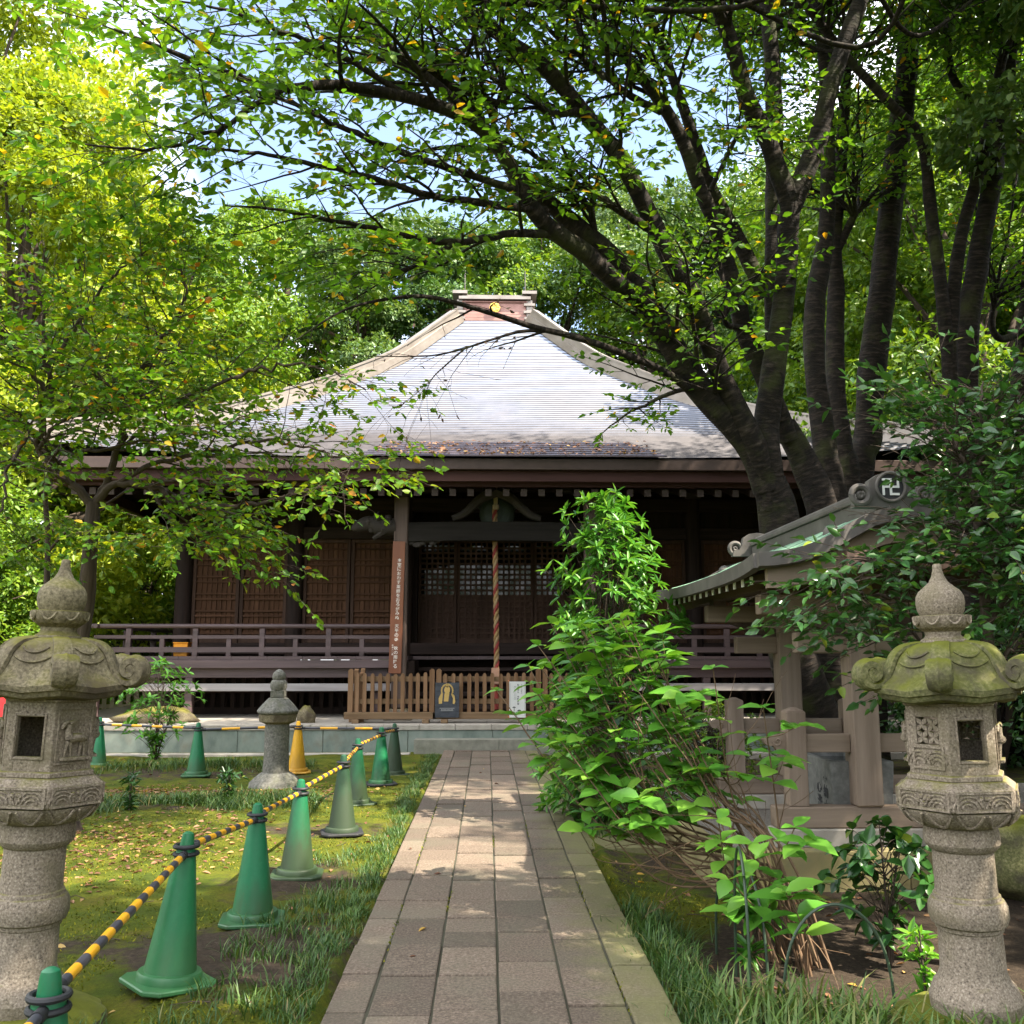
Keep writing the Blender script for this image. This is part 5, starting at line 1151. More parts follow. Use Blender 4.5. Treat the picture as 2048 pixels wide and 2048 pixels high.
pp(MB().box(PX - 0.06, PX + 0.06, Y0 + 0.14, Y1 - 0.14, 2.36, 2.50).box(PX - 0.55, PX + 0.55, 7.42, 7.54, 2.12, 2.38).box(PX - 0.55, PX + 0.55, 9.26, 9.38, 2.12, 2.38), 'ridge_purlin', M['pav_wood_y'], PR)
fw_ = wood('fresh_wood', (0.26, 0.16, 0.12), (0.38, 0.25, 0.19), 'y')
for s in (-1, 1): pp(MB().box(PX + s * 0.36 - 0.07, PX + s * 0.36 + 0.07, Y0 - 0.02, Y0 + 0.55, 2.20, 2.32), 'bracket_end', fw_, PR, bev=0.006)
wt = plain('white_tip', (0.75, 0.74, 0.70), 0.6); rf = None
for s in (-1, 1):
    for k_ in range(13):
        y = Y0 + 0.55 + k_ * 0.245
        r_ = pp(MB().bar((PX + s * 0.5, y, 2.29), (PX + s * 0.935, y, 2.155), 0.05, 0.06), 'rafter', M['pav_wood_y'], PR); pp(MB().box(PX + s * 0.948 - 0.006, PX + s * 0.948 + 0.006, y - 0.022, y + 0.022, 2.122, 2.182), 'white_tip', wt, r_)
# ridge with end tiles
rg = MB().box(PX - 0.075, PX + 0.075, Y0 + 0.3, Y1 - 0.25, 2.60, 2.76).box(PX - 0.095, PX + 0.095, Y0 + 0.28, Y1 - 0.24, 2.762, 2.80).tube([(PX, Y0 + 0.28, 2.815), (PX, Y1 - 0.22, 2.815)], 0.05, 12)
RG = pp(rg, 'ridge', M['slate_metal'], PR, bev=0.005)
for y, sg in ((Y0 + 0.22, 1), (Y1 - 0.2, -1)):
    t = MB(); Mx = Matrix.Translation((PX, y, 2.67)) @ Matrix.Rotation(math.pi / 2, 4, 'X')
    t.prism([(-0.27, -0.01), (0.27, -0.01), (0.26, 0.05), (0.20, 0.06), (0.165, 0.11), (0.15, 0.19), (0.08, 0.235), (0, 0.245), (-0.08, 0.235), (-0.15, 0.19), (-0.165, 0.11), (-0.20, 0.06), (-0.26, 0.05)], Mx, -0.08)
    for s in (-1, 1):
        t.tube([(PX + s * (0.235 + 0.062 * math.cos(q)), y - 0.03 * sg, 2.745 + 0.062 * math.sin(q)) for q in np.linspace(0, 6.283, 26)], 0.024, 8)
        t.tube([(PX + s * (0.235 + 0.018 * math.cos(q)), y - 0.03 * sg, 2.745 + 0.018 * math.sin(q)) for q in np.linspace(0, 6.283, 14)], 0.014, 6)
    if sg > 0: t.tube([(PX + 0.105 * math.cos(q), y - 0.012, 2.81 + 0.105 * math.sin(q)) for q in np.linspace(0, 6.283, 36)], 0.012, 8)
    et = pp(t, 'end_tile', M['slate_metal'], RG, smooth=True)
    if sg > 0:
        dk_ = MB().prism([(0.098 * math.cos(q), 0.098 * math.sin(q)) for q in np.linspace(0, 6.283, 25)[:-1]], Matrix.Translation((PX, y - 0.004, 2.81)) @ Matrix.Rotation(math.pi / 2, 4, 'X'), 0.004); pp(dk_, 'disc', M['disc_dark'], et)
        e = MB(); th = 0.016; u = 0.062; yy = y - 0.014; cz = 2.81
        def st(x0, x1, z0, z1): e.box(PX + x0, PX + x1, yy, yy + 0.02, cz + z0, cz + z1)
        st(-th / 2, th / 2, -u, u); st(-u, -th / 2, -th / 2, th / 2); st(th / 2, u, -th / 2, th / 2)
        st(-u, -th / 2, u - th, u); st(th / 2, u, -u, -u + th); st(-u, -u + th, -u, -th / 2); st(u - th, u, th / 2, u)
        pp(e, 'emblem', plain('emblem_white', (0.62, 0.62, 0.60), 0.6), et)
for s, y in ((1, Y0 + 0.5), (-1, Y1 - 0.05)):
    pp(MB().ball((PX - 0.34, y if s > 0 else y - 0.05, 2.50), 0.07, 12), 'ridge_end_ball', M['slate_metal'], PR, smooth=True)

def basin():
    T = thing('stone_basin', 'grey stone water basin with carved writing on its side under the pavilion', 'water basin', (PX, 8.0, 0.166)); z = 0.62
    x0, x1, y0, y1 = -0.25, 0.25, -0.47, 0.47; m = MB(); t = 0.06; tp = 0.02
    sd = [(x0, y0), (x1, y0), (x1, y1), (x0, y1)]; sg = lambda v: (1 if v > 0 else -1)
    ring_ = lambda i, zz, tt: [(x - sg(x) * i + sg(x) * tt * -1, y - sg(y) * i - sg(y) * tt, zz) for x, y in sd]
    vs = ring_(0.03, 0, 0) + ring_(0, z - 0.03, 0) + ring_(0.0, z, 0) + ring_(t, z, 0) + ring_(t + 0.02, z - 0.20, 0)
    fs = [(3, 2, 1, 0)] + [(i * 4 + k, i * 4 + (k + 1) % 4, i * 4 + 4 + (k + 1) % 4, i * 4 + 4 + k) for i in range(4) for k in range(4)] + [(16, 17, 18, 19)]
    m.add(vs, fs); o = m.build('basin', mottle('basin_stone', [(0.25, (0.09, 0.09, 0.085)), (0.55, (0.16, 0.16, 0.15)), (0.8, (0.25, 0.25, 0.235))], 14, None, 0.85, 0, (60, 0.35, 0.005)), T, bev=0.008)
    wm, t_, b_, o_ = new_mat('water'); b_.inputs['Base Color'].default_value = (0.02, 0.025, 0.02, 1); b_.inputs['Roughness'].default_value = 0.04
    MB().box(x0 + t + 0.006, x1 - t - 0.006, y0 + t + 0.006, y1 - t - 0.006, z - 0.07, z - 0.05).build('water', wm, T)
    ch = []; o_ = np.array(T.location)
    for i, c in enumerate('奉納水'): ch.append((c, o_ + np.array([x0 + 0.006, -0.32, 0.49 - i * 0.115]), np.array([0, -1.0, 0]), np.array([0.03, 0, 1.0]), 0.10))
    for i, c in enumerate('心洗'): ch.append((c, o_ + np.array([x0 + 0.008, -0.17, 0.40 - i * 0.12]), np.array([0, -1.0, 0]), np.array([0.03, 0, 1.0]), 0.11))
    lettering('lettering', ch, ink, T)
basin()

# a few stones and posts in the garden, the mossy log and the wire hoops
def rock(label, x, y, z, sx, sy, sz, seed, m):
    g = np.random.default_rng(seed); bm = bmesh.new(); bmesh.ops.create_icosphere(bm, subdivisions=3, radius=1.0)
    for v in bm.verts:
        k = 1 + 0.45 * vnoise(v.co.x * 1.6 + seed, v.co.y * 1.6 + v.co.z * 1.1) + 0.18 * vnoise(v.co.x * 4, v.co.z * 4 + seed); v.co = Vector((v.co.x * k * sx, v.co.y * k * sy, v.co.z * k * sz))
    me = bpy.data.meshes.new('rock'); bm.to_mesh(me); bm.free(); me.polygons.foreach_set('use_smooth', [True] * len(me.polygons)); o = link('rock', me, m); o.location = (x, y, z); setp(o, label, 'rock')
rock('rounded garden stone on the terrace beside the small stone lantern', -3.2, 17.35, 0.52, 0.17, 0.15, 0.19, 3, M['stone_mossy'])
rock('large flat brown stone lying on the terrace behind the sapling', -5.9, 17.6, 0.50, 0.75, 0.4, 0.20, 5, M['stone_mossy'])
rock('flat mossy stone in the grass at the foot of the leaning cone', -1.06, 4.02, -0.02, 0.17, 0.12, 0.06, 8, M['stone_green'])
rock('low mossy stone beside the base of the deer lantern', -1.62, 4.15, -0.01, 0.20, 0.17, 0.09, 9, M['stone_green'])
p = on(1915, 1590, 0.1); rock('ochre mossy rock at the right edge behind the lattice lantern', 3.75, 6.9, 0.2, 0.42, 0.35, 0.28, 12, M['stone_green'])
def logs():
    T = thing('timber_pile', 'mossy old timbers lying on the ground behind the lattice lantern', 'timber', (4.6, 6.6, 0.0)); mm = mottle('log_wood', [(0.3, (0.10, 0.08, 0.04)), (0.7, (0.24, 0.19, 0.09))], 6, (0.2, 1, 1), 0.9, 0, (30, 0.4, 0.01))
    MB().bar((-1.0, 0.2, 0.06), (1.4, -0.25, 0.06), 0.12, 0.12).build('timber', mm, T, bev=0.01); MB().bar((-0.6, 0.5, 0.07), (1.4, 0.3, 0.07), 0.12, 0.14).build('timber', mm, T, bev=0.01)
logs()
def hoop(label, a, b, h, m):
    a, b = np.array(a), np.array(b); t = np.linspace(0, math.pi, 26); c = (a + b) / 2; r = (b - a) / 2
    pts = [c - r * math.cos(q) + np.array([0, 0, h * math.sin(q) ** 0.75]) for q in t]; o = MB().tube(pts, 0.0075, 8).build('plant_hoop', m, None, smooth=True); setp(o, label, 'plant support', 'green plant hoops among the grass')
hm = plain('hoop_green', (0.035, 0.06, 0.035), 0.4)
hoop('wide low green hoop stuck in the grass before the lattice lantern', on(1480, 1925, -0.1), on(1690, 1925, -0.1), 0.52, hm)
hoop('tall narrow green hoop at the left side of the hydrangea stems', on(1390, 1850, -0.1), on(1418, 1912, -0.1), 0.72, hm)
hoop('dark green hoop standing among the hydrangea stems', on(1352, 1800, -0.1), on(1450, 1878, -0.1), 0.62, hm)
def far_fence():
    T = thing('garden_fence', 'pale sunlit lattice fence far behind the left end of the terrace', 'fence', (-9.5, 23.5, 0)); fm = wood('pale_fence', (0.42, 0.36, 0.22), (0.58, 0.50, 0.34), 'z')
    for z in (0.35, 0.95): MB().box(-6, 1.6, -0.03, 0.03, z, z + 0.09).build('rail', fm, T)
    for k in range(40): MB().box(-6 + k * 0.19, -6 + k * 0.19 + 0.10, -0.055, -0.032, 0.1, 1.2).build('picket', fm, T)
far_fence()
# ================================================================== trees traced from life
def limb_at(sk, pts, r0, r1, n=10, jit=0.0):
    return sk.limb([at(u, v, y) for u, v, y in pts], r0, r1, n, 6, 0.12, jit)

def dress(sk, P, rad, f0, f1, cnt, L, depth=2, up=(-0.1, 0.35), bias=None, **k):
    g = sk.rng; t = np.gradient(P, axis=0); sg = 1
    for i in range(cnt):
        f = f0 + (f1 - f0) * (i + g.random()) / cnt; j = int(f * (len(P) - 1)); d = t[j] / (np.linalg.norm(t[j]) + 1e-9)
        s = np.cross(d, [0, 0, 1.0]); s /= (np.linalg.norm(s) + 1e-6); sg = -sg; a = g.uniform(0.55, 1.15)
        v = d * math.cos(a) + s * sg * math.sin(a) + np.array([0, 0, g.uniform(*up)])
        if bias is not None: v = v + np.array(bias) * g.random()
        l = g.uniform(*L) * (1.1 - 0.4 * f); sk.spray(P[j], v, l, min(rad[j] * 0.5, 0.012 + 0.012 * l), depth, **k)

CH = thing('cherry_tree', 'big many-stemmed cherry tree arching over the path behind the pavilion', 'tree', (4.25, 11.9, -0.05))
def build_cherry():
    s = Skel(21)
    kw = dict(grav=-0.02, dens=11.0, leaf=0.042, ratio=0.5)
    # the leaning base, hidden partly by the pavilion
    s.limb([(4.25, 11.9, -0.25), (4.15, 11.9, 0.6), (3.75, 11.75, 1.7), tuple(at(1470, 985, 11.6)), tuple(at(1450, 905, 11.5))], 0.34, 0.20, 16)
    s.limb([(4.25, 12.0, -0.2), (4.35, 12.1, 1.2), tuple(at(1555, 990, 12.0)), tuple(at(1515, 870, 12.0)), tuple(at(1480, 800, 11.9))], 0.28, 0.14, 14)
    A = []
    A.append(limb_at(s, [(1448, 925, 11.5), (1420, 850, 11.4), (1375, 795, 11.3), (1330, 745, 11.2), (1275, 665, 11.0), (1218, 570, 10.8)], 0.185, 0.15, 14))
    A.append(limb_at(s, [(1222, 575, 10.8), (1180, 515, 10.6), (1130, 462, 10.4), (1085, 425, 10.3), (1020, 370, 10.1), (966, 318, 9.9), (930, 265, 9.7), (890, 205, 9.4), (830, 150, 9.1), (770, 110, 8.9)], 0.14, 0.03, 12))
    A.append(limb_at(s, [(1214, 572, 10.8), (1165, 535, 10.5), (1106, 480, 10.2), (1040, 432, 9.9), (990, 370, 9.6), (955, 300, 9.4), (900, 235, 9.1), (810, 195, 8.8), (700, 170, 8.6), (620, 160, 8.4), (525, 166, 8.2), (410, 132, 8.0), (310, 92, 7.8), (215, 55, 7.6)], 0.125, 0.012, 12))
    A.append(limb_at(s, [(1455, 925, 11.5), (1425, 845, 11.3), (1366, 720, 11.1), (1336, 640, 10.9), (1306, 560, 10.7), (1266, 490, 10.5), (1226, 410, 10.3), (1176, 310, 10.0), (1116, 230, 9.8), (1031, 130, 9.5), (950, 70, 9.2), (880, 15, 9.0), (800, -60, 8.8)], 0.145, 0.06, 12))
    A.append(limb_at(s, [(1490, 830, 11.9), (1446, 720, 11.7), (1406, 630, 11.5), (1385, 545, 11.3), (1365, 475, 11.2), (1346, 415, 11.0), (1316, 340, 10.8), (1286, 262, 10.6), (1240, 185, 10.3), (1160, 85, 10.0), (1080, 10, 9.7), (1000, -60, 9.5)], 0.13, 0.05, 12))
    A.append(limb_at(s, [(1445, 560, 11.6), (1416, 500, 11.5), (1381, 430, 11.4), (1340, 350, 11.2), (1316, 280, 11.0), (1276, 165, 10.7), (1240, 65, 10.4), (1180, -30, 10.1)], 0.11, 0.04, 10))
    A.append(limb_at(s, [(1458, 960, 11.55), (1450, 860, 11.4), (1446, 800, 11.4), (1456, 725, 11.3), (1471, 625, 11.2), (1481, 540, 11.1), (1486, 450, 11.0), (1490, 385, 10.9), (1466, 320, 10.8), (1444, 255, 10.7), (1411, 190, 10.6), (1385, 100, 10.4), (1352, 0, 10.2), (1320, -120, 9.9)], 0.165, 0.085, 14))
    A.append(limb_at(s, [(1490, 400, 10.95), (1510, 350, 10.9), (1541, 270, 10.9), (1566, 165, 10.8), (1596, 75, 10.7), (1632, -20, 10.6), (1680, -140, 10.4)], 0.135, 0.08, 12))
    A.append(limb_at(s, [(1463, 640, 11.5), (1459, 540, 11.5), (1461, 400, 11.5), (1461, 250, 11.4), (1456, 110, 11.4), (1446, 0, 11.3), (1440, -130, 11.2)], 0.13, 0.09, 12))
    # left-reaching boughs
    B = []
    B.append(limb_at(s, [(1055, 442, 9.98), (1010, 441, 9.8), (966, 441, 9.6), (850, 456, 9.2), (725, 436, 8.8), (625, 415, 8.5), (520, 395, 8.2), (425, 388, 8.0)], 0.055, 0.008, 8, 0.01))
    B.append(limb_at(s, [(860, 455, 9.2), (825, 480, 9.1), (775, 506, 9.0), (700, 520, 8.8), (640, 520, 8.6)], 0.035, 0.006, 7, 0.01))
    B.append(limb_at(s, [(1030, 398, 9.8), (966, 390, 9.5), (825, 372, 9.0), (700, 336, 8.6), (575, 306, 8.2), (450, 285, 7.9), (370, 280, 7.7)], 0.05, 0.008, 8, 0.01))
    B.append(limb_at(s, [(985, 362, 9.6), (900, 335, 9.2), (750, 285, 8.7), (640, 240, 8.4), (570, 205, 8.2), (480, 172, 8.0), (400, 190, 7.8)], 0.045, 0.007, 8, 0.01))
    B.append(limb_at(s, [(535, 168, 8.2), (470, 205, 8.1), (425, 240, 8.0), (325, 275, 7.8), (240, 280, 7.6), (160, 272, 7.5)], 0.03, 0.006, 7, 0.01))
    B.append(limb_at(s, [(895, 222, 9.1), (800, 140, 8.8), (700, 65, 8.5), (620, 0, 8.2), (540, -60, 8.0)], 0.05, 0.012, 8, 0.01))
    B.append(limb_at(s, [(760, 175, 8.7), (650, 110, 8.4), (540, 60, 8.1), (430, 20, 7.9), (330, 0, 7.7)], 0.035, 0.008, 7, 0.01))
    B.append(limb_at(s, [(1095, 208, 9.7), (1040, 215, 9.5), (990, 180, 9.3), (930, 150, 9.1), (850, 80, 8.9), (780, 20, 8.7)], 0.045, 0.01, 8, 0.01))
    B.append(limb_at(s, [(1226, 432, 10.3), (1180, 405, 10.1), (1120, 365, 9.9), (1060, 325, 9.7), (1000, 290, 9.5), (960, 270, 9.3)], 0.05, 0.015, 8, 0.01))
    B.append(limb_at(s, [(1246, 210, 10.3), (1180, 175, 10.0), (1110, 120, 9.7), (1040, 60, 9.4), (960, 0, 9.2)], 0.05, 0.015, 8, 0.01))
    B.append(limb_at(s, [(1340, 360, 11.0), (1400, 240, 10.8), (1420, 240, 10.7)], 0.03, 0.02, 6))
    B.append(limb_at(s, [(1120, 440, 10.3), (1115, 400, 10.3), (1098, 370, 10.2)], 0.05, 0.02, 7))
    B.append(limb_at(s, [(1412, 620, 11.4), (1370, 610, 11.2), (1368, 560, 11.1), (1350, 470, 11.0), (1325, 455, 10.9)], 0.04, 0.02, 7))
    for i_, (P, r) in enumerate(A): dress(s, P, r, (0.55, 0.55, 0.5, 0.6, 0.68, 0.7, 0.86, 0.88, 0.88)[i_], 1.0, 8, (1.2, 2.4), 2, (-0.05, 0.35), (-0.3, -0.4, 0.15), **kw)
    for P, r in B: dress(s, P, r, 0.18, 1.0, 10, (0.9, 1.7), 2, (-0.12, 0.2), (-0.2, -0.2, 0), **kw)
    # the crown above the picture, which shades the garden
    g = s.rng
    for k in range(30):
        P, r = A[3 + k % 6]; d = np.array([g.normal(0.1, 0.9), g.normal(-0.45, 0.8), g.uniform(0.05, 0.7)]); s.spray(P[-1 - k % 5], d, g.uniform(2.6, 4.6), 0.03, 3, grav=-0.01, dens=6.6, leaf=0.055, ratio=0.5)
    for j, pts in enumerate([[(3.0, 9.2, 8.6), (2.4, 7.6, 9.4), (1.6, 5.8, 9.9), (0.8, 4.2, 9.9)], [(1.3, 9.6, 7.9), (0.9, 8.0, 8.9), (0.4, 6.6, 9.3), (-0.2, 5.4, 9.2)], [(0.2, 9.2, 7.4), (-0.6, 9.0, 8.7), (-1.2, 8.6, 9.3)],
                             [(4.6, 10.2, 8.8), (4.6, 8.2, 10.0), (4.4, 6.0, 10.6), (4.0, 3.8, 10.7)], [(5.6, 11.2, 9.6), (7.0, 11.6, 10.8), (8.2, 11.6, 11.6), (9.2, 11.4, 12.0)], [(3.6, 10.4, 9.6), (3.0, 9.8, 11.0), (2.4, 9.2, 11.8), (1.6, 8.6, 12.0)], [(5.0, 10.8, 10.0), (5.8, 11.4, 11.6), (6.4, 11.6, 12.8), (6.8, 11.8, 13.6)]]):
        P, r = s.limb([A[3 + j % 6][0][-6] if j != 2 else A[1][0][-8]] + pts, 0.036, 0.012, 8); dress(s, P, r, 0.3, 1.0, 16, (1.3, 2.5), 2, (-0.1, 0.5), grav=-0.01, dens=10.5, leaf=0.05, ratio=0.52)
    # bare lower branch over the roof, only dead leaves left
    q = Skel(5)
    D = [limb_at(s, [(1300, 735, 11.1), (1270, 712, 10.9), (1220, 685, 10.6), (1130, 650, 10.1), (1070, 632, 9.8), (1010, 618, 9.5), (930, 592, 9.2), (820, 562, 8.8), (740, 563, 8.5), (650, 585, 8.2), (560, 640, 7.9)], 0.055, 0.007, 8),
         limb_at(s, [(1040, 625, 9.65), (985, 625, 9.4), (930, 640, 9.2), (860, 662, 9.0), (800, 672, 8.8), (690, 672, 8.5)], 0.022, 0.004, 6), limb_at(s, [(880, 655, 9.0), (840, 690, 8.9), (815, 715, 8.8), (800, 750, 8.8)], 0.010, 0.003, 5)]
    for P, r in D: dress(q, P, r, 0.35, 1.0, 7, (0.4, 0.9), 1, (-0.5, 0.05), grav=-0.06, dens=6, leaf=0.16, ratio=0.6)
    s.V += [v for v in q.V]; s.F += [f + s.n for f in q.F]; s.T += q.T; s.n += q.n
    s.wood('trunk', M['bark'], CH); print('cherry leaves', len(s.lp))
    s.leaves('crown', M['cherry_leaf'], CH, (0.07, 0.14), 0.25, 0.6)
    o = q.leaves('dead_leaves', M['dead_leaf'], CH, (0.04, 0.08), 0.2, 0.1, keep=lambda P: np.random.default_rng(1).random(len(P)) < 0.5); o['label'] = 'withered brown leaves on the bare lower branch'
build_cherry()

def side_tree(label, limbs, seed, leafm='cherry_leaf', barkm='bark', dens=10.0, cnt=7, base=None, name='cherry_tree', L=(1.3, 2.6), lf=(0.085, 0.14), top=8):
    b = base if base is not None else (*at(limbs[0][0][0][0], limbs[0][0][0][1], limbs[0][0][0][2])[:2], -0.05)
    T = thing(name, label, 'tree', b); s = Skel(seed); g = s.rng
    for pts, r0, r1, lim in limbs:
        W_ = [at(u, v, y) for u, v, y in pts]
        if lim: W_ = [np.array([W_[0][0] * 1.0 + (b[0] - W_[0][0]) * 1.0, b[1], -0.25])] + W_
        P, r = s.limb(W_, r0, r1, 12)
        dress(s, P, r, 0.82, 1.0, cnt, L, 2, (-0.1, 0.5), grav=-0.015, dens=dens, leaf=0.05, ratio=0.5)
        for k in range(top): s.spray(P[-1 - k % 3], np.array([g.normal(0, 0.8), g.normal(0.2, 0.8), g.uniform(0.3, 1.0)]), g.uniform(2, 3.6), 0.03, 2, grav=-0.01, dens=9, leaf=0.05, ratio=0.5)
    s.wood('trunk', M[barkm], T); s.leaves('crown', M[leafm], T, lf, 0.23, 0.7); return T
side_tree('slender dark cherry trunk rising straight up between the big cherry and the pavilion roof', [([(1574, 965, 12.8), (1556, 850, 12.8), (1538, 700, 12.8), (1538, 575, 12.8), (1551, 490, 12.8), (1562, 400, 12.7), (1560, 250, 12.6), (1555, 100, 12.5), (1535, -40, 12.4)], 0.19, 0.08, True)], 31)
side_tree('thin forked cherry trunk just left of the thick straight trunk', [([(1602, 925, 14), (1588, 850, 14), (1576, 700, 14), (1577, 560, 14), (1575, 455, 13.9), (1583, 340, 13.8), (1593, 200, 13.7), (1600, 90, 13.6)], 0.19, 0.07, True), ([(1578, 475, 13.9), (1600, 430, 13.8), (1615, 400, 13.7)], 0.07, 0.05, False)], 32, top=5)
side_tree('thick straight ringed trunk leaning right, above the ridge tile of the pavilion', [([(1618, 925, 14.5), (1636, 825, 14.5), (1646, 700, 14.4), (1664, 550, 14.3), (1679, 400, 14.2), (1690, 300, 14.1), (1709, 150, 14.0), (1717, 0, 13.9), (1722, -120, 13.8)], 0.25, 0.15, True)], 33)
side_tree('tall dark trunk near the right edge with a crooked thin bough to its left', [([(1836, 1000, 13.5), (1829, 925, 13.5), (1825, 650, 13.4), (1844, 500, 13.3), (1870, 350, 13.2), (1892, 180, 13.1), (1910, 40, 13.0), (1925, -100, 12.9)], 0.19, 0.12, True),
          ([(1796, 760, 13.2), (1796, 600, 13.1), (1813, 450, 13.0), (1840, 350, 12.9), (1866, 240, 12.8), (1888, 125, 12.7), (1920, 30, 12.6)], 0.12, 0.06, True),
          ([(1796, 740, 13.2), (1776, 550, 13.0), (1757, 400, 12.8), (1738, 265, 12.6), (1690, 208, 12.4), (1591, 100, 12.1), (1505, -10, 11.8)], 0.10, 0.05, False)], 34)
side_tree('dark trunk with twisted boughs at the right edge of the picture', [([(1893, 1050, 15), (1905, 900, 15), (1925, 750, 15), (1940, 600, 14.8), (1950, 400, 14.6), (1945, 200, 14.4)], 0.22, 0.12, True), ([(1935, 620, 14.8), (1890, 640, 14.6), (1870, 610, 14.5), (1880, 560, 14.4)], 0.07, 0.03, False), ([(1860, 215, 13.8), (1800, 150, 13.6), (1790, 60, 13.5), (1810, -10, 13.4)], 0.07, 0.05, False)], 35, top=5)

MP = thing('maple_tree', 'low spreading maple with yellow-green leaves in front of the left end of the hall', 'tree', (*at(160, 1150, 9.3)[:2], 0.0))
def build_maple():
    s = Skel(44); kw = dict(grav=-0.02, dens=14.5, leaf=0.034, ratio=0.52, wander=0.14)
    b = MP.location
    s.limb([(b[0] + 0.1, b[1], -0.2), (b[0] - 0.15, b[1], 0.4), (b[0] - 0.12, b[1], 1.0), at(158, 1165, 9.3), at(166, 1080, 9.25), at(172, 1000, 9.2), at(176, 948, 9.2)], 0.10, 0.062, 12)
    Ls = []
    def l(pts, r0, r1): Ls.append(limb_at(s, pts, r0, r1, 8, 0.02))
    l([(175, 955, 9.2), (150, 925, 9.15), (120, 890, 9.1), (85, 850, 9.0), (60, 810, 8.9), (20, 790, 8.8), (-60, 760, 8.6)], 0.045, 0.012)
    l([(110, 880, 9.05), (72, 850, 9.0), (80, 790, 8.9), (95, 748, 8.8), (88, 690, 8.7), (85, 640, 8.6), (78, 560, 8.5), (60, 500, 8.4)], 0.036, 0.009)
    l([(178, 950, 9.2), (200, 910, 9.2), (228, 830, 9.1), (246, 782, 9.0), (222, 735, 8.9), (200, 690, 8.8), (160, 620, 8.7), (140, 560, 8.6)], 0.042, 0.009)
    l([(180, 950, 9.2), (215, 915, 9.1), (280, 918, 9.0), (350, 948, 8.9), (430, 960, 8.8), (520, 940, 8.6), (600, 920, 8.5), (690, 905, 8.4)], 0.04, 0.007)
    l([(246, 782, 9.0), (300, 765, 8.9), (350, 750, 8.8), (450, 705, 8.6), (540, 690, 8.5), (620, 700, 8.4), (690, 735, 8.3)], 0.028, 0.006)
    l([(95, 748, 8.8), (55, 700, 8.6), (25, 660, 8.5), (0, 620, 8.4), (-50, 560, 8.2)], 0.026, 0.008)
    l([(225, 740, 8.9), (280, 680, 8.8), (320, 620, 8.7), (350, 560, 8.6), (340, 500, 8.5)], 0.026, 0.007)
    l([(215, 915, 9.1), (300, 870, 8.9), (400, 850, 8.7), (500, 830, 8.5), (600, 850, 8.4), (660, 870, 8.3)], 0.026, 0.006)
    l([(110, 880, 9.05), (170, 850, 8.9), (260, 835, 8.7), (350, 815, 8.5), (430, 800, 8.4)], 0.022, 0.006)
    l([(72, 850, 9.0), (110, 800, 8.8), (180, 770, 8.6), (240, 760, 8.5), (300, 730, 8.4)], 0.022, 0.006)
    l([(60, 810, 8.9), (20, 880, 8.7), (0, 960, 8.5), (-10, 1010, 8.4)], 0.02, 0.006)
    l([(280, 918, 9.0), (330, 985, 8.9), (390, 1010, 8.8), (450, 1020, 8.7)], 0.018, 0.005)
    l([(88, 690, 8.7), (130, 640, 8.8), (180, 560, 8.8), (240, 500, 8.7), (280, 470, 8.6)], 0.022, 0.006)
    for P, r in Ls: dress(s, P, r, 0.2, 1.0, 14, (0.75, 1.3), 2, (-0.2, 0.3), **kw)
    s.limb([at(88, 1110, 9.6), at(90, 1010, 9.6), at(86, 925, 9.5), at(110, 885, 9.3)], 0.032, 0.02, 8); s.limb([at(92, 1040, 9.6), at(130, 1000, 9.5), at(240, 925, 9.3)], 0.016, 0.012, 6); s.limb([(at(88, 1110, 9.6)[0], 9.6, -0.1), at(88, 1110, 9.6)], 0.036, 0.032, 8)
    s.wood('trunk', M['bark_brown'], MP); print('maple leaves', len(s.lp)); s.leaves('crown', M['maple_leaf'], MP, (0.058, 0.092), 0.29, 0.7)
build_maple()

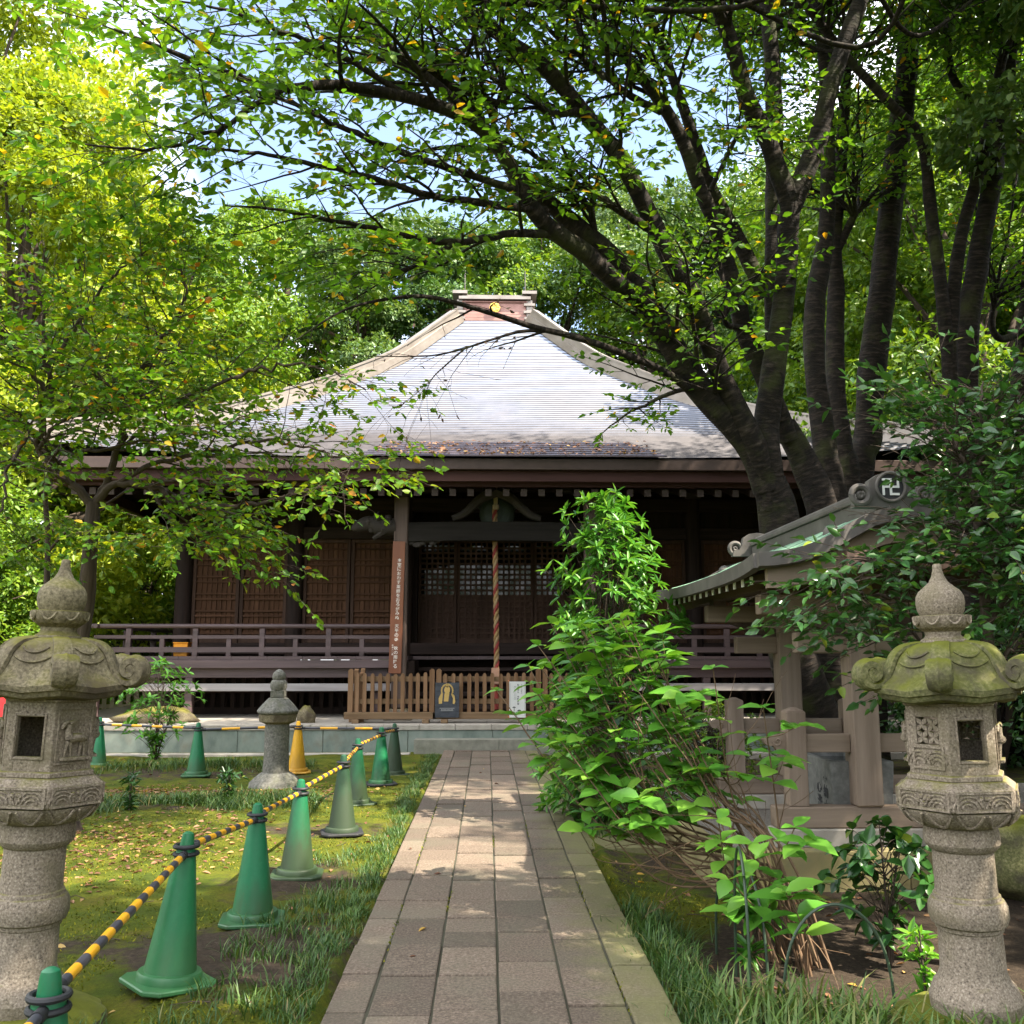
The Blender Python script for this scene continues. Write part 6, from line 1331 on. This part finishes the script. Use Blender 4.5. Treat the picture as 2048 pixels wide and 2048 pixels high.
# ================================================================== the wood behind: a few kinds, each tree its own object
def wood_tree(name, seed, h, cr, leafm, n_cl, per, L, crown0=0.35, squash=0.7, barkm='bark_brown', droop=0.15, w=0.27, clump=(0.17, 0.31), up=0.5):
    T = thing(name, None, 'tree', (0, 0, 0)); s = Skel(seed); g = s.rng; r0 = 0.018 * h
    P, r = s.limb([(0, 0, -0.3), (g.normal(0, 0.15), g.normal(0, 0.15), h * 0.25), (g.normal(0, 0.3), g.normal(0, 0.3), h * 0.55), (g.normal(0, 0.4), g.normal(0, 0.4), h * 0.85)], r0, r0 * 0.3, 10)
    ps, ds = [], []
    for i in range(n_cl):
        z = crown0 + (1 - crown0) * (i + g.random()) / n_cl; f = (z - crown0) / (1 - crown0); R_ = cr * (math.sin(math.pi * (0.14 + 0.80 * f)) ** 0.7)
        a = i * 2.399 + g.normal(0, 0.4); d = R_ * math.sqrt(g.uniform(0.2, 0.95)); c = np.array([d * math.cos(a), d * math.sin(a), h * (z - 0.04)]); cl = cr * g.uniform(*clump) * 1.25
        j = int(min(0.95, max(0.35, z * 0.78)) * (len(P) - 1)); mid = (P[j] + c) / 2 + np.array([0, 0, 0.06 * h * g.random()]); s.limb([P[j], mid, c], r[j] * 0.5, 0.02, 6, 4)
        dd = unit(g.normal(0, 1, (per, 3))); dd[:, 2] = np.where(g.random(per) < 0.8, np.abs(dd[:, 2]), dd[:, 2] * 0.35); p = c + dd * (0.62 + 0.38 * g.random(per) ** 0.6)[:, None] * np.array([cl, cl, cl * squash]) * (1 + 0.22 * np.sin(dd[:, :1] * 7 + i) * np.cos(dd[:, 1:2] * 6)); ps.append(p); ds.append(dd)
    p = np.vstack(ps); d = np.vstack(ds); n = len(p); D = unit(d * 0.7 + g.normal(0, 0.6, (n, 3)) + np.array([0, 0, -0.35])); N = unit(d * 0.6 + np.array([0, 0, up]) + g.normal(0, 0.35, (n, 3)))
    l = g.uniform(L * 0.7, L * 1.25, n); s.wood('trunk', M[barkm], T); leaves_obj('crown', p, D, N, l, l * w, M[leafm], T, droop=droop); return T
KIND = {
    'oak': wood_tree('oak_tree', 101, 19, 4.6, 'oak_leaf', 40, 1750, 0.17),
    'oak2': wood_tree('oak_tree', 102, 18, 4.2, 'dark_leaf', 40, 1700, 0.165, 0.3),
    'fresh': wood_tree('broadleaf_tree', 103, 16, 4.4, 'fresh_leaf', 42, 1700, 0.155, 0.22),
    'lime': wood_tree('broadleaf_tree', 104, 15, 4.2, 'lime_leaf', 44, 1600, 0.15, 0.15, 0.9),
    'dark': wood_tree('evergreen_tree', 105, 19, 4.4, 'needle_leaf', 60, 640, 0.22, 0.2, 0.6, droop=0.35, w=0.14, up=0.3),
    'under': wood_tree('understorey_shrub', 106, 5.0, 2.2, 'fresh_leaf', 30, 560, 0.13, 0.05, 0.85, clump=(0.2, 0.34)),
    'under_dark': wood_tree('understorey_shrub', 107, 5.0, 2.2, 'camellia_leaf', 32, 560, 0.12, 0.03, 0.85, clump=(0.2, 0.34)),
}
_used = set()
def plant(kind, x, y, s, rz, label, group=None, sz=None):
    k = KIND[kind]; o = k if kind not in _used else copy_tree(k); _used.add(kind)
    o.location = (x, y, -0.05); o.rotation_euler = (0, 0, rz); o.scale = (s, s, sz or s); o['label'] = label
    if group: o['group'] = group
    elif 'group' in o.keys(): del o['group']
    return o
G1, G2 = 'trees of the wood behind the temple hall', 'undergrowth at the edge of the wood'
for a in [('oak', -15.5, 41, 1.15, 0.2, 'tall oak behind the yellow-green trees at the upper left'), ('fresh', -10.3, 42, 1.4, 1.2, 'bright green tree behind the lower left slope of the hall roof'), ('oak', -5.4, 41, 1.14, 2.3, 'bushy oak close to the left of the roof ridge'),
          ('oak2', -0.6, 43, 1.2, 0.4, 'dark oak rising right behind the roof ridge'), ('fresh', 3.2, 45, 1.48, 3.2, 'bright topped tree just right of the roof ridge'), ('oak', 7.6, 42, 1.25, 4.1, 'oak showing between the right roof slope and the arching cherry limb'),
          ('oak2', 12.2, 43, 1.35, 5.1, 'dark oak seen between the cherry stems'), ('oak', 17.5, 42, 1.4, 1.9, 'oak behind the thick straight ringed trunk'), ('oak2', 23.5, 42, 1.5, 2.9, 'dark tall oak far back at the right edge'), ('oak', -21.5, 40, 1.35, 0.9, 'tall oak far back at the left edge'),
          ('lime', -11.8, 23.5, 1.10, 0.3, 'bright yellow-green tree left of the hall behind the maple'), ('lime', -16.2, 27, 1.58, 2.2, 'tallest yellow-green tree at the left edge of the picture'), ('fresh', -11.3, 31.5, 1.05, 0.8, 'green tree between the yellow-green tree and the hall roof'), ('lime', -10.8, 35.5, 1.0, 4.2, 'yellow-green tree peeping over the left slope of the hall roof'),
          ('oak2', 5.45, 0.0, 0.80, 0.5, 'leafy tree added out of view right of the viewer to shade the path'), ('oak', 6.6, -4.6, 0.74, 2.5, 'leafy tree added behind the viewer to shade the near garden'), ('oak2', 11.7, 4.6, 0.80, 3.5, 'leafy tree added right of the lattice lantern to shade the garden'), ('oak', 10.2, 10.4, 0.82, 4.5, 'leafy tree added right of the water pavilion to shade the garden'), ('fresh', 12.3, 25.5, 1.15, 0.5, 'light green tree behind the crooked bough at the right'), ('dark', 16.5, 30, 1.1, 2.0, 'tall dark evergreen at the upper right corner'), ('oak2', 11.6, 33, 0.98, 3.3, 'dark oak behind the right end of the hall roof'), ('fresh', 11.2, 20.0, 1.0, 4.4, 'fresh green tree near the trunk at the right edge'), ('oak2', 16.0, 22.5, 1.05, 5.4, 'dull green tree at the right edge between fresh green ones')]:  # the four leafy trees are added, mostly out of view, to cast garden shade
    plant(*a[:5], a[5], G1)
for a in [('under', -9.6, 17.3, 0.80, 0.1, 'bright shrub behind the deer lantern and the red panel'), ('under', -10.6, 19.3, 1.05, 1.4, 'tall bright shrub left of the veranda corner'), ('under', -9.6, 27, 0.95, 2.6, 'bright shrub beside the left wall of the hall'), ('under_dark', -13.4, 22.5, 1.0, 0.9, 'dark shrub below the yellow-green tree at the left'),
          ('under', -13.5, 17.5, 1.1, 3.6, 'large bright shrub at the left edge beyond the red panel'), ('under_dark', -12.2, 31, 1.3, 4.4, 'dark undergrowth in the gap left of the hall'), ('under_dark', 7.6, 14.4, 0.85, 0.6, 'dark glossy shrub behind the pavilion roof'), ('under_dark', 9.4, 17.4, 1.15, 1.9, 'large dark glossy shrub right of the hall'),
          ('under_dark', 6.6, 9.2, 0.62, 2.7, 'dark shrub behind the lattice lantern'), ('under_dark', 10.5, 13.6, 1.2, 3.9, 'large dark shrub at the right edge'), ('under', 11.5, 22, 1.2, 5.0, 'lighter shrub under the evergreens at the right'), ('under_dark', 9.4, 27, 1.3, 5.6, 'dark undergrowth beside the right wall of the hall'), ('under_dark', 7.6, 6.2, 0.7, 1.0, 'dark shrub at the right edge beside the lattice lantern')]:
    plant(*a[:5], a[5], G2)
def far_wood():
    g = np.random.default_rng(77); n = 60000; a = g.uniform(-3.14, 3.14, n); r = g.uniform(50, 60, n); P = np.stack([r * np.sin(a), r * np.cos(a), g.random(n) ** 1.3 * 15], 1)
    d = unit(g.normal(0, 1, (n, 3))); l = g.uniform(0.5, 0.9, n)
    setp(leaves_obj('far_woods', P, d, unit(np.array([0, -0.5, 0.6]) + g.normal(0, 0.4, (n, 3))), l, l * 0.3, M['dark_leaf']), 'dense dark wood closing the view behind all the trees', 'wood', kind='stuff')
far_wood()

# ================================================================== shrubs and plants of the garden
def hydrangea():
    bx, by = 1.70, 5.55; T = thing('hydrangea', 'sprawling hydrangea with broad bright leaves and bare tan stems beside the path', 'shrub', (bx, by, -0.12)); s = Skel(61); g = s.rng; P_, D_, N_, L_ = [], [], [], []
    tips = [(1015, 1310, 6.5), (1040, 1250, 6.5), (1075, 1200, 6.4), (1110, 1185, 6.2), (1150, 1170, 6.3), (1195, 1195, 6.1), (1235, 1235, 6.0), (1055, 1340, 6.3), (1120, 1275, 6.0), (1180, 1270, 5.9), (1085, 1390, 6.1),
            (1345, 1260, 5.7), (1130, 1440, 6.0), (1215, 1430, 5.8), (1060, 1450, 6.2), (1440, 1335, 5.5), (1355, 1545, 5.3), (1420, 1590, 5.1), (1500, 1560, 5.2), (1375, 1660, 5.0), (1490, 1690, 4.9), (1020, 1260, 6.7)]
    tips += [(u + g.normal(0, 22), v + g.normal(0, 18), y + g.normal(0, 0.15)) for u, v, y in tips[:14] if u < 1180] + [(u + g.normal(0, 30), v - 15 + g.normal(0, 18), y + 0.2) for u, v, y in tips[:8]]
    for i, t in enumerate(tips):
        e = at(*t); b = np.array([bx + g.normal(0, 0.13), by + g.normal(0, 0.11), -0.2]); mid = b * 0.45 + e * 0.55 + np.array([g.normal(0, 0.06), g.normal(0, 0.1), 0.05 * (e[2] - 0.5) - 0.12 * abs(e[0] - b[0])]); q = b * 0.8 + e * 0.2 + np.array([0.02, 0, 0.16 + 0.1 * e[2]])
        C_ = catmull([b, q, mid, e], 8); kk = np.linspace(0, 1, len(C_)); s.add(C_, np.interp(kk, [0, 0.7, 1], [0.009, 0.0055, 0.003]), 6)
        t_ = np.gradient(C_, axis=0); hi = t[1] < 1420
        for k in range((3 if t[1] < 1300 and t[0] < 1250 else 2) if hi else 1):   # leafy side shoots
            j = int(g.uniform(0.62 if hi else 0.8, 0.97) * (len(C_) - 1)); d = t_[j] / np.linalg.norm(t_[j]) * 0.7 + g.normal(0, 0.5, 3); d[2] = abs(d[2]) * 0.6 + 0.1; d /= np.linalg.norm(d); q2 = C_[j] + d * g.uniform(0.14, 0.34); s.add(catmull([C_[j], (C_[j] + q2) / 2 - np.array([0, 0, 0.015]), q2], 4), np.linspace(0.0035, 0.0022, 9), 5)
            for lev, nl in ((0.0, 4), (0.05, 2)):
                a0 = g.uniform(0, 6.28)
                for w_ in range(nl): a = a0 + w_ * 6.283 / nl + g.normal(0, 0.2); P_.append(q2 - d * lev); D_.append(np.array([math.cos(a), math.sin(a), g.uniform(-0.35, 0.15)]) + d * 0.35); N_.append(np.array([g.normal(0, 0.25), g.normal(-0.15, 0.25), 1.0])); L_.append(g.uniform(0.08, 0.215))
        for k in range(1):   # bare forked twigs
            j = int(g.uniform(0.3, 0.75) * len(C_)); s.spray(C_[j], t_[j] / np.linalg.norm(t_[j]) + g.normal(0, 0.55, 3), g.uniform(0.3, 0.65), 0.005, 1, grav=0.0, dens=4, leaf=9, wander=0.16)
        s.lp, s.ld = [], []
        for j, f in enumerate((0.80, 0.86, 0.91, 0.955, 1.0)):
            p = C_[int(f * (len(C_) - 1))]; d = t_[int(f * (len(C_) - 1))]; d = d / np.linalg.norm(d); a0 = j * 1.57 + g.normal(0, 0.3)
            if (f < 0.9 and g.random() < 0.3) or (f < 0.86 and t[1] > 1380): continue
            for q_ in range(2 if f < 1 else 3):
                a = a0 + q_ * (math.pi if f < 1 else 2.1); x = np.cross(d, [0.1, 0, 1.0]); x /= np.linalg.norm(x); y = np.cross(x, d); v = x * math.cos(a) + y * math.sin(a); v = v * 0.9 + d * 0.45; v[2] = v[2] * 0.5 - 0.12
                P_.append(p); D_.append(v); N_.append(np.array([g.normal(0, 0.25), g.normal(-0.15, 0.25), 1.0])); L_.append(g.uniform(0.11, 0.20) * (0.8 if f == 1.0 else 1.0))
    s.wood('stems', M['stem_tan'], T); L_ = np.array(L_); leaves_obj('leaves', np.array(P_), np.array(D_), np.array(N_), L_, L_ * 0.29, M['hydrangea_leaf'], T, fold=0.22, fine=True, droop=0.14)
hydrangea()

def whorl_shrub(name, label, cat, x, y, prof, n, leafm, Ls, seed, k=7, w=0.15, stemm='bark_brown', z0=-0.1, stems=6, group=None, sy=1.0, elev=(-0.1, 0.9), clusters=0):
    """prof: (height, radius) envelope filled with whorls of leaves on thin stems"""
    T = thing(name, label, cat, (x, y, z0), 0, group); s = Skel(seed); g = s.rng; hs = np.array([p[0] for p in prof]); rs = np.array([p[1] for p in prof]); P_, D_, L_ = [], [], []
    H = hs[-1]; st = []
    for i in range(stems):
        a = g.uniform(0, 6.28); top = H * g.uniform(0.6, 1.0) if i else H; R_ = np.interp(top, hs, rs) * 0.5; st.append(catmull([(x + 0.03 * math.cos(a), y + 0.03 * math.sin(a), z0), (x + R_ * 0.4 * math.cos(a), y + R_ * 0.4 * math.sin(a) * sy, z0 + top * 0.5), (x + R_ * math.cos(a) * (i > 0), y + R_ * math.sin(a) * (i > 0), z0 + top * 0.97)], 8)); s.add(st[-1], np.linspace(0.006 + 0.006 * H, 0.003, len(st[-1])), 6)
    cc = []
    for i in range(clusters):
        h = H * (i + 0.7) / clusters; R_ = np.interp(h, hs, rs); a = i * 2.4; r = R_ * g.uniform(0.45, 1.0); cc.append(np.array([x + r * math.cos(a), y + r * math.sin(a) * sy, z0 + h]))
    for i in range(n):
        h = H * (0.06 + 0.94 * g.random() ** 0.8); R_ = np.interp(h, hs, rs); a = g.uniform(0, 6.28); r = R_ * math.sqrt(g.uniform(0.15, 1.0)); c = np.array([x + r * math.cos(a), y + r * math.sin(a) * sy, z0 + h + g.normal(0, 0.02)])
        if cc and g.random() < 0.86: c = cc[g.integers(len(cc))] + g.normal(0, 1, 3) * np.array([0.13, 0.13, 0.075]); h = min(H, max(0.1, c[2] - z0)); a = math.atan2(c[1] - y, c[0] - x)
        q = st[g.integers(len(st))]; j = int(np.clip((h / H - 0.18) * len(q), 0, len(q) - 1)); s.add(catmull([q[j], (q[j] + c) / 2 + np.array([0, 0, 0.03]), c], 3), np.linspace(0.004, 0.0018, 7), 3)
        ax = unit(np.array([math.cos(a) * 0.7, math.sin(a) * 0.7, g.uniform(0.3, 1.2)])); u_ = unit(np.cross(ax, [0.3, 0.1, 1.0])); v_ = np.cross(ax, u_)
        for m_ in range(k): b = m_ * 6.283 / k + g.normal(0, 0.3); P_.append(c); D_.append((u_ * math.cos(b) + v_ * math.sin(b)) + ax * g.uniform(*elev)); L_.append(g.uniform(*Ls))
    n_ = len(P_); L_ = np.array(L_); s.wood('stems', M[stemm], T); leaves_obj('leaves', np.array(P_), np.array(D_), np.array([0, 0, 1.0]) + g.normal(0, 0.3, (n_, 3)), L_, L_ * w, M[leafm], T, droop=0.2); return T
whorl_shrub('nandina', 'tall bright green feathery shrub before the right half of the latticed doors', 'shrub', 1.24, 9.6, [(0, 0.55), (0.5, 0.85), (1.2, 0.72), (1.6, 0.56), (1.65, 0.5), (2.1, 0.68), (2.35, 0.60), (2.6, 0.32), (3.0, 0.36), (3.22, 0.05)], 620, 'nandina_leaf', (0.09, 0.16), 71, 8, 0.15, sy=0.8, clusters=34, stems=9)
whorl_shrub('azalea', 'low light green azalea bush between the tall shrub and the pavilion posts', 'shrub', 2.55, 11.2, [(0, 0.5), (0.5, 0.75), (0.9, 0.7), (1.15, 0.3)], 420, 'fresh_leaf', (0.04, 0.07), 72, 6, 0.2, stems=10)
whorl_shrub('azalea', 'small azalea bush left of the pavilion at the terrace foot', 'shrub', 1.5, 13.6, [(0, 0.45), (0.4, 0.7), (0.8, 0.6), (1.0, 0.2)], 300, 'nandina_leaf', (0.05, 0.08), 73, 6, 0.2, stems=10)
whorl_shrub('fern', 'dark low fern clump at the right path edge under the tall shrub', 'plant', 1.28, 8.9 + 1.0, [(0, 0.2), (0.15, 0.42), (0.3, 0.3)], 120, 'nandina_leaf', (0.08, 0.13), 74, 7, 0.14, stems=6)
whorl_shrub('fern', 'second low fern clump nearer along the right path edge', 'plant', 1.42, 9.3 - 0.9 + 1.15, [(0, 0.2), (0.12, 0.36), (0.26, 0.25)], 90, 'grass_light', (0.07, 0.12), 75, 7, 0.13, stems=6)
p = on(1690, 1815, -0.1); whorl_shrub('holly_shrub', 'dark glossy holly shrub with toothed leaves left of the lattice lantern', 'shrub', p[0] - 0.05, p[1], [(0, 0.02), (0.2, 0.15), (0.42, 0.34), (0.62, 0.26), (0.74, 0.1)], 46, 'camellia_leaf', (0.08, 0.13), 76, 5, 0.28, stems=3, elev=(-0.3, 0.5))
p = on(1745, 1930, -0.1); whorl_shrub('seedling', 'young plant with a single whorled leafy top beside the lattice lantern base', 'plant', p[0], p[1], [(0, 0.01), (0.22, 0.02), (0.30, 0.10), (0.42, 0.07)], 16, 'hydrangea_leaf', (0.06, 0.095), 77, 7, 0.17, stems=1)
p = on(1420, 1850, -0.1); whorl_shrub('seedling', 'slim young plant with narrow leaves among the hydrangea stems', 'plant', p[0], p[1], [(0, 0.01), (0.28, 0.02), (0.36, 0.12), (0.46, 0.06)], 14, 'nandina_leaf', (0.09, 0.13), 78, 8, 0.14, stems=2)
p = on(290, 1432, 0.0); whorl_shrub('sapling', 'young sapling with sparse glossy leaves in front of the terrace behind the deer lantern', 'sapling', p[0], p[1], [(0, 0.01), (0.42, 0.05), (0.55, 0.62), (0.85, 0.35), (1.05, 0.75), (1.45, 0.5), (1.6, 0.1)], 125, 'nandina_leaf', (0.10, 0.15), 79, 5, 0.18, stems=3)
p = on(245, 1535, 0.0); whorl_shrub('seedling', 'small dark seedling in the grass tuft left of the leaf litter', 'plant', p[0], p[1], [(0, 0.01), (0.2, 0.03), (0.28, 0.13), (0.36, 0.06)], 16, 'camellia_leaf', (0.07, 0.11), 80, 7, 0.15, stems=1, z0=0.0)
p = on(432, 1520, 0.0); whorl_shrub('seedling', 'small dark seedling in the grass tuft below the small stone lantern', 'plant', p[0], p[1], [(0, 0.01), (0.2, 0.03), (0.28, 0.14), (0.36, 0.06)], 18, 'camellia_leaf', (0.07, 0.11), 81, 7, 0.15, stems=1, z0=0.0)

CA = thing('camellia_tree', 'dark glossy camellia hanging over the pavilion roof behind the lattice lantern', 'tree', (3.15, 5.75, -0.1))
def camellia():
    s = Skel(91); kw = dict(grav=-0.03, dens=13, leaf=0.032, ratio=0.55, wander=0.14)
    s.limb([(2.78, 5.55, -0.25), (2.80, 5.55, 0.7), at(1868, 1350, 5.6), at(1862, 1180, 5.6), at(1850, 1040, 5.65), at(1838, 900, 5.7)], 0.045, 0.025, 8)
    Ls = []
    def l(pts, r0=0.018, r1=0.005): Ls.append(limb_at(s, pts, r0, r1, 6, 0.015))
    l([(1862, 1200, 5.6), (1780, 1150, 5.6), (1690, 1130, 5.6), (1600, 1125, 5.6), (1555, 1140, 5.6)]); l([(1855, 1090, 5.6), (1800, 1055, 5.6), (1750, 1050, 5.6), (1700, 1060, 5.6)])
    l([(1845, 980, 5.7), (1815, 920, 5.7), (1805, 870, 5.7)]); l([(1860, 1230, 5.6), (1770, 1210, 5.6), (1680, 1200, 5.6), (1570, 1190, 5.6)])
    l([(1838, 900, 5.7), (1800, 840, 5.7), (1770, 780, 5.7)]); l([(1838, 905, 5.7), (1790, 830, 5.8), (1735, 790, 5.9)]); l([(1845, 880, 5.7), (1895, 800, 5.7), (1925, 740, 5.7)]); l([(1842, 860, 5.7), (1850, 780, 5.7), (1855, 720, 5.8)]); l([(1840, 910, 5.7), (1880, 850, 5.7), (1920, 820, 5.6)]); l([(1850, 1040, 5.65), (1890, 980, 5.5), (1940, 940, 5.4)])
    l([(1862, 1180, 5.6), (1900, 1130, 5.5), (1950, 1100, 5.4)]); l([(1858, 1120, 5.6), (1740, 1075, 5.5), (1640, 1060, 5.4), (1560, 1085, 5.4)]); l([(1838, 910, 5.7), (1870, 960, 5.5), (1910, 1000, 5.4), (1950, 1020, 5.3)]); l([(1850, 1040, 5.65), (1880, 1060, 5.5), (1915, 1060, 5.4), (1960, 1050, 5.3)]); l([(1850, 1040, 5.65), (1815, 1000, 5.6), (1785, 985, 5.6)]); l([(1845, 980, 5.7), (1885, 930, 5.6), (1920, 900, 5.6)]); l([(1855, 1100, 5.6), (1890, 1045, 5.5), (1930, 1010, 5.5)]); l([(1866, 1280, 5.6), (1910, 1230, 5.5), (1960, 1200, 5.5)]); l([(1866, 1290, 5.6), (1800, 1260, 5.7), (1740, 1250, 5.8)])
    for i_, (P, r) in enumerate(Ls): dress(s, P, r, 0.15, 1.0, 12, (0.35, 0.5) if i_ in (1, 2, 8) else (0.4, 0.8), 2, (-0.5, 0.05) if i_ in (1, 2, 8) else (-0.35, 0.35), **kw)
    s.wood('trunk', M['bark_brown'], CA); print('camellia leaves', len(s.lp)); s.leaves('crown', M['camellia_leaf'], CA, (0.06, 0.10), 0.23, 0.8, keep=lambda P: ~((P[:, 0] < 2.55) & (P[:, 2] > 2.36) & (P[:, 2] < 3.0)))
camellia()

# ================================================================== grass and fallen leaves
def scatter_grass(name, label, pts, m, H, W_, lean, seed, curl=0.6):
    g = np.random.default_rng(seed); pts = np.asarray(pts); n = len(pts); z = ground_z(pts[:, 0], pts[:, 1]); a = g.random(n) * 6.283; l = g.uniform(*lean, n)
    o = blades_obj(name, np.column_stack([pts, z - 0.01]), g.uniform(*H, n), np.column_stack([np.cos(a) * l, np.sin(a) * l]), g.uniform(W_ * 0.7, W_ * 1.3, n), m, None, curl); setp(o, label, 'grass', kind='stuff')
def tufts(g, centres, rad, per): return np.vstack([np.column_stack([cx + g.normal(0, rad, per), cy_ + g.normal(0, rad, per)]) for cx, cy_ in centres])
g = np.random.default_rng(15)
cs = [(-0.84 + g.normal(0, 0.06), y) for y in np.arange(3.9, 15.6, 0.085) if g.random() < 0.9]
scatter_grass('grass', 'dark dwarf grass growing in tufts along the left edge of the path', tufts(g, cs, 0.05, 62), M['grass'], (0.04, 0.10), 0.0026, (0.3, 1.0), 1)
cs = [(0.98 + g.normal(0, 0.07), y) for y in np.arange(3.9, 6.4, 0.07)] + [(1.0 + g.normal(0, 0.1), y) for y in np.arange(8.9, 13, 0.2)]
scatter_grass('grass', 'dark dwarf grass growing along the right edge of the path', tufts(g, cs, 0.07, 80), M['grass'], (0.07, 0.18), 0.003, (0.3, 1.0), 2)
cs = [(x, y) for x, y in zip(g.uniform(1.05, 2.7, 110), g.uniform(3.7, 4.75, 110)) if not (x > 1.75 and y > 4.35)]
scatter_grass('grass', 'long pale grass blades at the foot of the hydrangea and the lattice lantern', tufts(g, cs, 0.06, 20), M['grass_light'], (0.10, 0.30), 0.0062, (0.3, 1.0), 3)
cs = list(zip(g.normal(-1.1, 0.16, 34), g.uniform(4.4, 8.2, 34))) + list(zip(g.uniform(-2.0, -1.2, 26), g.uniform(3.6, 4.35, 26)))
scatter_grass('grass', 'scattered grass tufts around the green cones', tufts(g, cs, 0.05, 40), M['grass'], (0.05, 0.13), 0.003, (0.3, 1.0), 4)
cs = list(zip(g.uniform(-5.4, -1.8, 95), 10.55 + g.normal(0, 0.2, 95))) + list(zip(g.uniform(-5.5, -2.6, 40), 13.9 + g.normal(0, 0.12, 40)))
scatter_grass('grass', 'long row of grass tufts across the moss behind the grimy cone', tufts(g, cs, 0.10, 70), M['grass'], (0.06, 0.17), 0.004, (0.4, 1.1), 5)
n = 2600; xy = np.vstack([np.column_stack([g.normal(-3.3, 0.9, 1100), g.normal(8.6, 0.75, 1100)]), np.column_stack([g.normal(-4.4, 0.9, 500), g.normal(7.0, 0.8, 500)]), np.column_stack([g.normal(-3.6, 1.1, 1300), g.normal(11.6, 0.35, 1300)]), np.column_stack([g.uniform(-7, -0.9, 220), g.uniform(4.5, 15.8, 220)]), np.column_stack([g.uniform(1.0, 4.5, 330), g.uniform(4.2, 9, 330)]), np.column_stack([g.uniform(-0.7, 0.85, 10), g.uniform(5, 15, 10)])])
xy = xy[(np.abs(xy[:, 0] - 0.065) > 0.8) | (np.arange(len(xy)) > len(xy) - 11)]; z = np.where(np.abs(xy[:, 0] - 0.065) < 0.8, 0.036, ground_z(xy[:, 0], xy[:, 1]) + 0.008); n = len(xy); a = g.random(n) * 6.283; l = g.uniform(0.03, 0.07, n)
setp(leaves_obj('fallen_leaves', np.column_stack([xy, z]), np.stack([np.cos(a), np.sin(a), g.normal(0, 0.12, n)], 1), np.array([0, 0, 1.0]) + g.normal(0, 0.25, (n, 3)), l, l * 0.24, M['dry_leaf'], fold=0.35), 'brown and yellow fallen leaves scattered over the moss', 'leaf litter', kind='stuff')

# moss tufts give the ground its nap
n = 90000; xy = np.vstack([np.column_stack([g.uniform(-4.5, -0.74, 60000), 3.4 + 9 * g.random(60000) ** 1.5]), np.column_stack([g.uniform(0.87, 3.6, 30000), 3.6 + 5 * g.random(30000) ** 1.3])])
d_ = np.where(xy[:, 0] > 0.9, 0.42, 0.05)
for cx, cy_, sx, sy, a_ in _DIRT: d_ = d_ + a_ * np.exp(-((xy[:, 0] - cx) / sx) ** 2 - ((xy[:, 1] - cy_) / sy) ** 2)
k_ = (d_ + 0.5 * vnoise(xy[:, 0] * 2.2 + 3, xy[:, 1] * 2.2) + 0.35 * vnoise(xy[:, 0] * 6, xy[:, 1] * 6)) < 0.30; xy = xy[k_ & ~((xy[:, 0] > 1.6) & (xy[:, 1] > 7.1))]
M['moss_leaf'] = leaf_mat('moss_leaf', [(0.0, (0.05, 0.075, 0.008)), (0.6, (0.13, 0.15, 0.012)), (1.0, (0.22, 0.20, 0.02))], 0.2, 0.8, 0.1)
scatter_grass('moss', 'short yellow-green moss covering the garden ground', xy, M['moss_leaf'], (0.012, 0.032), 0.004, (0.3, 1.2), 9)
xy = np.vstack([np.column_stack([np.full(40, x) + g.normal(0, 0.006, 40), y0 + g.random(40) * L_]) for x, y0, L_ in ((-0.53, 5.2, 1.2), (-0.53, 7.5, 1.4), (0.37, 8.6, 0.9), (0.06, 8.2, 0.5), (-0.53, 9.6, 1.2), (0.64, 4.4, 0.8), (0.64, 6.0, 1.0), (-0.24, 6.2, 0.5))])
o = blades_obj('moss', np.column_stack([xy, np.full(len(xy), 0.018)]), g.uniform(0.012, 0.028, len(xy)), g.normal(0, 0.6, (len(xy), 2)), 0.004, M['moss_leaf']); setp(o, 'green moss growing in the joints of the path', 'moss', kind='stuff')
n = 500; xy = np.column_stack([g.uniform(-4.5, 3.5, n), g.uniform(3.8, 11, n)]); xy = xy[np.abs(xy[:, 0] - 0.065) > 0.8]; tw = MB()
for x, y in xy[:170]:
    a = g.random() * 6.28; L_ = g.uniform(0.06, 0.22); z = float(ground_z(x, y)) + 0.008; tw.tube([(x, y, z), (x + 0.5 * L_ * math.cos(a), y + 0.5 * L_ * math.sin(a), z + g.uniform(0, 0.02)), (x + L_ * math.cos(a + 0.3), y + L_ * math.sin(a + 0.3), z + 0.004)], [0.003, 0.0025, 0.0015], 4)
setp(tw.build('twigs', M['bark_brown']), 'thin fallen twigs lying on the moss', 'twigs', kind='stuff')
